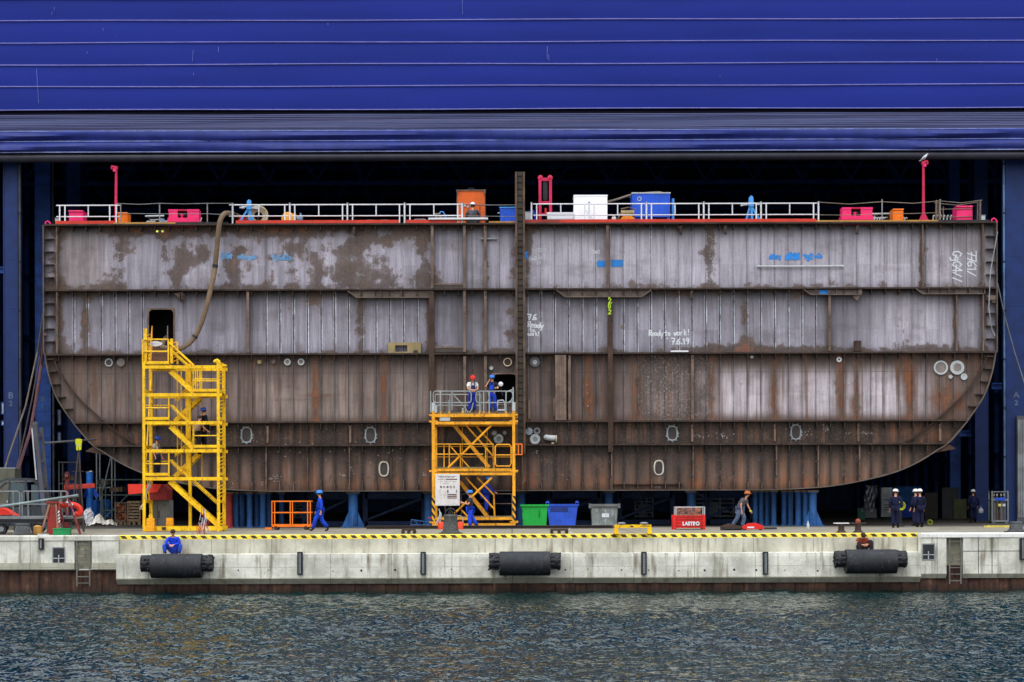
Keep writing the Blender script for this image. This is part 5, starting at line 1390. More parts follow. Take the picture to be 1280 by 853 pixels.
def person(label, loc, rz, J, top=BLUEC, legs=BLUEC, helmet=None, sleeves=True, bib=None, hair=True, scale=1.0, group=None, boots=(40,34,30), jr=1.):
    t=thing('person',label,'person',tuple(loc),rz,group); t.scale=(scale,)*3
    look=J['look'].normalized(); upv=V3(0,0,1); side=look.cross(upv).normalized(); hup=side.cross(look).normalized()
    H=J['head']; V=[];E=[];Rr=[]
    def add(p,r,par=None): V.append(p); Rr.append(r); 
    def n(p,r,par):
        V.append(Vector(p)); Rr.append(r)
        if par is not None: E.append((par,len(V)-1))
        return len(V)-1
    pel=n(J['pel'],.125,None); wai=n(J['wai'],.115,pel); che=n(J['che'],.135,wai); nb=n(J['nb'],.075,che); ne=n(J['neck'],.052,nb)
    jaw=n(H-hup*.055+look*.015,.066,ne); hd=n(H+hup*.01,.086,jaw); cr=n(H+hup*.075,.066,hd)
    n(H+look*.112-hup*.012,.012,hd)
    for s in (1,-1): n(H+side*s*.092-hup*.005,.016,hd)
    def hand(el,wr,par,sg):
        d=(wr-el).normalized(); ref=look if abs(d.dot(look))<.85 else V3(0,0,-1)
        pn=ref.cross(d).normalized()*sg; sd=d.cross(pn).normalized()
        w=n(wr,.028,par); pm=n(wr+d*.055,.032,w)
        for i,(o_,L) in enumerate(((-.03,.066),(-.01,.075),(.01,.07),(.03,.056))):
            b=n(wr+d*.095+sd*o_,.0105,pm); m_=n(wr+d*(.095+L*.55)+sd*o_*1.15+pn*.010,.0095,b); n(wr+d*(.095+L*.9)+sd*o_*1.15+pn*.034,.0085,m_)
        b=n(wr+d*.035+sd*-.038+pn*.01,.013,w); n(wr+d*.075+sd*-.055+pn*.026,.0105,b)
    for s,S in ((1,'R'),(-1,'L')):
        sh=n(J['sh'+S],.058,che); el=n(J['el'+S],.042,sh); hand(J['el'+S],J['wr'+S],el,s)
        hi=n(J['hi'+S],.085,pel); kn=n(J['kn'+S],.057,hi); an=n(J['an'+S],.040,kn); n(J['to'+S],.035,an)
    me=skin_mesh(V,E,Rr,0); me.materials.clear(); me.materials.append(SKIN)
    o=bpy.data.objects.new('body',me); COL.objects.link(o); o.parent=t
    # face
    m=MB()
    for s in (1,-1): c=H+look*.083+side*s*.034+hup*.018; m.lathe([(.004,-.010),(.013,-.004),(.013,.004),(.004,.010)],c,n=8)
    m.build('eyes',mm('eye_dark',(30,24,24),dirt=0),t)
    m=MB(); c=H+look*.083-hup*.05; m.bar(c-side*.024,c+side*.024,.012,.010); m.build('mouth',mm('lip_tone',(150,84,74),dirt=0),t)
    def garment(name,chain,mat):
        V=[p for p,_,_ in chain]; Rr=[r*jr for _,r,_ in chain]; E=[(pr,i) for i,(_,_,pr) in enumerate(chain) if pr is not None]
        me=skin_mesh(V,E,Rr,0); me.materials.clear(); me.materials.append(cloth(mat)); g=bpy.data.objects.new(name,me); COL.objects.link(g); g.parent=t; return g
    ch=[(J['pel']+V3(0,0,-.05 if sleeves else 0),.205 if sleeves else .185,None),(J['wai'],.172,0),(J['che'],.188,1),(J['nb']-(J['nb']-J['che'])*.18,.11,2)]
    for S in 'RL':
        sh,el,wr=J['sh'+S],J['el'+S],J['wr'+S]; i=len(ch)
        ch.append((sh,.10,2))
        if sleeves: ch+= [(el,.082,i),(wr+(el-wr)*.10,.062,i+1)]
        else: ch+= [(sh.lerp(el,.7),.082,i)]
    garment('jacket' if sleeves else 'shirt',ch,top)
    ch=[(J['pel'],.175,None)]
    if bib is not None: ch+= [(J['wai'],.178,0)]
    for S in 'RL':
        hi,kn,an=J['hi'+S],J['kn'+S],J['an'+S]; i=len(ch); ch+= [(hi,.128,0),(kn,.102,i),(an+(kn-an)*.06,.090,i+1)]
    garment('trousers',ch,legs)
    if bib is not None:
        m=MB(); f=V3(0,-1,0); c0,c1=J['wai'],J['che']; ax=(J['shR']-J['shL']).normalized()
        fr=ax.cross(V3(0,0,1)).normalized(); fr=-fr if fr.y>0 else fr
        a=c0+fr*.17; b=c1+fr*.18+V3(0,0,.03)
        m.add([a-ax*.12,a+ax*.12,b+ax*.09,b-ax*.09,a-ax*.12+fr*.01,a+ax*.12+fr*.01,b+ax*.09+fr*.01,b-ax*.09+fr*.01],[(0,1,2,3),(7,6,5,4),(0,4,5,1),(1,5,6,2),(2,6,7,3),(3,7,4,0)])
        for s in (-1,1):
            m.tube([b+ax*.07*s,b+ax*.08*s+V3(0,.05,.12),J['nb']+ax*.085*s+V3(0,.06,-.01),c1+ax*.06*s-fr*.18,c0-fr*.165],.02,6)
        m.build('bib_straps',cloth(bib),t)
    for S in 'RL':
        an,to=J['an'+S],J['to'+S]; m=MB(); d=(to-an); hl=an-V3(d.x,d.y,0).normalized()*.05; hl.z=min(an.z,hl.z)-.03
        me=skin_mesh([an+(J['kn'+S]-an)*.08,an-V3(0,0,.01),(hl*0.6+to*.4),to],[(0,1),(1,2),(2,3)],[.055,.056,.052,.045],1); me.materials.clear(); me.materials.append(cloth(boots))
        g=bpy.data.objects.new('boot',me); COL.objects.link(g); g.parent=t
    Mh=Matrix((side,-look,hup)).transposed().to_4x4(); Mh.translation=H+hup*.02
    if helmet is not None:
        m=MB(); m.lathe([(.142,.030),(.140,.040),(.128,.045),(.124,.075),(.108,.115),(.075,.142),(.03,.153),(.004,.155)],n=18,sy=1.14)
        m.add([(-.09,-.12,.034),(.09,-.12,.034),(.05,-.205,.024),(-.05,-.205,.024),(-.09,-.12,.046),(.09,-.12,.046),(.05,-.205,.034),(-.05,-.205,.034)],[(3,2,1,0),(4,5,6,7),(0,1,5,4),(1,2,6,5),(2,3,7,6),(3,0,4,7)])
        m.bar((0,-.11,.125),(0,.11,.125),.03,.07)
        m.v=[tuple(Mh@Vector(v)) for v in m.v]; m.build('helmet',helmet,t,True)
    if hair:
        m=MB(); m.lathe([(.096,.0),(.104,.03),(.10,.07),(.075,.105),(.03,.12),(.004,.122)] if helmet is None else [(.094,-.05),(.104,-.01),(.104,.03),(.09,.035)],n=16,sy=1.08)
        m.v=[tuple(Mh@(Vector(v)+Vector((0,.02,0)))) for v in m.v]; m.build('hair',HAIRM,t,True)
    return t
HB=mm('helmet_blue',(44,120,205),dirt=.1,var=.05,rough=.35); HW=mm('helmet_white',(222,222,220),dirt=.1,var=.04,rough=.35); HR=mm('helmet_red',(220,44,36),dirt=.1,rough=.35); HO=mm('helmet_orange',(172,92,38),dirt=.1,rough=.35); HDB=mm('helmet_royal_blue',(36,70,170),dirt=.1,rough=.35)
walk=pose(knR=(.10,-.20,.50),anR=(.10,-.30,.10),toR=(.11,-.48,.08),knL=(-.10,.06,.50),anL=(-.10,.36,.14),toL=(-.11,.20,.04),elR=(.24,.09,1.15),wrR=(.25,.06,.88),elL=(-.24,-.02,1.13),wrL=(-.22,-.16,.90))
g=G(400,664.6); person('worker in blue coveralls and light blue helmet walking left across the quay',g,R(-90),walk,BLUEC,BLUEC,HB,boots=(50,44,42))
# sitting on the ledge, feet on the fender
sit=pose(pel=(0,.0,.12),wai=(0,-.02,.26),che=(0,-.07,.44),nb=(0,-.11,.61),neck=(0,-.15,.68),head=(0,-.21,.78),shR=(.185,-.10,.57),elR=(.28,-.26,.36),wrR=(.06,-.46,.30),shL=(-.185,-.10,.57),elL=(-.28,-.26,.36),wrL=(-.06,-.46,.30),
  hiR=(.10,-.02,.10),knR=(.34,-.36,.30),anR=(.27,-.44,-.04),toR=(.3,-.60,-.08),hiL=(-.12,-.02,.10),knL=(-.34,-.36,.30),anL=(-.27,-.44,-.04),toL=(-.3,-.60,-.08),look=(0,-1,-.5))
p=P(216.5,690.5,-.35); person('bareheaded worker in bright blue coveralls sitting on the quay ledge over the left fender',(p.x,-.2,lz+.06),0,sit,(28,60,190),(38,62,160),None,boots=(46,50,70),jr=.86)
sit2=pose(pel=(0,.0,.12),wai=(0,-.02,.26),che=(-.03,-.09,.40),nb=(-.05,-.16,.52),neck=(-.06,-.22,.57),head=(-.07,-.30,.62),shR=(.15,-.14,.50),elR=(.24,-.26,.30),wrR=(.07,-.44,.30),shL=(-.22,-.12,.50),elL=(-.30,-.24,.30),wrL=(-.09,-.44,.28),
  hiR=(.10,-.02,.10),knR=(.24,-.38,.46),anR=(.22,-.44,.0),toR=(.24,-.58,-.03),hiL=(-.10,-.02,.10),knL=(-.27,-.38,.40),anL=(-.24,-.44,.0),toL=(-.26,-.58,-.03),look=(.2,-1,-.9))
p=P(1079,690.5,-.35); person('crouched worker in orange shirt and dark trousers sitting on the quay ledge',(p.x,-.18,lz+.0),R(8),sit2,(120,52,36),(40,32,36),None,sleeves=False,boots=(60,66,76))
# two men on the scaffold platform
zpl=U(592,517.2).z+.05
lean=pose(wai=(0,-.02,1.10),che=(0,-.06,1.27),nb=(0,-.10,1.43),neck=(0,-.13,1.50),head=(0,-.18,1.60),shR=(.19,-.08,1.40),elR=(.24,-.20,1.12),wrR=(.02,-.42,1.05),shL=(-.19,-.08,1.40),elL=(-.25,-.20,1.12),wrL=(-.06,-.42,1.07),look=(-.25,-1,-.45))
q=U(590,517); person('worker in white T-shirt, blue dungarees and red helmet leaning on the platform railing',(q.x,UY+.48,zpl),R(12),lean,(214,208,206),(36,52,150),HR,sleeves=False,bib=(50,54,96))
phone=pose(shL=(-.19,0,1.42),elL=(-.30,-.16,1.22),wrL=(-.13,-.10,1.52),elR=(.30,-.06,1.16),wrR=(.24,-.28,1.16),look=(.1,-1,-.1),knR=(.13,-.03,.50),anR=(.18,.03,.09),toR=(.2,-.15,.04))
q=U(615,517); person('worker in black shirt and blue dungarees holding a phone to his ear',(q.x,UY+.55,zpl),R(-6),phone,(34,34,44),(32,64,170),HB,sleeves=False,bib=(36,70,190))
t=thing('round_lamp','small round white work lamp at the hull side doorway beside the man on the phone','lamp',(0,0,0)); m=MB(); c=U(625.5,476.5,2.6)
m.lathe([(.04,-.06),(.11,-.02),(.12,.02),(.07,.05)],c,n=18,axis='Y'); m.build('lamp_head',WHT,t,True)
m=MB(); m.tube([c+Vector((0,.05,-.2)),c+Vector((.1,.1,-.55))],.03,6); m.build('lamp_bracket',DSTEEL,t)
# under the scaffold tower
work=pose(wai=(0,-.02,1.10),che=(0,-.05,1.28),elR=(.24,-.14,1.14),wrR=(.14,-.36,1.20),elL=(-.24,-.14,1.14),wrL=(-.14,-.36,1.24),knL=(-.1,.10,.52),anL=(-.10,.36,.14),toL=(-.1,.2,.04),knR=(.1,-.06,.50),anR=(.10,-.02,.09),toR=(.11,-.2,.04))
g=G(584,661.2); person('worker in dark T-shirt and blue trousers standing beside the white notice board',(g.x+.15,UY-.75,0),R(-78),work,(52,48,58),(36,70,196),HB,sleeves=False)
climb=pose(che=(0,-.06,1.26),nb=(0,-.10,1.42),neck=(0,-.13,1.50),head=(0,-.18,1.60),shR=(.185,-.08,1.40),shL=(-.185,-.08,1.40),elR=(.25,-.2,1.16),wrR=(.25,-.42,1.05),elL=(-.25,-.2,1.16),wrL=(-.25,-.42,1.05),knR=(.1,-.24,.62),anR=(.1,-.24,.30),toR=(.1,-.42,.26))
q=U(607,640,1.25); person('worker in blue coveralls on the inner stairs of the scaffold tower, hidden by yellow braces',(q.x-.05,UY+1.25,q.z-.12),R(120),climb,(34,58,168),(34,58,168),HB)
# stair tower people
zl=T(231,598.6).z+.15; q=T(196,590,.7); person('worker in beige shirt and dark overalls on the lowest landing of the yellow stair tower',(q.x,TY+.75,zl),R(62),pose(look=(.0,-1,-.5)),(150,140,124),(36,40,56),HDB,sleeves=False,bib=(60,60,66),scale=.98)
zl=T(231,563.8).z+.15; q=T(255.5,560,.7); person('worker in black jacket and royal blue helmet on the yellow stair tower',(q.x-.05,TY+.95,zl),R(-60),pose(look=(0,-1,-.25)),(24,26,34),(24,26,36),HDB)
q=T(247,560,.7); person('bareheaded stooping worker in beige top in front of the man in black',(q.x,TY+.5,zl-.30),R(140),climb,(158,128,104),(40,36,40),None,sleeves=False)
# man bending over pallet truck, far right group
bend=pose(pel=(0,.10,.92),wai=(0,.06,1.05),che=(0,-.06,1.24),nb=(0,-.18,1.38),neck=(0,-.23,1.46),head=(0,-.28,1.56),shR=(.19,-.14,1.36),elR=(.26,-.20,1.08),wrR=(.22,-.34,.86),shL=(-.19,-.12,1.36),elL=(-.26,-.06,1.10),wrL=(-.24,-.08,.84),hiR=(.1,.08,.90),hiL=(-.1,.08,.90),knR=(.1,-.10,.50),anR=(.1,.02,.10),toR=(.1,-.14,.04),knL=(-.1,.16,.50),anL=(-.1,.42,.16),toL=(-.1,.28,.04))
g=G(927,661.8); tt=person('worker in grey T-shirt, jeans and orange helmet stepping beside the red hand truck',(g.x,g.y,0),R(65),bend,(84,82,90),JEAN,HO,sleeves=False)
m=MB(); m.cyl((-.0,0,0),(0,0,.05),.06,8); 
o=m.build('yellow_glove',mm('hi_vis_yellow',(210,225,40),dirt=.1),tt); o.location=(.22,-.35,.80)
g=G(1119.5,660.0); person('navy worker in white helmet with the green hose coil at his side',g,R(170),pose(elL=(-.3,.05,1.18),wrL=(-.14,.02,.98)),NAVYC,NAVYC,HW)
g=G(1150,659.2); person('navy worker in white helmet, nearest man right of the hose coil',g,R(-165),pose(elR=(.30,.04,1.16)),NAVYC,NAVYC,HW)
g=G(1144.5,657.9); person('third navy worker standing close behind the pair, only his white helmet and arm showing',(g.x+.05,g.y+.2,0),R(-150),pose(),NAVYC,NAVYC,HW)
g=G(1117,657.0); person('worker behind the left navy man, mostly hidden, pale helmet',(g.x+.2,g.y+.4,0),R(30),pose(),(30,34,70),(30,34,70),mm('helmet_pale_grey',(150,150,150)))
g=G(1216.5,653.7); tt=person('navy worker in white helmet walking away into the hall with a white bag',g,R(180),pose(knR=(.1,.05,.50),anR=(.1,.2,.14),elL=(-.3,.02,1.14)),(34,36,70),(30,32,62),HW)
tb_=thing('plastic_bag','small white bag held by the worker walking into the hall','bag',(g.x+.42,g.y,.50)); m=MB(); m.lathe([(.05,0),(.13,.04),(.15,.16),(.09,.26),(.03,.30)],n=12); m.build('bag_body',WHT,tb_,True); m=MB(); m.tube([(-.03,0,.29),(-.02,0,.40),(.02,0,.40),(.03,0,.29)],.01,5); m.build('bag_handle',WHT,tb_)
g=G(1229,651.5); person('dark figure with grey helmet deep in the hall in front of the blue column',(g.x,g.y,0),R(200),pose(),(16,18,30),(16,18,30),mm('helmet_dim_grey',(96,100,108)),scale=1.08)
# man on the deck
q=P(591,276,YS+1.2); person('person in dark grey jacket and white helmet crouching before the orange tank',(q.x,YS+1.0,ZD[0]+.05),R(180),pose(pel=(0,0,.28),wai=(0,-.04,.42),che=(0,-.08,.60),nb=(0,-.10,.77),neck=(0,-.12,.84),head=(0,-.15,.96),shR=(.20,-.08,.73),elR=(.32,-.14,.48),wrR=(.16,-.34,.44),shL=(-.20,-.08,.73),elL=(-.32,-.14,.48),wrL=(-.16,-.34,.44),hiR=(.11,-.02,.26),knR=(.26,-.40,.46),anR=(.22,-.26,.09),toR=(.24,-.42,.04),hiL=(-.11,-.02,.26),knL=(-.26,-.40,.46),anL=(-.22,-.26,.09),toL=(-.24,-.42,.04)),(74,72,76),(60,58,62),HW,scale=1.08)
# ================================================================= on the deck
ZK=ZD[0]+.04
def D(px,py,dy=0.): q=P(px,py,YS); return Vector((q.x,YS+dy,q.z))
def dthing(name,label,cat,px,dy=1.,group=None):
    q=D(px,280); return thing(name,label,cat,(q.x,YS+dy,ZK),0,group)
HGT=lambda py: (P(640,py,YS).z-ZK)      # height over the deck for a pixel row (about)
sd=SS
# guard rail modules
mods=[(75.5,146,1),(291,356,0),(368.5,428,0),(440.5,499,0),(512,571.5,0),(670,730,0),(741.5,800.5,0),(813,872,0),(884.5,943.5,0),(956,1015,0)]
names=['at the far left end of the deck','just right of the big brown hose','behind the orange reel, second right of the hose','over the mushroom vents, left of the orange tank','touching the left side of the orange tank','crossing in front of the pink frame','between the white box and the blue container','in front of the blue container','left of and across the light blue tripod','last white one on the right before the rope rail']
zt=HGT(256.3); zm=HGT(270.3)
for (a,b,e),nm_ in zip(mods,names):
    x0=D(a,0).x; x1=D(b,0).x; w=(x1-x0); t=thing('guard_rail',f'white tube guard rail panel {nm_}','guard rail',((x0+x1)/2,YF+.15,ZK),0,'white guard rail panels along the deck edge')
    ext=.18
    m=MB(); m.cyl((-w/2-ext,0,zt),(w/2+ext,0,zt),.032,8); m.build('top_rail',WHT,t)
    m=MB(); m.cyl((-w/2-ext,0,zm),(w/2+ext,0,zm),.028,8); m.build('mid_rail',WHT,t)
    for x in (-w/2,w/2): m=MB(); m.bar((x,-.06,-.06),(x,-.06,zt),.06,.05); m.build('leg',WHT,t)
    m=MB(); m.cyl((0,0,zm),(0,0,zt),.03,8); m.build('short_upright',WHT,t)
    if e: m=MB(); m.bar((w/2-.32,-.06,-.06),(w/2-.32,-.06,zt),.06,.05); m.bar((-w/2+.26,-.06,-.06),(-w/2+.26,-.06,zt),.06,.05); m.build('leg',WHT,t)
def stanchion(px,top,label,mat=GAL,w=.035,dy=.1):
    q=D(px,0); t=thing('rail_stanchion',label,'stanchion',(q.x,YF+dy,ZK-.02),0,'stanchions of the deck rail')
    m=MB(); m.cyl((0,0,0),(0,0,HGT(top)),w,8); m.build('tube',mat,t)
    m=MB(); m.box(-.09,.09,-.09,.09,0,.03); m.cyl((0,0,HGT(top)),(0,0,HGT(top)+.04),w*1.3,8); m.build('socket',GREY,t)
for px,l in ((362.3,'pale stanchion between the first and second panel right of the hose'),(434,'pale stanchion left of the mushroom vents'),(505.3,'pale stanchion right of the mushroom vents'),(577,'pale stanchion in front of the orange tank'),(663.5,'pale stanchion left of the pink frame'),(735.3,'pale stanchion in front of the large white box'),(806.8,'pale stanchion before the left side of the blue container'),(878.2,'pale stanchion right of the blue container'),(949.6,'pale stanchion right of the light blue tripod'),(1021.2,'pale stanchion where the white panels end and the rope rail begins'),(291,'pale stanchion beside the bend of the big brown hose')):
    stanchion(px,254.5,l,WHT if px!=291 else LGREY,.042)
for px,l in ((151.5,'thin stanchion beside the left orange box'),(200,'thin stanchion left of the left pink winch'),(259.5,'thin stanchion right of the left pink winch'),(1100.5,'thin stanchion between the right pink winch and the orange cabinet'),(1173,'dark stanchion right of the pink lamp mast with the gull')):
    stanchion(px,256 if px<1000 else 252.5,l,mm('dim_tube',(132,128,124),dirt=.5),.03)
def wire(pts,label,r=.016,mat=None,Y=.1):
    m=MB(); m.tube([Vector((D(a,b).x,YF+Y,D(a,b).z)) for a,b in pts],r,5); o=m.build('rail_wire',mat or mm('wire_grey',(120,120,124)),None); tag(o,label,'wire')
wire([(146,255.5),(175,256.8),(200,255.5),(230,256.2),(259.5,255.5),(291,255.6)],'upper rail wire on the left deck edge, from the orange box to the hose')
wire([(146,268),(200,268.6),(259.5,268.5),(291,270)],'lower rail wire on the left deck edge, from the orange box to the hose')
wire([(577,256),(612,257.6),(645,257.5)],'upper rail wire between the orange tank and the centre column')
wire([(577,271),(612,271.6),(645,272)],'lower rail wire between the orange tank and the centre column')
wire([(1021,254),(1060,256.5),(1100.5,253.5),(1140,255.5),(1173,252.5),(1200,255),(1226,251.5)],'upper rope of the rail along the right deck edge',.02,ROPE)
wire([(1021,269.8),(1060,270.3),(1100.5,268.5),(1140,268.2),(1173,267)],'lower rope of the rail along the right deck edge',.016,ROPE)
# right end cage
t=dthing('rope_fence','rusty tube fence with rope around the pink cabinet at the deck end','fence',1205,.3)
cx=t.location.x
for px,a,dy,w in ((1171,251,0,.05),(1175,252,.1,.04),(1179,259,.8,.03),(1184,256,.8,.03),(1224,253,.2,.035),(1226,251.5,0,.045),(1219,254,.9,.03)):
    m=MB(); x=D(px,0).x-cx; m.tube([(x,dy,0),(x+.02,dy,HGT(a))],w,6); m.build('fence_post',STIFF,t)
m=MB()
for (p,q) in (((1171,253),(1200,256)),((1200,256),(1226,252)),((1179,261),(1219,260)),((1179,271),(1219,270))): m.tube([(D(p[0],0).x-cx,.4,HGT(p[1])),(D(q[0],0).x-cx,.4,HGT(q[1]))],.018,5)
m.build('fence_rope',ROPE,t)
def hoops(label,px,n,w,h,dy,step=4.2):
    t=dthing('pipe_loops',label,'pipes',px,dy)
    for i in range(n):
        m=MB(); x=(i-(n-1)/2)*step*sd; pts=[(x-w,0,0),(x-w,0,h*.6),(x-w*.6,0,h*.95),(x,0,h),(x+w*.3,0,h*.9)]; m.tube(pts,.035,6); m.build('bent_pipe',LGREY,t)
hoops('row of pale bent pipes behind the left guard rail beside the pink cabinet',107,4,.1,.32,1.4)
hoops('pale bent pipe ends between the left orange box and the left pink winch',184,3,.14,.34,1.2,3.6)
hoops('pale bent pipes left of the right orange cabinet',1106,4,.12,.4,1.2,3.4)
hoops('pale bent pipes right of the right orange cabinet',1136,3,.12,.4,1.2,3.2)
hoops('row of leaning pale pipes left of the right end pink cabinet',1184,6,.05,.5,1.0,4.4)
# pink cabinets
def cabinet(px0,px1,top,label,mat,dark,dy=1.2,roof=True,name='deck_cabinet',group=None):
    w=(px1-px0)*sd/2; t=dthing(name,label,'cabinet',(px0+px1)/2,dy,group); h=HGT(top)
    m=MB(); m.box(-w,w,-.45,.45,.06,h*.94); m.build('cabinet_body',mat,t)
    m=MB(); m.prism([(-.52,h*.94),(-.50,h),(.5,h*.97),(.52,h*.94)],-w*1.04,w*1.04,'X'); m.build('cabinet_lid',mat,t)
    m=MB(); m.box(-w*1.05,w*1.05,-.5,.5,0,.06); m.build('skid',dark,t)
    m=MB(); m.box(-w*.8,w*.8,-.465,-.452,.14,h*.86); m.build('cabinet_door',mat,t)
    m=MB(); m.box(w*.55,w*.62,-.49,-.466,h*.4,h*.55); m.box(-.12,.1,-.475,-.466,h*.2,h*.24); m.build('door_handle',dark,t)
cabinet(82,99.5,259,'bright pink cabinet behind the left guard rail panel',PINK,DPINK)
cabinet(1200,1220,256.5,'bright pink cabinet inside the rope fence at the right end of the deck',PINK,DPINK)
cabinet(146.5,158,263.5,'small bright orange box beside the left pink lamp mast',ORG,ORG2,.7)
cabinet(1118,1131,261.5,'bright orange cabinet between the right pink winch and the gull mast',ORG,ORG2,.8)
q=dthing('white_label',"small white label on the right orange cabinet",'label',1125,.3) if False else None
# pink winches
def winch(px,label):
    t=dthing('mooring_winch',label,'winch',px,.3,group='pink winches on the deck edge')
    W_=20*sd; 
    m=MB(); m.prism([(-.5*W_*1.98,.12),(.5*W_*1.98,.12),(.5*W_*1.98,.34),(-.5*W_*1.98,.34)],-.35,.5); m.build('winch_base',PINK,t)
    m=MB(); m.prism([(-W_,.16),(-W_*1.02,.08),(-W_*.86,-.1),(W_*.90,-.1),(W_*1.06,.08),(W_,.16)],-.42,-.36); m.build('front_skirt',DPINK,t)
    for a,b in ((-W_*.93,-W_*.38),(W_*.24,W_*.95)):
        m=MB(); m.box(a,b,-.3,.4,.34,.76); m.box(a-.02,b+.02,-.32,-.30,.66,.76); m.build('winch_housing',PINK,t)
    m=MB(); m.box(-W_*.38,W_*.24,-.3,.4,.70,.76); m.build('top_bridge',DPINK,t)
    m=MB(); m.cyl((-W_*.38,.05,.52),(W_*.24,.05,.52),.15,14); m.build('drum',DSTEEL,t)
    m=MB(); m.lathe([(.05,0),(.05,.12),(.09,.13),(.09,.17),(.03,.2)],(-W_*.12,-.2,.34),n=10); m.build('control_knob',PINK,t)
    m=MB(); m.bar((W_*.97,-.2,.1),(W_*1.12,-.2,.36),.05); m.bar((-W_*.97,-.2,.1),(-W_*1.2,-.2,-.02),.04); m.build('side_strut',LGREY,t)
winch(229.5,'pink mooring winch at left, between the orange box and the big brown hose')
winch(1071.5,'pink mooring winch at right, before the orange cabinet')
# lamp masts
def lampmast(px,top,label,bird=False):
    t=dthing('lamp_mast',label,'lamp mast',px,.5,group='pink lamp masts on the deck')
    h=HGT(top); m=MB(); m.tube([(0,0,0),(0,0,h*.3),(.02 if not bird else .0,0,h)],[.085,.075,.06],10); m.build('mast_pole',DPINK,t)
    if bird: m=MB(); m.prism([(-.30,0),(.30,0),(.30,.06),(.07,.5),(-.07,.5),(-.30,.06)],-.1,.1); m.build('mast_foot',DPINK,t)
    m=MB(); s=-1 if not bird else 1
    m.bar((-.0,0,h-.02),(s*.22,0,h+.02 if not bird else h+.04),.09); m.bar((s*.22,0,h),(s*.2,0,h-.12),.07); m.bar((-s*.1,0,h-.1),(s*.16,0,h-.12),.07); m.cbox((0,0,h-.06),(.18,.16,.16)); m.build('mast_head',DPINK,t)
    m=MB(); m.cbox((s*.05,-.1,h-.2),(.14,.06,.12)); m.build('lamp_head',PINK,t)
lampmast(142.5,205,'slim pink lamp mast at left with an empty top')
lampmast(1157,202,'slim pink lamp mast at right with a flared foot and a gull on top',True)
# gull
q=D(1157,199.5,.5); gt=thing('gull','white and grey gull perched on top of the right pink lamp mast','gull',(q.x+.05,YS+.5,ZK+HGT(202)+.07))
me=skin_mesh([(-.22,0,-.02),(-.10,0,.08),(.02,0,.17),(.09,0,.25),(.13,0,.32),(.19,0,.315)],[(0,1),(1,2),(2,3),(3,4),(4,5)],[.015,.055,.075,.042,.035,.012],2); me.materials.clear(); me.materials.append(WHT)
o=bpy.data.objects.new('bird_body',me); COL.objects.link(o); o.parent=gt
m=MB()
for s in (-1,1): m.add([(.04,s*.07,.19),(-.06,s*.085,.14),(-.27,s*.03,-.01),(-.24,s*.03,-.05),(-.02,s*.08,.06),(.04,s*.08,.10)],[(0,1,2,3,4,5)])
m.build('wings',mm('gull_grey',(136,142,152),dirt=.1),gt)
m=MB(); m.cyl((.19,0,.315),(.235,0,.30),.012,6,.004); m.build('beak',ORG,gt)
m=MB(); m.cyl((0,.025,.1),(0,.025,-.03),.01,5); m.cyl((.02,-.025,.1),(.02,-.025,-.03),.01,5); m.build('legs',ORG2,gt)
# big hose from the deck to the stair tower
h=MB(); pts=[D(296,264,3.),D(292,266.5,1.),D(287,267,.0),D(282,270,-.55),D(278,280,-.8),D(275.5,297,-.75),D(273,318,-.65),D(270.5,340,-.6),D(267,362,-.85),D(262,384,-.9),D(256,404,-.9),D(248,422,-.95),D(239,433,-1.1),D(228,440,-1.6),D(218,440,-2.6),D(208,436,-1.2),D(205,428,-.2),D(204,420,1)]
def smooth(p,n=4):
    out=[]
    for i in range(len(p)-1):
        p0=p[max(i-1,0)];p1=p[i];p2=p[i+1];p3=p[min(i+2,len(p)-1)]
        for k in range(n):
            t=k/n; out.append(.5*((2*p1)+(p2-p0)*t+(2*p0-5*p1+4*p2-p3)*t*t+(3*p1-p0-3*p2+p3)*t**3))
    out.append(p[-1]); return out
hs=thing('ventilation_hose','thick brown hose hanging from the deck edge down to the yellow stair tower','hose',tuple(D(282,270,-.55)))
o_=hs.location; P2=[p-Vector(o_) for p in smooth(pts,6)]
h.tube(P2,[.125+.008*math.sin(i*2.4) for i in range(len(P2))],12); h.build('hose_tube',HOSE,hs,True)
m=MB()
for i in (8,40,66): m.tube([P2[i],P2[i+1]],.145,12)
m.build('hose_clamp',DSTEEL,hs)
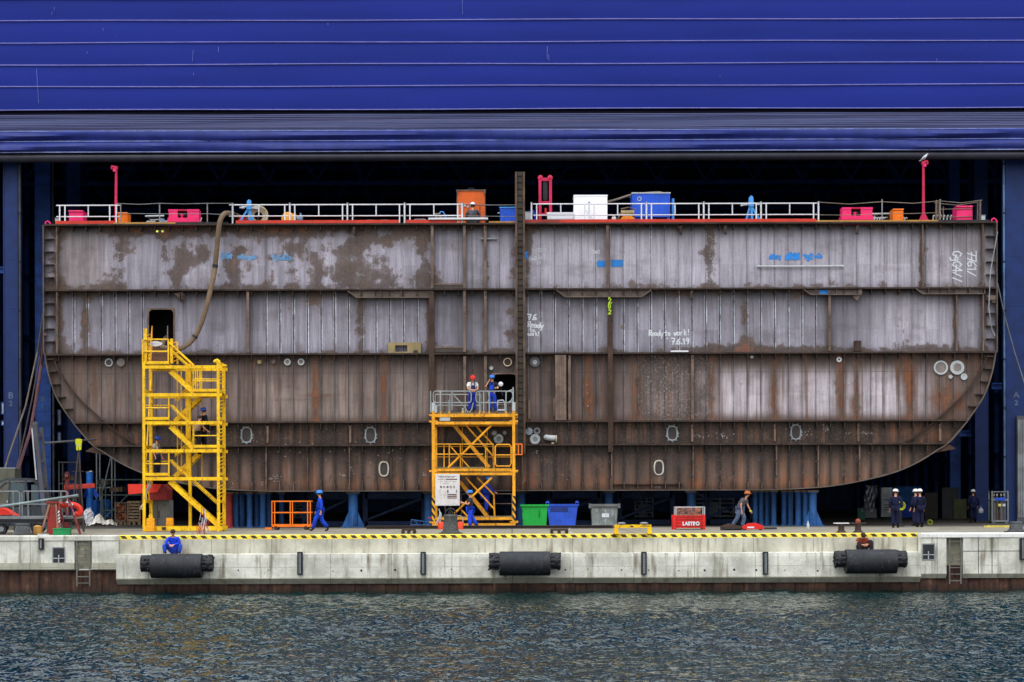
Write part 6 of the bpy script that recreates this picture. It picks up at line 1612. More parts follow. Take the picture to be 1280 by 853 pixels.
# coiled hose on a reel, blue valve stand
t=dthing('hose_coil','big coil of tan hose standing on deck right of the light blue stand','hose coil',320.5,.8)
m=MB(); c=(0,0,HGT(267))
for k in range(7):
    r=.47-.035*k; y=-.16+.02*k; m.tube([(r*math.cos(a),y+.02*math.sin(a*3),c[2]+r*math.sin(a)*1.02) for a in [i*2*math.pi/20 for i in range(20)]],.05,6,True)
m.build('coiled_hose',mm('tan_hose',(170,158,130),dirt=.4),t)
m=MB(); m.cyl((0,-.2,c[2]),(0,.3,c[2]),.07,8); m.bar((0,.3,c[2]),(0,.3,0),.07); m.bar((0,-.2,c[2]),(.0,-.2,0),.05); m.build('reel_stand',DSTEEL,t)
def tripod(px,label,top,flip=1):
    t=dthing('light_blue_stand',label,'stand',px,.6,group='light blue stands on the deck'); h=HGT(top)
    m=MB()
    m.prism([(-.10,h*.62),(.16,h*.62),(.12,h*.95),(.02,h),(-.08,h*.93)],-.12,.12); m.build('head_casting',SKY,t)
    for a,b in ((-.55*flip,-.2),(-.12,.3),(.3*flip,-.1)): m=MB(); m.bar((0,0,h*.7),(a,b,0),.085); m.build('leg',SKY,t)
    m=MB(); m.bar((-.35*flip,-.15,.08),(.3*flip,-.1,.08),.06); m.bar((.05,0,h*.6),(.08,0,.1),.12); m.build('brace',SKY,t)
    m=MB(); m.bar((0,0,h*.72),(.5*flip,-.1,h*.66),.09); m.bar((0,0,h*.76),(-.45*flip,0,h*.70),.08); m.cyl((-.36,-.1,h*.68),(-.2,-.1,h*.68),.05,8); m.build('handwheel_arm',LGREY,t)
tripod(309,'light blue valve stand beside the coil of tan hose',246.5)
tripod(940,'light blue tripod stand behind the white rail at right',243.5,-1)
t=dthing('red_drum','dark red drum between the hose and the light blue valve stand','drum',299.5,1.0); m=MB(); m.lathe([(.2,0),(.2,.2),(.215,.22),(.2,.24),(.2,.5),(.1,.55)],n=16); m.build('drum_body',RED,t,True); m=MB(); m.cyl((0,0,.55),(0,0,.62),.05,8); m.build('drum_cap',DSTEEL,t)
# orange reel
t=dthing('cable_reel','round orange cable reel behind the deck rail, grey motor at its right','reel',361,.6)
m=MB(); m.lathe([(.30,-.2),(.34,-.18),(.34,-.14),(.2,-.13),(.2,.13),(.34,.14),(.34,.18),(.3,.2)],(-.08,0,.34),n=20,axis='Y'); m.build('reel_drum',mm('amber_reel',(240,160,40),dirt=.3),t,True)
m=MB(); m.box(.02,.30,-.26,.2,.02,.58); m.build('reel_frame',mm('amber_reel'),t)
m=MB(); m.cyl((.34,0,.36),(.62,0,.36),.16,12); m.box(.5,.56,-.2,.2,.1,.62); m.build('motor',mm('blue_grey_motor',(110,136,160)),t,True)
# mushroom vents
for px,l in ((462.5,'flat grey mushroom vent on the red deck edge, left of two'),(480.5,'flat grey mushroom vent on the red deck edge, right of two')):
    t=dthing('mushroom_vent',l,'vent',px,.3,group='flat mushroom vents on the deck'); z=HGT(275)
    m=MB(); m.cyl((0,0,0),(0,0,z-.02),.20,14); m.build('vent_neck',LGREY,t); m=MB(); m.lathe([(.26,z-.03),(.29,z),(.29,z+.03),(.05,z+.05)],n=18); m.build('vent_cap',mm('vent_cap_tan',(150,138,126)),t)
t=dthing('pump_frame','low dark pump in a hoop frame on the deck left of the orange tank','pump',524.5,.5)
m=MB(); m.tube([(-.34,0,0),(-.34,0,.2),(-.25,0,.3),(.25,0,.3),(.34,0,.2),(.34,0,0)],.03,6); m.build('hoop',GREY,t); m=MB(); m.cyl((-.2,.1,.14),(.2,.1,.14),.13,12); m.box(-.05,.05,.05,.15,.2,.34); m.build('pump_body',DSTEEL,t,True)
t=dthing('valve_group','pale valve assembly with blue hoses beside the orange tank','valves',548,.5)
m=MB(); m.box(-.24,.22,-.1,.2,.1,.36); m.cyl((-.12,0,.3),(-.12,0,.55),.05,8); m.cyl((.1,0,.3),(.1,0,.5),.05,8); m.bar((-.26,0,.56),(.1,0,.6),.04); m.build('valve_block',TANP,t)
m=MB(); m.tube([(.0,0,.55),(.1,0,.68),(.22,0,.66),(.32,0,.5),(.34,0,.25),(.3,0,.05)],.03,6); m.build('blue_hose',SKY,t)
# orange tank
t=dthing('orange_tank','tall orange steel tank with a lifting ring on the deck behind the crouching person','tank',588,2.2)
w=17*sd*1.02; h=HGT(232)
m=MB(); m.box(-w,w,-.5,.6,.05,h); m.build('tank_body',ORG2,t)
m=MB(); m.box(-w-.06,w+.06,-.56,.66,h,h+.05); m.build('tank_lid',STIFF,t)
m=MB()
for px in (-.65,-.2,.2,.65): m.box(w*px-.03,w*px+.03,-.52,-.5,.1,h*.62)
m.box(-w,w,-.525,-.5,h*.62,h*.65); m.box(-w,w,-.525,-.5,.1,.15); m.build('tank_rib',mm('tank_dark_orange',(170,70,18),dirt=.4),t)
m=MB()
for sx_ in (-1,1): m.bar((sx_*w,-.54,h),(sx_*w,-.54,h-.18),.07); m.bar((sx_*(w+.04),-.3,h*.1),(sx_*(w+.02),-.3,h),.04)
m.build('corner_lug',STIFF,t)
m=MB(); m.tube([(.12*math.cos(a)*1.6,0,h+.05+.17*math.sin(a)) for a in [i*math.pi/8 for i in range(9)]],.02,6); m.build('lifting_ring',DSTEEL,t)
m=MB()
for i in range(4): m.cbox((-w*.7+i*.16,-.53,h*.58+.05*(i%2)),(.1,.03,.09))
m.build('valve_row',LGREY,t)
# blue boxes, grey box near the column
t=dthing('blue_crate','bright blue steel box left of the tall centre column','crate',636.5,1.0); w=11.5*sd; h=HGT(258)
m=MB(); m.box(-w,w,-.4,.5,.04,h); m.build('crate_body',BLU,t); m=MB(); m.box(-w-.04,w+.04,-.44,.54,h,h+.05); m.build('crate_rim',SKY,t)
m=MB()
for x in (-.6,-.2,.2,.6): m.box(w*x-.02,w*x+.02,-.415,-.4,.1,h-.05)
m.build('crate_rib',BLU,t); m=MB(); m.bar((-w-.02,-.3,h*.75),(-w-.12,-.3,h*.72),.05); m.build('latch',LGREY,t)
t=dthing('grey_locker','narrow grey locker with a blue hose just right of the tall centre column','locker',660.5,1.0); h=HGT(262)
m=MB(); m.box(-.17,.17,-.3,.3,.02,h); m.build('locker_body',GREY,t); m=MB(); m.box(-.14,.14,-.312,-.302,.08,h-.06); m.build('locker_door',LGREY,t); m=MB(); m.tube([(.1,0,h+.1),(.25,0,h+.05),(.34,0,h-.2),(.33,0,.3)],.045,8); m.build('locker_hose',BLU,t)
# pink frame
t=dthing('pink_gantry','tall pink steel frame right of the centre column','gantry',682,.8); h=HGT(217.5); w=6.6*sd
for s in (-1,1): m=MB(); m.box(s*w-.07,s*w+.07,-.1,.1,0,h-.06); m.build('upright',DPINK,t)
m=MB(); m.box(-w,w,-.08,.08,h-.24,h-.08); m.lathe([(.02,-.12),(.13,-.1),(.13,.1),(.02,.12)],(-w+.02,0,h-.08),n=12,axis='Y'); m.lathe([(.02,-.12),(.13,-.1),(.13,.1),(.02,.12)],(w-.02,0,h-.08),n=12,axis='Y'); m.build('head_beam',DPINK,t)
m=MB(); m.box(-w,w,-.07,.07,HGT(252),HGT(249)); m.box(-w,w,-.07,.07,HGT(266),HGT(264)); m.build('cross_beam',DPINK,t)
m=MB(); m.box(-.11,.11,-.02,.05,HGT(247),HGT(225)); m.box(-.03,.03,-.06,-.02,HGT(249),HGT(224)); m.build('centre_panel',DSTEEL,t)
m=MB(); m.box(-.03,.06,-.1,-.02,HGT(266),HGT(258)); m.build('red_hook',RED,t)
# white boxes
t=dthing('white_case','low white long box left of the large white box','white box',701,.9); w=16.5*sd; h=HGT(264.3)
m=MB(); m.box(-w,w,-.4,.5,.04,h); m.build('case_body',mm('white_plastic',(222,226,232),dirt=.1,var=.04),t); m=MB(); m.box(-w-.03,w+.03,-.43,.53,h-.08,h+.01); m.build('case_lid',mm('white_plastic'),t); m=MB(); m.box(-w,w,-.41,-.401,.3,.32); m.build('case_seam',LGREY,t)
t=dthing('white_tank','large plain white square box, tallest white thing on the deck','white box',739,1.1); w=21*sd; h=HGT(242.3)
m=MB(); m.box(-w,w,-.5,.7,.03,h); m.build('box_body',mm('bright_white',(246,246,250),dirt=.06,var=.02),t); m=MB(); m.box(-w-.015,w+.015,-.515,.715,h-.05,h+.02); m.build('box_lid',mm('bright_white'),t)
m=MB(); a=(-.25*w,-.512,h*.55); m.bar((-w*.28,-.506,h*.5),(w*.22,-.506,h*.12),.02,.01); m.build('scratch_mark',GREY,t)
# blue container, pipe
t=dthing('blue_container','large blue metal container with a pale top edge on the right half of the deck','container',816,1.8); w=23.5*sd*1.02; h=HGT(238.5)
m=MB(); m.box(-w,w,-.7,.9,HGT(268),h); m.build('container_body',BLU,t); m=MB(); m.box(-w-.03,w+.03,-.73,.93,h,h+.06); m.build('container_rim',LGREY,t)
for s in (-1,1): m=MB(); m.box(s*w*.92-.06,s*w*.92+.06,-.66,-.54,0,HGT(268)); m.build('container_leg',BLU,t)
m=MB(); m.box(-w*.95,w*.1,-.6,.4,.0,HGT(268)); m.build('lower_cabinet',BLU,t)
m=MB(); m.ring((-w*.62,0,h*.84),.11,.07,-.72,-.70,16); m.build('round_emblem',LGREY,t)
m=MB(); m.cyl((w+.16,-.5,0),(w+.16,-.5,h*.86),.07,8); m.build('side_pipe',SKY,t)
m=MB(); 
for x in (-.9,-.45,0,.45,.9): m.box(w*x-.015,w*x+.015,-.712,-.70,HGT(266),h-.05)
m.build('panel_rib',BLU,t)
t=thing('deck_pipe','long tan pipe sloping from behind the white box over the blue container','pipe',(0,0,0)); m=MB(); m.tube(smooth([D(758,247.5,1.6),D(775,243,1.6),D(793,237.3,1.6),D(812,235.5,1.6),D(828,234.6,1.6),D(833,237,1.6)],3),.055,8); m.build('pipe_tube',ROPE,t,True)
t=dthing('orange_machine','orange machine with a brown motor on top, right of the large white box','machine',785,.8)
m=MB(); m.prism([(-.42,0),(.42,0),(.36,.34),(.22,.42),(-.22,.42),(-.34,.3)],-.3,.3); m.build('machine_base',mm('machine_orange',(240,130,20),dirt=.3),t)
m=MB(); m.cyl((-.3,0,.6),(.35,0,.6),.17,12); m.box(-.2,.25,-.15,.15,.4,.6); m.build('motor_block',TANP,t,True)
m=MB(); m.tube([(-.34,-.1,.6),(-.44,-.1,.35),(-.38,-.1,.05)],.05,6); m.tube([(-.3,-.05,.82),(.1,-.05,.9),(.42,-.05,.78)],.035,6); m.build('machine_pipe',STIFF,t)
t=dthing('white_jerrycan','small white canister beside the orange machine','canister',768,.5); m=MB(); m.box(-.1,.1,-.08,.08,0,.38); m.cyl((.04,0,.38),(.04,0,.44),.03,8); m.build('canister_body',WHT,t); m=MB(); m.tube([(-.07,0,.38),(-.05,0,.44),(0,0,.44)],.015,6); m.build('canister_handle',WHT,t)
for px,l,a in ((187,'pale pipe lying behind the rail left of the left pink winch',12),(1110,'pale pipe lying across behind the right orange cabinet',19)):
    t=dthing('loose_pipe',l,'pipe',px,1.4); m=MB(); m.cyl((-a*sd,0,.62),(a*sd,0,.64),.045,8); m.cyl((-a*sd*.6,.1,.45),(a*sd*.4,.1,.46),.035,8); m.build('pipe_tube',LGREY,t); m=MB(); m.box(-.3,-.25,0,.12,0,.6); m.box(.25,.3,0,.12,0,.6); m.build('trestle',DSTEEL,t)
t=dthing('grey_pump','grey pump with pale discs between the left deck pipes and winch','pump',202,.9); m=MB(); m.box(-.35,.3,-.15,.2,0,.25); m.cyl((-.1,-.2,.3),(-.1,.2,.3),.13,12); m.build('pump_block',mm('blue_grey_motor'),t)
m=MB(); m.cyl((.12,-.18,.2),(.12,-.14,.2),.12,12); m.build('pump_disc',LGREY,t)
# corner posts and fittings of the deck
for px,l in ((70.5,'short pale post at the left corner of the deck'),(1230,'short pale post at the right corner of the deck')):
    t=dthing('short_post',l,'post',px,.2); m=MB(); m.box(-.09,.09,-.09,.09,0,HGT(271)); m.build('post_body',LGREY,t); m=MB(); m.box(-.11,.11,-.11,.11,HGT(271),HGT(271)+.03); m.build('post_cap',GREY,t)
for px,l in ((59,'small pink eye fitting at the left end of the deck'),(1243,'small pink eye fitting at the right end of the deck')):
    t=dthing('pink_fitting',l,'fitting',px,.1); m=MB(); m.tube([(-.12,0,0),(-.1,0,.16),(0,0,.22),(.12,0,.12),(.16,0,0)],.035,7); m.build('eye_ring',PINK,t); m=MB(); m.box(-.15,.18,-.06,.06,-.01,.03); m.build('eye_plate',DPINK,t)
t=thing('twin_work_light','pair of small yellow green work lights under the deck edge near the left pink winch','lights',tuple(D(202,291,-.45))); 
for x in (-.13,.13): m=MB(); m.cyl((x,-.05,0),(x,.02,0),.055,12); m.build('lamp',mm('lamp_lime',(225,230,80),dirt=0),t); 
m=MB(); m.box(-.22,.22,.02,.05,-.04,.06); m.build('lamp_bar',DSTEEL,t)

# ================================================================= supports under the hull
def pillar(name_loc,r,h,label,gus=False,mat=PIL):
    t=thing('hull_support',label,'support pillar',name_loc,0,'blue steel pillars carrying the hull section')
    m=MB(); m.cyl((0,0,.05),(0,0,h-.14),r,18); m.build('pillar_tube',mat,t,True)
    m=MB(); m.box(-r*1.25,r*1.25,-r*1.25,r*1.25,0,.05); m.box(-r*1.2,r*1.2,-r*1.2,r*1.2,h-.14,h-.08); m.build('end_plate',mat,t)
    m=MB(); m.box(-r*1.4,r*1.4,-.25,.25,h-.08,h-.005); m.build('timber_pad',WOOD,t)
    if gus:
        m=MB()
        for a in (0,90,180,270):
            c,s=round(math.cos(R(a))),round(math.sin(R(a))); w=.03
            p=[(r*.9,.05),(r+.30,.05),(r,.75),(r*.9,.75)]
            vs=[]
            for sg in (-w/2,w/2): vs+=[(q*c-sg*s,q*s+sg*c,z) for q,z in p]
            m.add(vs,[(0,1,2,3),(7,6,5,4),(0,4,5,1),(1,5,6,2),(2,6,7,3),(3,7,4,0)])
        m.build('gusset',mat,t)
        m=MB(); m.box(-r-.32,r+.32,-r-.32,r+.32,0,.045); m.build('foot_plate',mat,t)
zu=ZD[5]
# two storeyed scale: pillar diameters from the photograph
lst=[(286.5,.17,3.5,0,DRED),(295,.135,4.2,0,PIL),(303,.135,5.,0,PIL),(312,.14,3.8,0,PIL),(321,.12,4.6,0,PIL),(328.5,.15,3.6,0,PIL),(336,.12,5.4,0,PIL),(352,.12,7,0,PIL),
 (441.5,.24,2.4,1,PIL),(536,.22,3.2,0,PIL),(651,.22,4,0,PIL),(761,.21,4.4,0,PIL),(863.5,.2,4.4,0,PIL),
 (944,.13,5.2,0,PIL),(951.5,.13,5.2,0,PIL),(959,.13,5.2,0,PIL),(967,.14,4.2,0,PIL),(980,.13,4.6,0,PIL),(988,.14,4.6,0,PIL),(998,.16,3.4,0,PIL),(1007,.15,3.0,0,PIL),(1016,.19,2.4,1,PIL)]
lab={286.5:'dull red one next to the stair tower',295:'first slim blue one right of the dull red one',303:'second slim blue one of the left cluster',312:'third of the left cluster, nearer than its neighbours',321:'fourth slim one of the left cluster',328.5:'fifth of the left cluster, thicker',336:'sixth of the left cluster, set back',352:'seventh of the left cluster, behind the orange cart',441.5:'thick blue one with a flared foot behind the walking worker',536:'just left of the scaffold tower foot',651:'just right of the scaffold tower, behind the green bin',761:'behind the galvanised bin',863.5:'behind the red crate',944:'first of the right cluster beside the bending worker',951.5:'second of the right cluster',959:'third of the right cluster',967:'fourth of the right cluster, nearer and brighter',980:'fifth of the right cluster',988:'sixth of the right cluster',998:'seventh of the right cluster',1007:'eighth of the right cluster',1016:'last of the right cluster, thick with a flared foot'}
for px,r,dy,gus,mat in lst:
    dy=.35+(dy-2.4)*.5
    Y=YS+dy; x=P(px,640,Y).x; h=hz(x)-.075 if abs(x-XC)/SS>300 else zu-.075+.0
    pillar((x,Y,0),r,zu-.002 if h<zu+.2 else h, ('hull support pillar, '+lab[px]),gus,mat)
# dark blue beams and machinery further in under the hull
rng=random.Random(21)
def box_frame(px,Y,w,h,label):
    x=P(px,640,Y).x; t=thing('support_frame',label,'frame',(x,Y-5,0)); W2=w/2
    m=MB()
    for s in (-W2,W2): m.box(s-.12,s+.12,0,.3,0,h)
    m.box(-W2,W2,0,.3,h-.35,h); m.box(-W2,W2,0,.3,0,.25); m.build('frame_body',DNAVY,t)
    m=MB(); m.bar((-W2,.15,.3),(W2,.15,h-.3),.12); m.build('diagonal',DNAVY,t)
for px,Y,w,h,l in ((420,28,2.4,1.75,'dark blue frame in the shadow under the hull behind the walking worker'),(500,27,3.,1.75,'dark blue frame in the shadow left of the scaffold tower'),(600,30,3.,1.75,'dark blue frame in the shadow behind the scaffold tower'),(715,28,2.6,1.75,'dark blue frame in the shadow behind the blue bin'),(800,30,2.8,1.75,'dark blue frame in the shadow left of the red crate'),(900,31,2.4,1.75,'dark blue frame in the shadow behind the bending worker')):
    box_frame(px,Y,w,h,l)
# ================================================================= on the quay
# steel beam lying in front of the bins
a=G(456,661.5); b=G(764,661.3); Yb=13.0; t=thing('steel_beam','long dark steel beam lying along the quay in front of the bins and scaffold tower','steel beam',((P(456,0,Yb).x+P(764,0,Yb).x)/2,Yb,0)); w=(P(764,0,Yb).x-P(456,0,Yb).x)/2
m=MB(); m.box(-w,w,-.14,.14,.13,.155); m.box(-w,w,-.14,.14,0,.025); m.box(-w,w,-.02,.02,.025,.13); m.build('beam_profile',mm('dark_beam',(66,56,50),dirt=.5,var=.2),t)
for px,wp,l in ((511,17,'rusty flat trolley on the quay, left of the big black bollard'),(699,22,'rusty flat trolley with a white edged triangle below the blue bin')):
    g=G(px,667.6); t=thing('flat_trolley',l,'trolley',(g.x,g.y,0)); w=wp*.5*s_at(g.y)
    m=MB(); m.box(-w,w,-.25,.25,.13,.2); m.build('trolley_deck',BROWN,t)
    for x in (-w*.85,0,w*.85):
        m=MB(); m.cyl((x,-.22,.07),(x,-.16,.07),.07,12); m.cyl((x,.16,.07),(x,.22,.07),.07,12); m.build('wheel',BROWN,t)
g=G(712,666.5); t=thing('warning_triangle','small white edged triangle stand beside the rusty trolley','triangle',(g.x,g.y,.0)); m=MB(); m.tube([(-.12,0,.02),(0,0,.2),(.12,0,.02)],.018,6,True); m.build('triangle_frame',WHT,t); m=MB(); m.box(-.13,.13,-.08,.08,0,.02); m.build('triangle_foot',GREY,t)
# bollards
def bollard_big(px,base,label,r=.33,h=.86):
    g=G(px,base); g.y=max(g.y,.75); t=thing('mooring_bollard',label,'bollard',(g.x,g.y,0.0),group='big black mooring bollards')
    m=MB(); m.lathe([(r*1.35,0),(r*1.35,.08),(r*1.1,.12),(r*.95,.35),(r*.9,h*.8),(r*1.0,h*.92),(r*.9,h*.99),(r*.5,h)],n=24); m.build('bollard_body',mm('cast_iron',(62,64,66),dirt=.5,dirtcol=(120,120,118),var=.3),t,True)
    m=MB(); m.box(-r*1.6,r*1.6,-r*1.3,r*1.3,.003,.05); m.build('bollard_foot',mm('cast_iron_foot',(86,76,70),dirt=.5),t)
    return t,h,r
t,h,r=bollard_big(562,668.6,'big black cast bollard with a shackle on top, in front of the scaffold tower',.30,.80)
m=MB(); m.tube([(-.22,0,h*.94),(-.2,0,h+.1),(-.1,0,h+.2),(0,0,h+.23),(.12,0,h+.2),(.2,0,h+.1),(.22,0,h*.94)],.035,7); m.tube([(-.1,-.05,h),(-.05,0,h+.12),(.05,0,h+.12),(.1,-.05,h)],.03,6); m.build('shackle',DSTEEL,t)
bollard_big(14.5,670.5,'big black cast bollard at the left end of the quay before the vehicle',.30,.48)
bollard_big(1275,666,'big dark bollard cut by the right picture edge',.26,.44)
for px,mat,l,o in ((1058.5,WHT,'T shaped bollard with a white top plate',0),(1080.5,BROWN,'T shaped bollard with a rusty orange knob, behind the seated worker in orange',1)):
    g=G(px,667); g.y=max(g.y,.9); t=thing('t_bollard',l,'bollard',(g.x,g.y,0),group='T shaped bollards near the right fender')
    m=MB(); m.lathe([(.24,0),(.2,.03),(.13,.1),(.12,.3),(.16,.37)],n=18); m.build('bollard_stem',mm('dark_bollard',(62,44,42),dirt=.5),t,True)
    m=MB(); m.box(-.30,.30,-.16,.16,.37,.41); m.build('bollard_plate',mat,t)
    if o: m=MB(); m.lathe([(.1,.41),(.11,.48),(.08,.55),(.02,.57)],n=12); m.build('bollard_knob',mm('rust_knob',(140,66,44),dirt=.5),t,True)
# bins
def skip(px,base,w,h,flare,label,mat,lid=None,dep=1.1,rim=None,lugs=True,Y=None):
    g=G(px,base); t=thing('waste_bin',label,'bin',(g.x,Y or g.y,0)); s=1
    V=[];w0,w1=w/2-flare,w/2
    m=MB(); m.add([(-w0,0,.06),(w0,0,.06),(w0,dep,.06),(-w0,dep,.06),(-w1,0,h),(w1,0,h),(w1,dep,h),(-w1,dep,h)],[(0,3,2,1),(0,1,5,4),(1,2,6,5),(2,3,7,6),(3,0,4,7)])
    m.add([(-w1+.05,.05,h-.12),(w1-.05,.05,h-.12),(w1-.05,dep-.05,h-.12),(-w1+.05,dep-.05,h-.12)],[(0,1,2,3)])
    m.build('bin_body',mat,t)
    m=MB(); r_=.05
    m.box(-w1-.05,w1+.05,-.05,.0,h-.06,h+.02); m.box(-w1-.05,w1+.05,dep,dep+.05,h-.06,h+.02); m.box(-w1-.05,-w1,0,dep,h-.06,h+.02); m.box(w1,w1+.05,0,dep,h-.06,h+.02); m.build('bin_rim',rim or mat,t)
    m=MB(); 
    for x in (-w0*.7,w0*.7): m.box(x-.08,x+.08,.1,dep-.1,0,.06)
    m.build('bin_skid',DSTEEL,t)
    if lugs:
        for x in (-w1+.04,w1-.04): m=MB(); m.lathe([(.03,-.03),(.09,-.03),(.09,.03),(.03,.03)],(x,.1,h+.09),n=12,axis='Y'); m.box(x-.06,x+.06,.07,.13,h,h+.08); m.build('lifting_lug',rim or mat,t)
    return t,w1,h
s15=s_at(15.2)
t,w1,h=skip(668.5,660.3,32*s15,28*s15,.06,'bright green waste bin right of the scaffold tower',GRN,lugs=False,Y=15.2)
m=MB(); m.box(-w1-.08,w1+.08,-.08,.04,h-.04,h+.05); m.build('lid_edge',GRN,t); m=MB()
for z in (.3,.75): m.box(-w1*.96,-w1*.9,-.03,-.001,z,z+.1)
m.box(w1*.35,w1*.4,-.06,-.001,h*.45,h*.8); m.build('latch',mm('dark_green',(10,90,40)),t)
t,w1,h=skip(703.5,660.3,39*s15,29*s15,.14,'blue skip bin with lifting lugs right of the green bin',mm('skip_blue',(34,78,190),dirt=.4,dirtcol=(20,30,70),var=.12),Y=15.2)
m=MB(); m.box(-w1*.75,w1*.35,-.03,-.002,h*.70,h*.88); m.build('pocket',mm('skip_dark_blue',(20,42,110)),t)
t,w1,h=skip(757,660.3,33*s15,27*s15,.05,'galvanised grey bin with a scratched front and a white label',mm('scratched_zinc',(112,118,116),dirt=.6,dirtcol=(190,196,196),var=.3,scale=4),rim=mm('zinc_rim',(96,98,98),dirt=.4),lugs=False,Y=15.2)
m=MB(); m.box(-.12,.22,-.012,-.002,h*.48,h*.66); m.build('bin_label',WHT,t); m=MB(); m.box(-w1-.1,w1+.1,-.1,.0,h-.02,h+.10); m.box(-w1-.12,-w1,-.12,.1,h-.1,h+.12); m.box(w1,w1+.12,-.12,.1,h-.1,h+.12); m.build('lid_edge',mm('zinc_rim'),t)
# yellow lifting beam on two legs
g=G(791,667.6); sg=s_at(g.y); t=thing('low_barrier','low yellow steel trestle standing on the quay edge before the bins','trestle',(g.x,g.y,0)); w=23*sg
m=MB(); m.box(-w,w,-.1,.1,.24,.37); m.build('trestle_beam',YEL,t)
for s in (-1,1): m=MB(); m.box(s*w*.9-.08,s*w*.9+.08,-.1,.1,0,.24); m.box(s*w*.9-.12,s*w*.9+.12,-.2,.2,0,.03); m.build('trestle_leg',YEL,t)
for s in (-1,1): m=MB(); m.cyl((s*.45,0,.37),(s*.45,0,.40),.13,14); m.lathe([(.16,.40),(.17,.43),(.1,.47)],(s*.45,0,0),n=14); m.build('pivot_cap',GREY,t,True)
m=MB(); m.box(-.1,.02,-.104,-.1,.27,.33); m.box(.3,.7,-.104,-.1,.30,.325); m.build('beam_mark',BROWN,t)
# red crate with mesh box of scrap
g=G(861.5,662.4); sg=s_at(g.y); t=thing('red_crate','bright red metal crate with white lettering in front of the wire mesh box','crate',(g.x,g.y,0)); w=18.5*sg; h=17.5*sg
m=MB(); m.box(-w,w,0,.03,.08,h); m.box(-w,w,.77,.8,.08,h); m.box(-w,-w+.03,.03,.77,.08,h); m.box(w-.03,w,.03,.77,.08,h); m.box(-w+.03,w-.03,.03,.77,.08,.11); m.build('crate_body',RED,t)
m=MB()
for z in (.16,.30,.44,.56): m.box(-w,w,-.025,-.001,z,z+.03)
m.build('crate_rib',mm('crate_dark_red',(150,16,16)),t)
m=MB()
for s in (-1,1): m.box(s*w-.06,s*w+.06,-.05,.05,0,h+.04); m.box(s*w-.06,s*w+.06,.75,.85,0,h+.04)
m.build('corner_post',RED,t)
cu=bpy.data.curves.new('lt','FONT'); cu.body='LASTRO'; cu.size=.22; cu.align_x='CENTER'; cu.extrude=.003; cu.offset=.012; cu.space_character=1.0
ob=bpy.data.objects.new('tmp',cu); COL.objects.link(ob); dgp=bpy.context.evaluated_depsgraph_get(); me=bpy.data.meshes.new_from_object(ob.evaluated_get(dgp)); bpy.data.objects.remove(ob); me.materials.clear(); me.materials.append(WHT)
o=bpy.data.objects.new('lettering',me); COL.objects.link(o); o.parent=t; o.location=(.08,-.03,.20); o.rotation_euler=(R(90),0,0); o.scale=(.95,1,.95)
t=thing('mesh_box','grey wire mesh box full of rusty scrap behind the red crate','mesh box',(g.x+.13,g.y+.95,0)); w=18*sg; h=28*sg
m=MB()
for x in (-w,w):
    for y in (0,.8): m.bar((x,y,0),(x,y,h),.05)
for y in (0,.8): m.bar((-w,y,h),(w,y,h),.05); m.bar((-w,y,.1),(w,y,.1),.05)
for x in (-w,w): m.bar((x,0,h),(x,.8,h),.05)
m.build('box_frame',LGREY,t)
m=MB()
for k in range(1,13): x=-w+2*w*k/13; m.bar((x,0,.1),(x,0,h),.012)
for k in range(1,8): z=.1+(h-.1)*k/8; m.bar((-w,0,z),(w,0,z),.012)
m.build('wire_mesh',GREY,t)
m=MB(); rng=random.Random(4)
for i in range(90):
    x=rng.uniform(-w*.85,w*.7); z=rng.uniform(.5,h*.97); y=rng.uniform(.06,.7); a=rng.uniform(0,3.1); L=rng.uniform(.1,.3); m.bar((x,y,z),(min(w*.9,max(-w*.9,x+L*math.cos(a))),y+.05,min(h+.02,z+L*.6*math.sin(a))),.03,.04)
m.box(-w*.9,w*.9,.1,.7,.12,h*.7); m.build('scrap_pieces',mm('rusty_scrap',(176,104,64),dirt=.6,dirtcol=(60,40,34),var=.5,scale=8),t)
# orange hand cart (railed)
g=G(364,662.8); sg=s_at(g.y); t=thing('railed_cart','small orange railed platform cart left of the walking worker','cart',(g.x,g.y,0)); w=24*sg
m=MB(); m.box(-w,w,0,.9,.14,.26); m.build('cart_deck',ORG,t)
for z in (.80,1.32): m=MB(); m.bar((-w,0,z),(w,0,z),.05); m.bar((-w,.9,z),(w,.9,z),.05); m.bar((-w,0,z),(-w,.9,z),.05); m.bar((w,0,z),(w,.9,z),.05); m.build('cart_rail',ORG,t)
for x in (-w,-w*.86,-.04,.06,w*.86,w):
    m=MB(); m.bar((x,0,.2),(x,0,1.32),.045); m.build('cart_post',ORG,t)
m=MB(); m.box(-w-.32,-w,-.05,.3,.02,.12); m.build('cart_step',ORG,t)
for x in (-w*.8,w*.75): m=MB(); m.cyl((x,0,.09),(x,.1,.09),.09,14); m.cyl((x,.8,.09),(x,.9,.09),.09,14); m.build('wheel',DSTEEL,t)
# red and white barrier tape bundle
g=G(253,667.8); t=thing('barrier_tape_post','post wrapped in crumpled red and white barrier tape by the stair tower','barrier tape',(g.x,g.y+.2,0))
m=MB(); m.cyl((.05,0,0),(.05,0,1.05),.025,8); m.build('post',GREY,t)
wt=[MB(),MB()]; rng=random.Random(8)
for i in range(46):
    z=rng.uniform(.05,1.1); sp=.10+.26*(1-z/1.1); x=rng.uniform(-sp,sp*.8); L=rng.uniform(.12,.4); a=rng.uniform(-.5,.5)
    y=rng.uniform(-.12,.1)
    wt[i%2].bar((x,y,z),(x+L*math.sin(a)*.5+(.1*(1-z)),y+rng.uniform(-.05,.05),max(.02,z-L)),.075,.012,up=(1,.3,0))
for i in range(8):
    wt[i%2].bar((-.6+i*.12,-.1+.02*i,.012),(-.48+i*.12,-.12,.02),.06,.012)
wt[0].build('white_tape',WHT,t); wt[1].build('red_tape',RED,t)
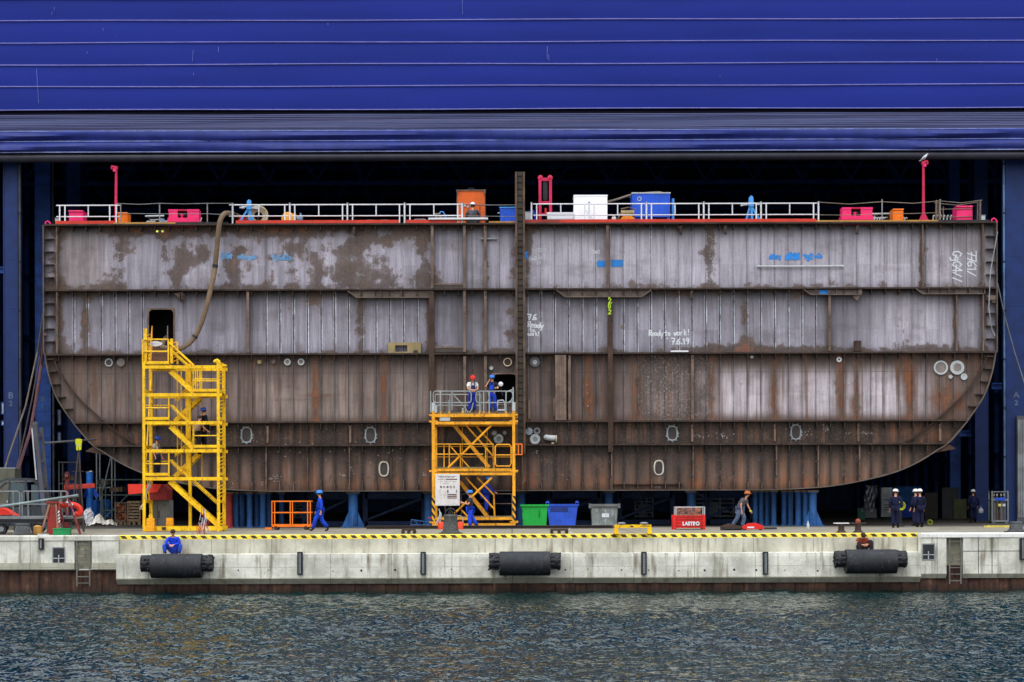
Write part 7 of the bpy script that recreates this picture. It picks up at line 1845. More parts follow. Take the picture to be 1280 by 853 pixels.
# gear near the big bollard
for px,l in ((551,'small orange red canister left of the big bollard'),(575.5,'small orange red canister right of the big bollard')):
    g=G(px,661.8); t=thing('small_canister',l,'canister',(g.x,g.y,0),group='orange red canisters by the bollard'); m=MB(); m.lathe([(.13,0),(.14,.03),(.14,.30),(.10,.35)],n=14); m.build('canister_body',mm('coral_red',(228,72,40),dirt=.2),t,True); m=MB(); m.tube([(-.1,0,.34),(-.05,0,.46),(.05,0,.46),(.1,0,.34)],.012,5); m.build('canister_handle',DSTEEL,t)
t=thing('cable_tangle','pale tangled cable and pipes lying against the foot of the scaffold tower','cable',(0,0,0)); m=MB(); rng=random.Random(13)
for k in range(5):
    pts=[U(545+k*2+rng.uniform(-2,2),658-rng.uniform(0,2),-.5),U(547+k,650+rng.uniform(-3,3),-.5),U(550+k*.5,643,-.45),U(549+k*.3,636+k,-.4)]; 
    for q in pts: q.z=max(q.z,.02)
    m.tube(smooth(pts,3),.018,5)
m.build('cable_strands',LGREY,t); m=MB(); m.tube(smooth([U(566,652,-.5),U(572,646,-.5),U(576,645,-.5),U(579,650,-.5),U(579,659,-.5)],3),.022,6); m.build('loose_hose',BEIGE,t)
t=thing('hand_barrow','small blue tube hand barrow standing left of the scaffold tower','barrow',tuple(G(527,661.0))); m=MB()
for y in (0,.45): m.tube([(-.5,y,.05),(-.5,y,.42),(.35,y,.30),(.5,y,.5)],.022,6); m.tube([(-.3,y,.36),(-.1,y,.05)],.02,6); m.tube([(.1,y,.32),(.1,y,.05)],.02,6)
for x in (-.5,-.1,.3): m.tube([(x,0,.34),(x,.45,.34)],.02,6)
m.tube([(-.5,0,.18),(.4,0,.18)],.02,6); m.build('tube_frame',PIL,t); m=MB(); m.box(-.4,.3,.05,.4,.32,.35); m.build('tray',DSTEEL,t)
for x in (-.45,.4): m=MB(); m.cyl((x,0,.07),(x,.05,.07),.07,12); m.build('wheel',DSTEEL,t)
m=MB(); m.cyl((.3,.2,.5),(.6,.2,.52),.025,6); m.build('handle_grip',RED,t)
# red hand truck by the bending worker
g=G(939,663.0); t=thing('hand_truck','low red hand truck with dark forks lying beside the worker in jeans','hand truck',(g.x,g.y,0))
m=MB(); m.prism([(-.45,.05),(.55,.05),(.50,.2),(.2,.32),(-.1,.3),(-.4,.16)],-.25,.25); m.build('truck_body',RED,t)
m=MB(); m.box(-1.2,-.4,-.25,-.05,.05,.11); m.box(.5,1.1,-.2,.2,.04,.12); m.build('fork',DSTEEL,t)
m=MB(); m.box(-.2,.1,-.262,-.251,.1,.16); m.build('white_stripe',WHT,t)
for x in (-.3,.4): m=MB(); m.cyl((x,-.22,.07),(x,.22,.07),.07,12); m.build('wheel',DSTEEL,t)
t=thing('angle_duct','dark steel duct leaning against the red hand truck','duct',(g.x-.75,g.y+.1,0)); m=MB(); m.prism([(-.5,.0),(.3,.0),(.45,.14),(-.2,.30),(-.55,.18)],-.2,.2); m.build('duct_body',BROWN,t); m=MB(); m.box(-.58,-.5,-.22,.22,.0,.2); m.build('duct_flange',DSTEEL,t)
g=G(1010,661.5); t=thing('water_bottle','clear white plastic bottle standing before the last blue pillar','bottle',(g.x,g.y,0)); m=MB(); m.lathe([(.06,0),(.065,.02),(.065,.22),(.03,.29),(.025,.33)],n=12); m.build('bottle_body',LGREY,t,True); m=MB(); m.cyl((0,0,.33),(0,0,.36),.03,8); m.build('bottle_cap',WHT,t)
# gas bottle cages at right
def cage(px,base,label,w,h):
    g=G(px,base); t=thing('gas_bottle_cage',label,'gas bottle rack',(g.x,g.y,0),group='grey gas bottle racks at the right')
    m=MB()
    for x in (-w,w):
        for y in (0,.7): m.bar((x,y,.08),(x,y,h),.07)
    for z in (.12,h*.72,h*.97):
        for y in (0,.7): m.bar((-w,y,z),(w,y,z),.09 if z<h*.9 else .05)
        for x in (-w,w): m.bar((x,0,z),(x,.7,z),.06)
    for x in (-w*.8,w*.8): m.box(x-.08,x+.08,0,.7,0,.08)
    m.build('rack_frame',GREY,t)
    for i,x in enumerate((-w*.66,-w*.2,w*.24,w*.68)):
        m=MB(); m.lathe([(.1,.14),(.105,.2),(.105,1.2),(.07,1.32),(.03,1.38),(.03,1.46)],(x,.2+.1*(i%2),0),n=14); o=m.build('gas_bottle',mm('bottle_grey',(92,92,92),dirt=.3) if i!=1 else mm('bottle_brown',(104,84,78)),t,True)
        m=MB(); m.cyl((x,.2+.1*(i%2),1.46),(x,.2+.1*(i%2),1.56),.045,8); m.build('valve',mm('valve_brass',(190,180,150)),o)
    m=MB(); m.box(-w*.66,w*.66,-.06,-.045,h*.70,h*.79); m.build('blue_plate',BLU,t)
    for x,c in ((w*.0,mm('sticker_yellow',(230,220,120))),(w*.55,WHT)): m=MB(); m.box(x-.08,x+.08,.06,.07,h*.52,h*.6); m.build('sticker',c,t)
cage(1250,654.3,'grey rack of gas bottles with a blue plate, right of the walking away worker',.42,1.72)
cage(1283,653.8,'second grey rack of gas bottles, cut by the right picture edge',.42,1.70)
g=G(1265,651.5); t=thing('white_sack','pale sack on a brown box between the two gas bottle racks','sack',(g.x,g.y,.35)); m=MB(); m.lathe([(.25,0),(.3,.08),(.24,.2),(.08,.28)],n=12); m.build('sack_body',BEIGE,t,True)
t2=thing('brown_box','brown cardboard box under the pale sack between the gas bottle racks','box',(g.x,g.y,0)); m=MB(); m.box(-.35,.35,-.25,.25,0,.35); m.build('box_body',WOOD,t2); m=MB(); m.box(-.03,.03,-.256,-.25,.05,.35); m.build('box_tape',BEIGE,t2)
g=G(1250,659.4); t=thing('yellow_beam','thin yellow wheel stop lying on the quay before the gas bottle racks','wheel stop',(g.x,g.y,0)); m=MB(); m.box(-.75,.75,-.06,.06,.0,.09); m.build('stop_bar',mm('dusty_yellow',(200,180,80)),t); m=MB(); m.box(-.7,-.6,-.07,.07,.09,.1); m.box(.6,.7,-.07,.07,.09,.1); m.build('bolt_plate',GREY,t)
# things in the hall behind the right workers
def crate2(px,base,w,h,d,label,mat,name='storage_box',cat='box',Y=None,lid=True):
    g=G(px,base); t=thing(name,label,cat,(g.x,g.y,0))
    m=MB(); m.box(-w,w,0,d,.05,h); m.build('box_body',mat,t)
    m=MB(); m.box(-w-.03,w+.03,-.03,d+.03,h,h+.05); m.box(-w,w,-.02,0,h*.5,h*.53); m.build('box_lid',mat,t)
    m=MB(); m.box(-w*.8,-w*.5,0,d,0,.05); m.box(w*.5,w*.8,0,d,0,.05); m.build('skid',DSTEEL,t)
    return t
crate2(1134,645.5,.95,2.05,1.,'blue storage container in the hall behind the pair of navy workers',mm('hall_box_blue',(50,130,215),dirt=.4),'storage_container','container')
crate2(1139,648,.75,.95,.8,'low bright blue bin beside the pair of navy workers',BLU)
t=crate2(1108.5,647.5,.36,1.95,.7,'pale grey electrical cabinet under the right end of the hull',mm('cabinet_pale',(225,230,236),dirt=.2),'electrical_cabinet','cabinet')
m=MB()
for k in range(5): m.box(-.2,.2,-.012,-.002,.5+k*.16,.58+k*.16)
m.build('vent_slots',GREY,t)
crate2(1086,648.5,.5,.55,.8,'grey box on the hall floor left of the pale cabinet',GREY)
crate2(1077,651,.22,.7,.4,'green drum shaped box in the shadow left of the grey box',mm('deep_box_green',(20,80,60)))  # one deep green over the whole box
t=thing('hanging_tarpaulin','crumpled grey tarpaulin hanging beside the pale cabinet under the hull','tarpaulin',(0,0,0)); m=MB(); V=[];Fc=[]; nx_,nz_=10,12
for i in range(nx_):
    for j in range(nz_):
        q=P(1083+i*1.6-(j*.5),607+j*3.,YD+6); V.append((q.x+.05*math.sin(i*1.9+j),q.y+.18*math.sin(i*2.3+j*.6),max(q.z,.05)))
for i in range(nx_-1):
    for j in range(nz_-1): a=i*nz_+j; Fc.append((a,a+nz_,a+nz_+1,a+1))
m.add(V,Fc); m.build('sheet',mm('tarp_grey',(130,132,140),dirt=.4),t,True)
for px,w,h,l,c in ((1164,.4,1.6,'dark shelf in the hall right of the pair of navy workers',(50,44,36)),(1188,.5,1.9,'dark machine cabinet deep in the hall',(40,42,48)),(1200,.4,1.2,'small olive cart deep in the hall behind the walking away worker',(74,76,40)),(1236,.45,1.0,'green barrel box deep in the hall beside the blue column',(20,70,60))):
    crate2(px,649.5,w,h,.6,l,mm('dim_%d'%px,c,dirt=.5))
for px,py,l,c in ((1126,642,'yellow green hose coil beside the left navy worker',(200,210,40)),(1162,651,'small yellow green hose end on the floor right of the navy pair',(200,210,40))):
    g=G(px,658.5 if px==1126 else 656); t=thing('coiled_hose',l,'hose',(g.x,g.y-.1,.0)); m=MB(); z=1.0 if px==1126 else .12; r=.2 if px==1126 else .12
    for k in range(3): m.tube([(r*(1-.15*k)*math.cos(a),.04*k,z+r*(1-.15*k)*math.sin(a)) for a in [i*math.pi/7 for i in range(14)]],.028,6,True)
    m.build('hose_loop',mm('dull_lime',(150,160,40),dirt=.3),t); 
    if px==1126: m=MB(); m.bar((0,.1,0),(0,.1,1.1),.05); m.bar((-.2,.1,.02),(.2,.1,.02),.06); m.build('hose_post',DSTEEL,t)

q=P(1271,520,YD+.7); t=thing('switchgear_cabinet','tall grey switchgear cabinet with vertical strips at the foot of the column lettered A2','cabinet',(P(1277,600,YD+.7).x,YD+.7,0)); h=q.z; w=P(1277,600,YD+.7).x-q.x
m=MB(); m.box(-w,w,0,.2,.02,h); m.build('panel_body',mm('panel_dim_grey',(78,80,84),dirt=.4),t)
for x in (-w*.6,-w*.1,w*.4): m=MB(); m.box(x-.05,x+.05,-.04,-.002,.3,h-.2); m.build('panel_strip',mm('panel_strip_grey',(130,132,134),dirt=.4),t)
# ================================================================= left corner
# low loader platform
YL=3.2
t=thing('platform_trailer','low grey trailer platform on black wheels at the left edge of the quay','trailer',(P(40,650,YL).x,YL,0))
cx=t.location.x; w0=P(-60,650,YL).x-cx; w1=P(99,650,YL).x-cx; zt_=P(50,645.5,YL).z
def LX(px,Y=YL): return P(px,640,Y).x-cx
m=MB(); m.box(w0,w1,-.9,1.1,zt_-.10,zt_); m.build('trailer_deck',GREY,t)
m=MB(); m.box(w0,w1-.1,-.86,1.06,zt_-.24,zt_-.102); m.bar((w0,-.88,zt_-.14),(w1,-.88,zt_-.14),.05,.06); m.build('chassis',DSTEEL,t)
for k in range(6):
    x=w1-.9-k*.72; m=MB(); m.lathe([(.12,-.12),(.2,-.12),(.225,-.08),(.225,.08),(.2,.12),(.12,.12)],(x,-.65,.225),n=18,axis='Y'); o=m.build('wheel',BLACK,t,True)
    m=MB(); m.cyl((x,-.8,.225),(x,-.5,.225),.11,12); m.build('rim',GREY,o)
# railing on it
for (a,b,c,d) in ((-60,31,614.5,645),(34,90,614.5,645)):
    m=MB(); x0,x1=LX(a),LX(b); z1=P(50,c,YL).z; zm_=P(50,630.5,YL).z; r=.07
    m.tube([(x0,-.85,zt_),(x0,-.85,z1-r),(x0+r,-.85,z1),(x1-r,-.85,z1),(x1,-.85,z1-r),(x1,-.85,zt_)],.03,7); m.tube([(x0,-.85,zm_),(x1,-.85,zm_)],.025,6)
    for px in ((23,),(41.5,82))[a>0]: m.tube([(LX(px),-.85,zt_),(LX(px),-.85,z1)],.03,7)
    m.build('railing',mm('rail_dull_grey',(120,120,122),dirt=.5),t)
# crew cab / forklift
YV=5.2
t=thing('forklift','dark grey forklift with a rounded cab and a tall slanting mast at the left edge','forklift',(P(30,650,YV).x,YV,0)); cx=t.location.x
def FX(px): return P(px,640,YV).x-cx
def FZ(py): return P(30,py,YV).z
CAB=mm('cab_dark_grey',(52,58,64),dirt=.4,dirtcol=(90,92,94),var=.25)
prof_=[(FX(-14),.35),(FX(-14),FZ(612)),(FX(-4),FZ(604)),(FX(8),FZ(599.2)),(FX(26),FZ(598.8)),(FX(42),FZ(600)),(FX(50),FZ(610)),(FX(54),FZ(628)),(FX(56),.35)]
m=MB(); y0,y1=0,1.5
n=len(prof_)
for (a,b),(c,d) in zip(prof_,prof_[1:]): 
    m.bar((a,y0,b),(c,y0,d),.08,.09); m.bar((a,y1,b),(c,y1,d),.08,.09)
for i in range(3,n-1): a,b=prof_[i]; m.bar((a,y0,b),(a,y1,b),.07,.07)
m.bar((FX(32),y0,FZ(600)),(FX(38),y0,.4),.08,.09); m.bar((FX(12),y0,FZ(600)),(FX(10),y0,.4),.06,.07)
m.build('cab_frame',CAB,t)
m=MB(); m.prism([(FX(-14),.3),(FX(56),.3),(FX(56),FZ(636)),(FX(42),FZ(632)),(FX(30),FZ(634)),(FX(-14),FZ(634))],.04,1.46); m.build('lower_body',CAB,t)
m=MB(); m.prism([(FX(8),FZ(601)),(FX(26),FZ(600.6)),(FX(40),FZ(601.6)),(FX(38),FZ(602.6)),(FX(8),FZ(602.6))],-.02,1.52); m.build('cab_roof',mm('roof_grey',(96,100,104)),t)
k_=NT('cab_glass'); k_.b.inputs['Transmission Weight'].default_value=.6; GLS=k_.fin(s2l((96,116,122)),.08,0,.5)
m=MB(); m.box(FX(12.5),FX(31),.02,.03,FZ(632),FZ(603.5)); m.box(FX(39),FX(48),.02,.03,FZ(632),FZ(606)); m.build('cab_glass',GLS,t)
m=MB(); m.box(FX(16),FX(22),.7,1.1,FZ(640),FZ(616)); m.box(FX(14),FX(27),.4,1.1,FZ(640),FZ(630)); m.build('driver_seat',mm('seat_maroon',(70,40,38)),t)
m=MB(); m.cbox((FX(19),.15,FZ(625.5)),(.26,.1,.09)); m.cbox((FX(10),.1,FZ(627)),(.14,.1,.08)); m.build('papers',WHT,t)
# mast
def mastbar(p,q,w,y,mat,name='mast_rail'):
    m=MB(); m.bar((FX(p[0]),y,FZ(p[1])),(FX(q[0]),y,max(.1,FZ(q[1]))),w,w*1.1); m.build(name,mat,t)
MST=mm('mast_grey',(74,74,80),dirt=.5)
mastbar((44.5,529),(58,660),.16,-.1,MST); mastbar((50,534),(60,660),.12,.3,MST); mastbar((41.5,533),(47,600),.05,-.2,LGREY)
m=MB(); m.cyl((FX(44.5),-.2,FZ(530)),(FX(44.5),.1,FZ(530)),.09,12); m.cyl((FX(41),-.25,FZ(534)),(FX(41),-.05,FZ(534)),.06,10); m.build('mast_pulley',MST,t)
m=MB()
for f in (.1,.35,.6,.85): m.bar((FX(44.5+13.5*f),-.1,FZ(529+131*f)),(FX(50+10*f),.3,FZ(534+126*f)),.08)
m.build('mast_cross_bar',MST,t)
for px in (0,47): m=MB(); m.lathe([(.15,-.14),(.28,-.14),(.32,-.09),(.32,.09),(.28,.14),(.15,.14)],(FX(px),.2,.32),n=20,axis='Y'); o=m.build('wheel',BLACK,t,True); m=MB(); m.cyl((FX(px),.05,.32),(FX(px),.35,.32),.14,12); m.build('rim',GREY,o)
# boom arm with the yellow jacket
t=thing('swing_arm','thin grey horizontal arm reaching from the forklift mast to the yellow jacket','arm',tuple(P(52,553,YV+.2))); q0=Vector(t.location)
m=MB(); m.tube([P(49,536,YV+.2)-q0,P(55,554,YV+.2)-q0,P(96,551,YV+2)-q0,P(120,549.5,YV+6)-q0],.045,7); m.build('arm_tube',MST,t); m=MB(); m.cyl(P(95,551,YV+2)-q0,P(97,551,YV+2)-q0,.09,10); m.build('arm_joint',DSTEEL,t)
q=P(98.5,556,YV+1.9); t=thing('hi_vis_jacket','bright yellow high visibility jacket hanging from the thin arm','jacket',tuple(q))
m=MB(); V=[];Fc=[]
sh=[(-.15,.27),(-.17,.1),(-.13,-.02),(-.12,-.27),(-.03,-.29),(0,-.12),(.03,-.29),(.12,-.25),(.13,0),(.16,.12),(.14,.26),(.05,.29),(-.05,.29)]
m.prism(sh,-.07,.07); m.build('jacket_cloth',mm('jacket_yellow',(205,205,24),dirt=.2,dirtcol=(150,150,20),var=.15,rough=.85),t)
m=MB(); m.box(-.135,.135,-.078,-.071,-.06,-.02); m.build('reflective_band',LGREY,t); t.scale=(.85,.85,.88)
# dark tripod under it
t=thing('dark_tripod','tall dark tripod of thin legs standing under the yellow jacket','tripod',(P(98,650,YV+2).x,YV+2,0)); cx=t.location.x
for a,y in ((90,-.4),(96,.5),(101,.5),(107,-.3)):
    m=MB(); top=P(98.5,560,YV+2); b=P(a,650,YV+2); m.bar((top.x-cx,0,top.z),(b.x-cx,y,0.02),.05); m.build('leg',mm('tripod_brown',(62,48,46)),t)
m=MB(); z=P(98,590,YV+2).z; m.box(-.25,.25,-.12,.12,z,z+.04); m.build('spreader',DSTEEL,t)
# diagonal grey pole
t=thing('long_pole','long grey pole slanting up to the right across the left railing','pole',tuple(P(45,626,1.8))); q0=Vector(t.location); m=MB(); m.tube([P(-40,641,1.9)-q0,P(0,633.5,1.85)-q0,P(97,619.5,1.7)-q0],.055,10); m.build('pole_tube',mm('pole_grey_green',(122,136,136),dirt=.3),t,True); m=MB(); m.cyl(P(96,619.7,1.7)-q0,P(97.6,619.4,1.7)-q0,.065,10); m.build('pole_cap',GREY,t)
# red boat-like thing bottom left
t=thing('red_hood','bright red pointed machine hood behind the left railing','hood',tuple(P(8,640,YL-.3))); q0=Vector(t.location); pr=[P(a,b,YL-.3)-q0 for a,b in ((-20,644.5),(21,644.5),(8,636.5),(2,635),(-20,637))]
m=MB(); m.prism([(p.x,p.z) for p in pr],-.3,.5); m.build('hood_shell',mm('hot_red',(224,50,30),dirt=.2,var=.08),t); m=MB(); m.box(pr[0].x,pr[1].x-.1,-.32,-.302,.02-.18,.05-.18); m.build('hood_trim',DSTEEL,t)
# red trestles
YT=1.6
def trestle(px0,px1,top,label,legs,mat):
    t=thing('steel_trestle',label,'trestle',(P((px0+px1)/2,670,YT).x,YT,0)); cx=t.location.x
    for a,b,y in legs:
        A=P(a,top,YT); B_=P(b,669,YT); m=MB(); m.bar((A.x-cx,0,A.z),(B_.x-cx,y,.02),.07,.05); m.build('leg',mat,t)
    return t,cx
t,cx=trestle(55,78,628,'dark red plate trestle in front of the left railing',((62.5,52.5,-.2),(65,57,.3),(70,74,-.2),(67,72,.3)),mm('trestle_tan',(140,100,76),dirt=.5))
m=MB(); pr=[P(a,b,YT) for a,b in ((58.5,628),(72,628),(76,668.5),(60,668.5))]; m.prism([(p.x-cx,max(.02,p.z)) for p in pr],.02,.06); m.build('trestle_plate',DRED,t)
m=MB(); a=P(58,628,YT); b=P(73,628,YT); m.box(a.x-cx,b.x-cx,-.08,.3,a.z-.03,a.z+.03); m.build('trestle_head',DRED,t)
t,cx=trestle(73,102,626,'slim red and white flecked trestle with long brown legs, right of the plate trestle',((74,76,-.2),(73.5,80,.3),(86,98,.3),(87,102,-.2)),mm('trestle_red',(128,34,38),dirt=.6,dirtcol=(190,170,160)))
m=MB(); a=P(72.5,627,YT); b=P(89,632,YT); m.bar((a.x-cx,0,a.z),(b.x-cx,0,b.z),.07,.08); m.build('trestle_head',mm('trestle_red'),t)
m=MB()
for k in range(7): q=P(74.3+.3*k,640+k*4,YT); m.cbox((q.x-cx,-.15,q.z),(.05,.02,.10),0,.5)
m.build('paint_fleck',WHT,t)
t=thing('life_ring_hose','thick orange red hose loop hanging over the trestle at left','hose',tuple(P(90,636,YT+.5))); q0=Vector(t.location)
m=MB(); m.tube([p-q0 for p in smooth([P(75,632,YT+.4),P(82,631,YT+.4),P(90,631,YT+.5),P(97,633,YT+.5),P(100.5,638,YT+.5),P(99,643,YT+.5),P(94,642,YT+.5)],4)],.115,10); m.build('hose_tube',mm('hot_red'),t,True)
m=MB(); m.tube([p-q0 for p in (P(83,628,YT+.3),P(87,629,YT+.3),P(91,631.5,YT+.3))],.045,7); m.build('white_grip',WHT,t)
# green tray, ochre box
g=G(53.5,671.3); g.y=max(g.y,.7)
t=thing('green_tray','green plastic tray on the kerb below the plate trestle','tray',(g.x,g.y,0)); w=.33
m=MB(); m.box(-w,w,0,.02,.02,.27); m.box(-w,w,.38,.4,.02,.27); m.box(-w,-w+.02,.02,.38,.02,.27); m.box(w-.02,w,.02,.38,.02,.27); m.box(-w,w,0,.4,0,.02); m.build('tray_body',mm('tray_green',(20,130,74),dirt=.3),t); m=MB(); m.box(-w-.02,w+.02,-.02,0,.24,.28); m.box(-w-.02,w+.02,.4,.42,.24,.28); m.build('tray_rim',mm('tray_green'),t)
g=G(41,669.5); t=thing('ochre_sack','crumpled ochre sack beside the green tray','sack',(g.x,max(g.y,1.3),0)); m=MB(); m.lathe([(.16,0),(.2,.08),(.17,.24),(.19,.34),(.06,.40)],n=10); m.build('sack_body',OCH,t,True)
g=G(33,671.0); t=thing('white_board_strip','white board strip lying on the kerb beside the left bollard','board',(g.x,.9,0)); m=MB(); m.box(-.22,.22,-.05,.05,0,.05); m.build('strip_body',WHT,t); m=MB(); m.box(-.2,.2,-.055,-.05,.01,.02); m.build('strip_edge',GREY,t)
# red lift table with beams
YR=9.
t=thing('red_jib','red lattice jib beam held by a dark red stem at left','jib',(P(100,650,YR).x,YR,0)); cx=t.location.x
def J_(px,py,dy=0): q=P(px,py,YR); return Vector((q.x-cx,dy,q.z))
m=MB(); m.bar(J_(80.5,609.5),J_(118.5,607),.14,.2); 
for k in range(8): m.bar(J_(84+k*4,606.5,-.09),J_(86+k*4,611,-.09),.05,.03)
m.build('jib_beam',mm('jib_red',(166,50,38),dirt=.4),t)
m=MB(); m.bar(J_(84,590),J_(84,660),.16,.16); m.cyl(J_(82,596,-.1),J_(86,596,-.1),.1,8); m.build('jib_stem',mm('jib_stem_red',(96,30,34),dirt=.5),t)
m=MB(); m.bar(J_(80,593),J_(88,593),.05,.06); m.bar(J_(80,661),J_(90,661),.2,.1); m.build('jib_foot',DSTEEL,t)
# blue prop
YB=31.
def L_(px,py,Y): q=P(px,py,Y); return q
t=thing('blue_prop','bright blue round prop with a flared skirt at left behind the barrels','prop',(P(112.5,650,YB).x,YB,0)); z1=P(112,590.5,YB).z
m=MB(); m.lathe([(.20,.0),(.20,.9),(.20,P(0,614,YB).z),(.20,z1)],n=20); m.build('prop_tube',mm('prop_blue',(50,130,240),dirt=.3),t,True)
m=MB()
for a in (0,120,240): m.bar((.16*math.cos(R(a)),.16*math.sin(R(a)),P(0,612,YB).z),(.42*math.cos(R(a)),.42*math.sin(R(a)),P(0,622,YB).z),.03,.25)
m.build('prop_gusset',BLU,t)
m=MB(); m.cyl((0,0,z1),(0,0,z1+.03),.22,14); m.cbox((.05,0,z1+.06),(.14,.1,.05)); m.build('prop_cap',WHT,t)
# blue barrels
first=None
for i,(px,base,l) in enumerate(((118,655.5,'blue barrel, front one with crumpled white film at its left'),(124.5,653.5,'blue barrel, middle one of three'),(132.5,651.2,'blue barrel, right one of three, a little apart'))):
    g=G(px,base); h=(base-623.5)*s_at(g.y)
    if first is None:
        pass
    if first is None:
        t=thing('blue_barrel',l,'barrel',(g.x,g.y,0),0,'blue barrels at left'); first=t
        m=MB(); m.lathe([(.27,0),(.285,.02),(.285,.35),(.295,.38),(.285,.41),(.285,.75),(.295,.78),(.285,.81),(.28,1.08),(.26,1.12),(.1,1.13)],n=22); m.build('barrel_body',mm('barrel_blue',(60,140,255),dirt=.15,var=.06),t,True)
        t.scale=(1.1,1.1,1.22); m=MB(); m.cyl((.12,0,1.12),(.12,0,1.16),.04,8); m.build('barrel_plug',DSTEEL,t)
    else: q_=dup(first,(g.x,g.y,0),l); q_.scale=(1.1,1.1,1.22)
g=G(112,657.5); t=thing('plastic_film','crumpled white plastic film against the front blue barrel','plastic film',(g.x-.05,g.y,0)); m=MB(); rng=random.Random(3)
me=None
V=[];Fc=[];na=14;nz=9
for j in range(nz):
    for i in range(na):
        a=2*math.pi*i/na; r=(.10+.12*math.sin(j/(nz-1)*math.pi))*(1+.45*rng.uniform(-1,1)); V.append((r*math.cos(a)*1.1,r*math.sin(a)*.6,.10+.85*j/(nz-1)+.05*rng.uniform(-1,1)))
for j in range(nz-1):
    for i in range(na): Fc.append((j*na+i,j*na+(i+1)%na,(j+1)*na+(i+1)%na,(j+1)*na+i))
m.add(V,Fc); m.build('film_sheet',WHT,t)
m=MB(); m.bar((-.1,0,0),(-.1,0,.5),.05); m.build('film_stick',LGREY,t)
# white tarpaulin heap
g=G(127,657.5); t=thing('tarpaulin_heap','crumpled whitish tarpaulin lying on the quay in front of the barrels','tarpaulin',(g.x,g.y,0)); m=MB(); V=[];Fc=[]; nx_,ny_=26,10
for i in range(nx_):
    for j in range(ny_):
        u=i/(nx_-1);v_=j/(ny_-1); x=-.62+1.3*u; hh=(.42*math.exp(-((u-.38)/.2)**2)+.24*math.exp(-((u-.78)/.16)**2))*math.sin(math.pi*min(1,v_*.9+.08))
        V.append((x,-.3+.75*v_,max(.008,hh*(.85+.3*vnoise(np.array([i*.7]),np.array([j*.7]),5)[0])+.02*math.sin(i*1.7+j))))
for i in range(nx_-1):
    for j in range(ny_-1): a=i*ny_+j; Fc.append((a,a+ny_,a+ny_+1,a+1))
t.scale=(1.25,1,1.5); m.add(V,Fc); m.build('crumpled_sheet',mm('dirty_white_tarp',(232,226,216),dirt=.5,var=.15,scale=4),t)
# pallet boxes with rusty parts
def stillage(px,base,w,h,label,mat,inner):
    g=G(px,base); t=thing('pallet_box',label,'pallet box',(g.x,g.y,0))
    m=MB()
    for x in (-w,w):
        for y in (0,.8): m.bar((x,y,.1),(x,y,h),.06)
    for k in range(7):
        z=.26+(h-.3)*k/6; m.box(-w,w,-.02,.0,z-.05,z+.04) if label.startswith('stack') else m.bar((-w,0,z),(w,0,z),.02)
    m.bar((-w,0,h),(w,0,h),.05); m.bar((-w,.8,h),(w,.8,h),.05); m.bar((-w,0,.22),(w,0,.22),.06); m.build('box_frame',mat,t)
    m=MB(); 
    for x in (-w*.85,0,w*.85): m.box(x-.08,x+.08,0,.8,0,.13)
    m.box(-w,w,0,.8,.13,.2); m.build('pallet',WOOD,t)
    m=MB(); rng=random.Random(int(px))
    for i in range(40):
        m.cbox((rng.uniform(-w*.8,w*.8),rng.uniform(.1,.7),rng.uniform(.28,h*.85)),(rng.uniform(.1,.3),.15,rng.uniform(.05,.25)),rng.uniform(0,3),rng.uniform(0,3))
    m.build('loose_parts',inner,t)
stillage(151,656,.28,1.22,'open mesh pallet box with rusty orange parts beside the tarpaulin heap',STIFF,mm('rusty_orange_parts',(150,84,44),dirt=.6,var=.4))
stillage(167.5,656,.34,1.28,'stacked slatted pallet box left of the yellow stair tower',WOOD,mm('mixed_parts',(120,112,100),dirt=.6,var=.4))
# red roofed grey booth behind the stair tower
g=G(190,660); t=thing('control_booth','grey control booth with a red sloped hood behind the foot of the stair tower','booth',(P(199,650,10.3).x,10.3,0)); cx=t.location.x
def B_(px,py): q=P(px,py,10.3); return q.x-cx,q.z
m=MB(); a=B_(187,625.5); b=B_(212,660); m.box(a[0],b[0],0,1.,.03,a[1]); m.build('booth_body',mm('booth_grey',(108,110,110),dirt=.3,var=.1),t)
m=MB(); c=B_(195,0)[0]; m.box(c-.01,c+.01,-.006,0,.08,a[1]-.05); m.box(c+.05,c+.09,-.03,0,.6,.9); m.cbox((B_(204,0)[0],-.004,a[1]-.22),(.1,.006,.04)); m.build('door_seam',DSTEEL,t)
m=MB(); pr=[B_(162,606),B_(205,606),B_(211.5,619),B_(211,625),B_(190,624),B_(163,618.5)]
m.prism([B_(162.5,605.5),B_(204.5,605.5),B_(199,615.5),B_(163,618)],-.5,-.1); m.build('hood_slope',mm('hood_red',(226,54,36),dirt=.2,var=.08),t)
m=MB(); m.prism([B_(188,615),B_(199,615.5),B_(204.5,605.5),B_(211.5,612),B_(211,625),B_(188,625)],-.45,.9); m.build('hood_box',mm('hood_dark_red',(128,26,24),dirt=.3),t)
t=thing('hanging_sheet','pale torn plastic sheet hanging at the left front post of the stair tower','plastic sheet',tuple(P(180,620,TY+.4))); q0=Vector(t.location); m=MB(); V=[];Fc=[]
for i in range(4):
    for j in range(12):
        q=P(185-j*.9+i*1.5+1.2*math.sin(j),602+j*3.2,TY+.4)-q0; V.append((q.x,.06*math.sin(i*2+j),q.z))
for i in range(3):
    for j in range(11): a=i*12+j; Fc.append((a,a+12,a+13,a+1))
m.add(V,Fc); m.build('sheet',BEIGE,t,True)
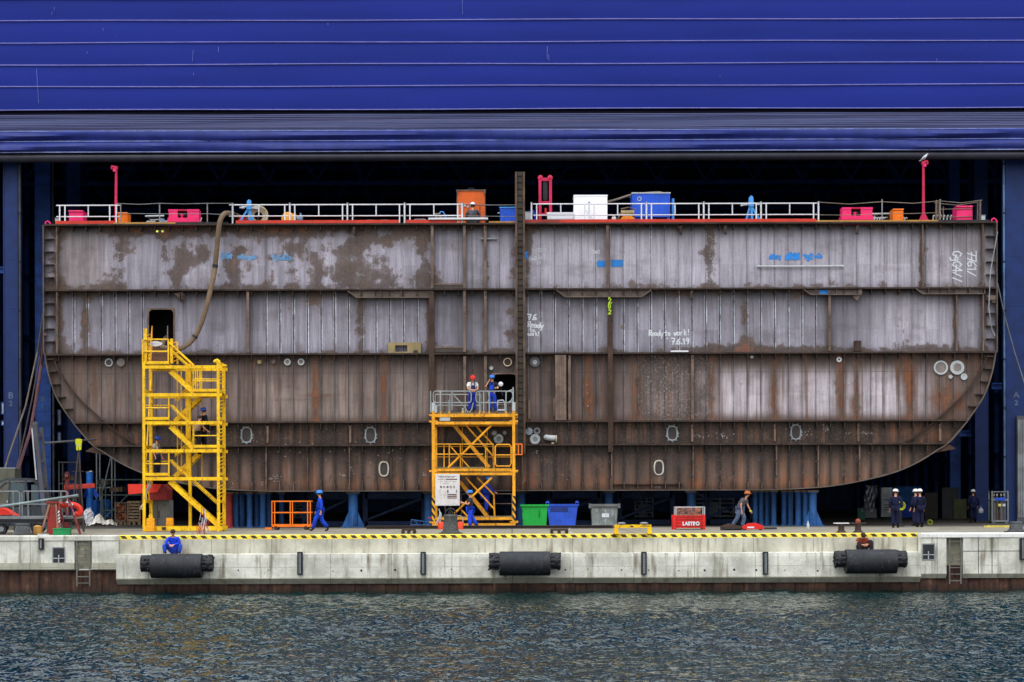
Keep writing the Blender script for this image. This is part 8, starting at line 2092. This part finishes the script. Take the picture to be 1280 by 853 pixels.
# dark clutter: machine frames in the shadow behind
def rack(px0,px1,top,Y,label,shelves=3,mat=None,diag=False):
    a=P(px0,650,Y); b=P(px1,650,Y); w=(b.x-a.x)/2; h=P(640,top,Y).z; t=thing('steel_rack',label,'rack',((a.x+b.x)/2,Y,0))
    mat=mat or mm('rack_dark',(58,62,66),dirt=.5,var=.3)
    for x in (-w,w):
        for y in (0,.9): m=MB(); m.bar((x,y,0),(x,y,h),.07); m.build('upright',mat,t)
    for k in range(shelves):
        z=h*(k+1)/shelves-.06; m=MB(); m.box(-w,w,0,.9,z-.03,z+.03); m.build('shelf',mat,t)
    if diag: m=MB(); m.bar((-w,.0,h*.1),(w,.0,h*.95),.05); m.build('brace',mat,t)
    m=MB(); rng=random.Random(int(px0*3))
    for k in range(shelves):
        for i in range(4): 
            ww=rng.uniform(.1,.3); m.cbox((rng.uniform(-w*.8,w*.8),.4,h*k/shelves+.12+ww/2),(ww,.4,ww),rng.uniform(0,1))
    m.build('stored_item',mm('rack_parts',(86,70,58),dirt=.5,var=.5),t)
rack(121,140,560,33,'tall thin open frame standing under the left hull curve',2,GREY,True)
rack(128,178,597,31,'long green grey rack of pipes behind the barrels, left',3,mm('rack_green',(66,86,80),dirt=.5),True)
rack(74,96,575,29,'dark rack with a rusty top behind the dark tripod',3)
rack(60,78,622,13,'small dark rack with green parts behind the left railing',2,mm('rack_green'))
g=G(12,650); t=thing('beige_crate','beige machine cover at the far left edge in front of the blue column','cover',(P(4,640,14).x,14,0)); z=P(4,586,14).z; m=MB(); m.box(-.6,.55,0,.8,.0,z); m.build('cover_body',mm('cover_olive',(86,84,72),dirt=.4),t); m=MB(); m.box(-.62,.57,-.02,.82,z,z+.05); m.build('cover_rim',GREY,t)
# far pale clutter seen under the hull
for px,w,h,l in ((385,.9,1.2,'pale machine far under the hull, right of the orange cart'),(805,.6,1.5,'pale ladder frame far under the hull between bins and red crate'),(893,1.3,1.75,'grey lattice machine far under the hull, left of the bending worker')):
    Y=55; x=P(px,640,Y).x; t=thing('far_machine',l,'machine',(x,Y,0)); m=MB()
    for k in range(6): m.bar((-w,0,.1+k*h/6),(w,0,.1+k*h/6),.08)
    for s in (-w,-w*.3,w*.3,w): m.bar((s,0,0),(s,0,h),.09)
    m.bar((-w,0,h),(w,0,.2),.07); m.build('machine_frame',mm('far_grey',(150,158,168)),t)
    m=MB(); m.box(-w*.6,w*.2,.1,.6,.1,h*.6); m.build('machine_body',mm('far_grey'),t)
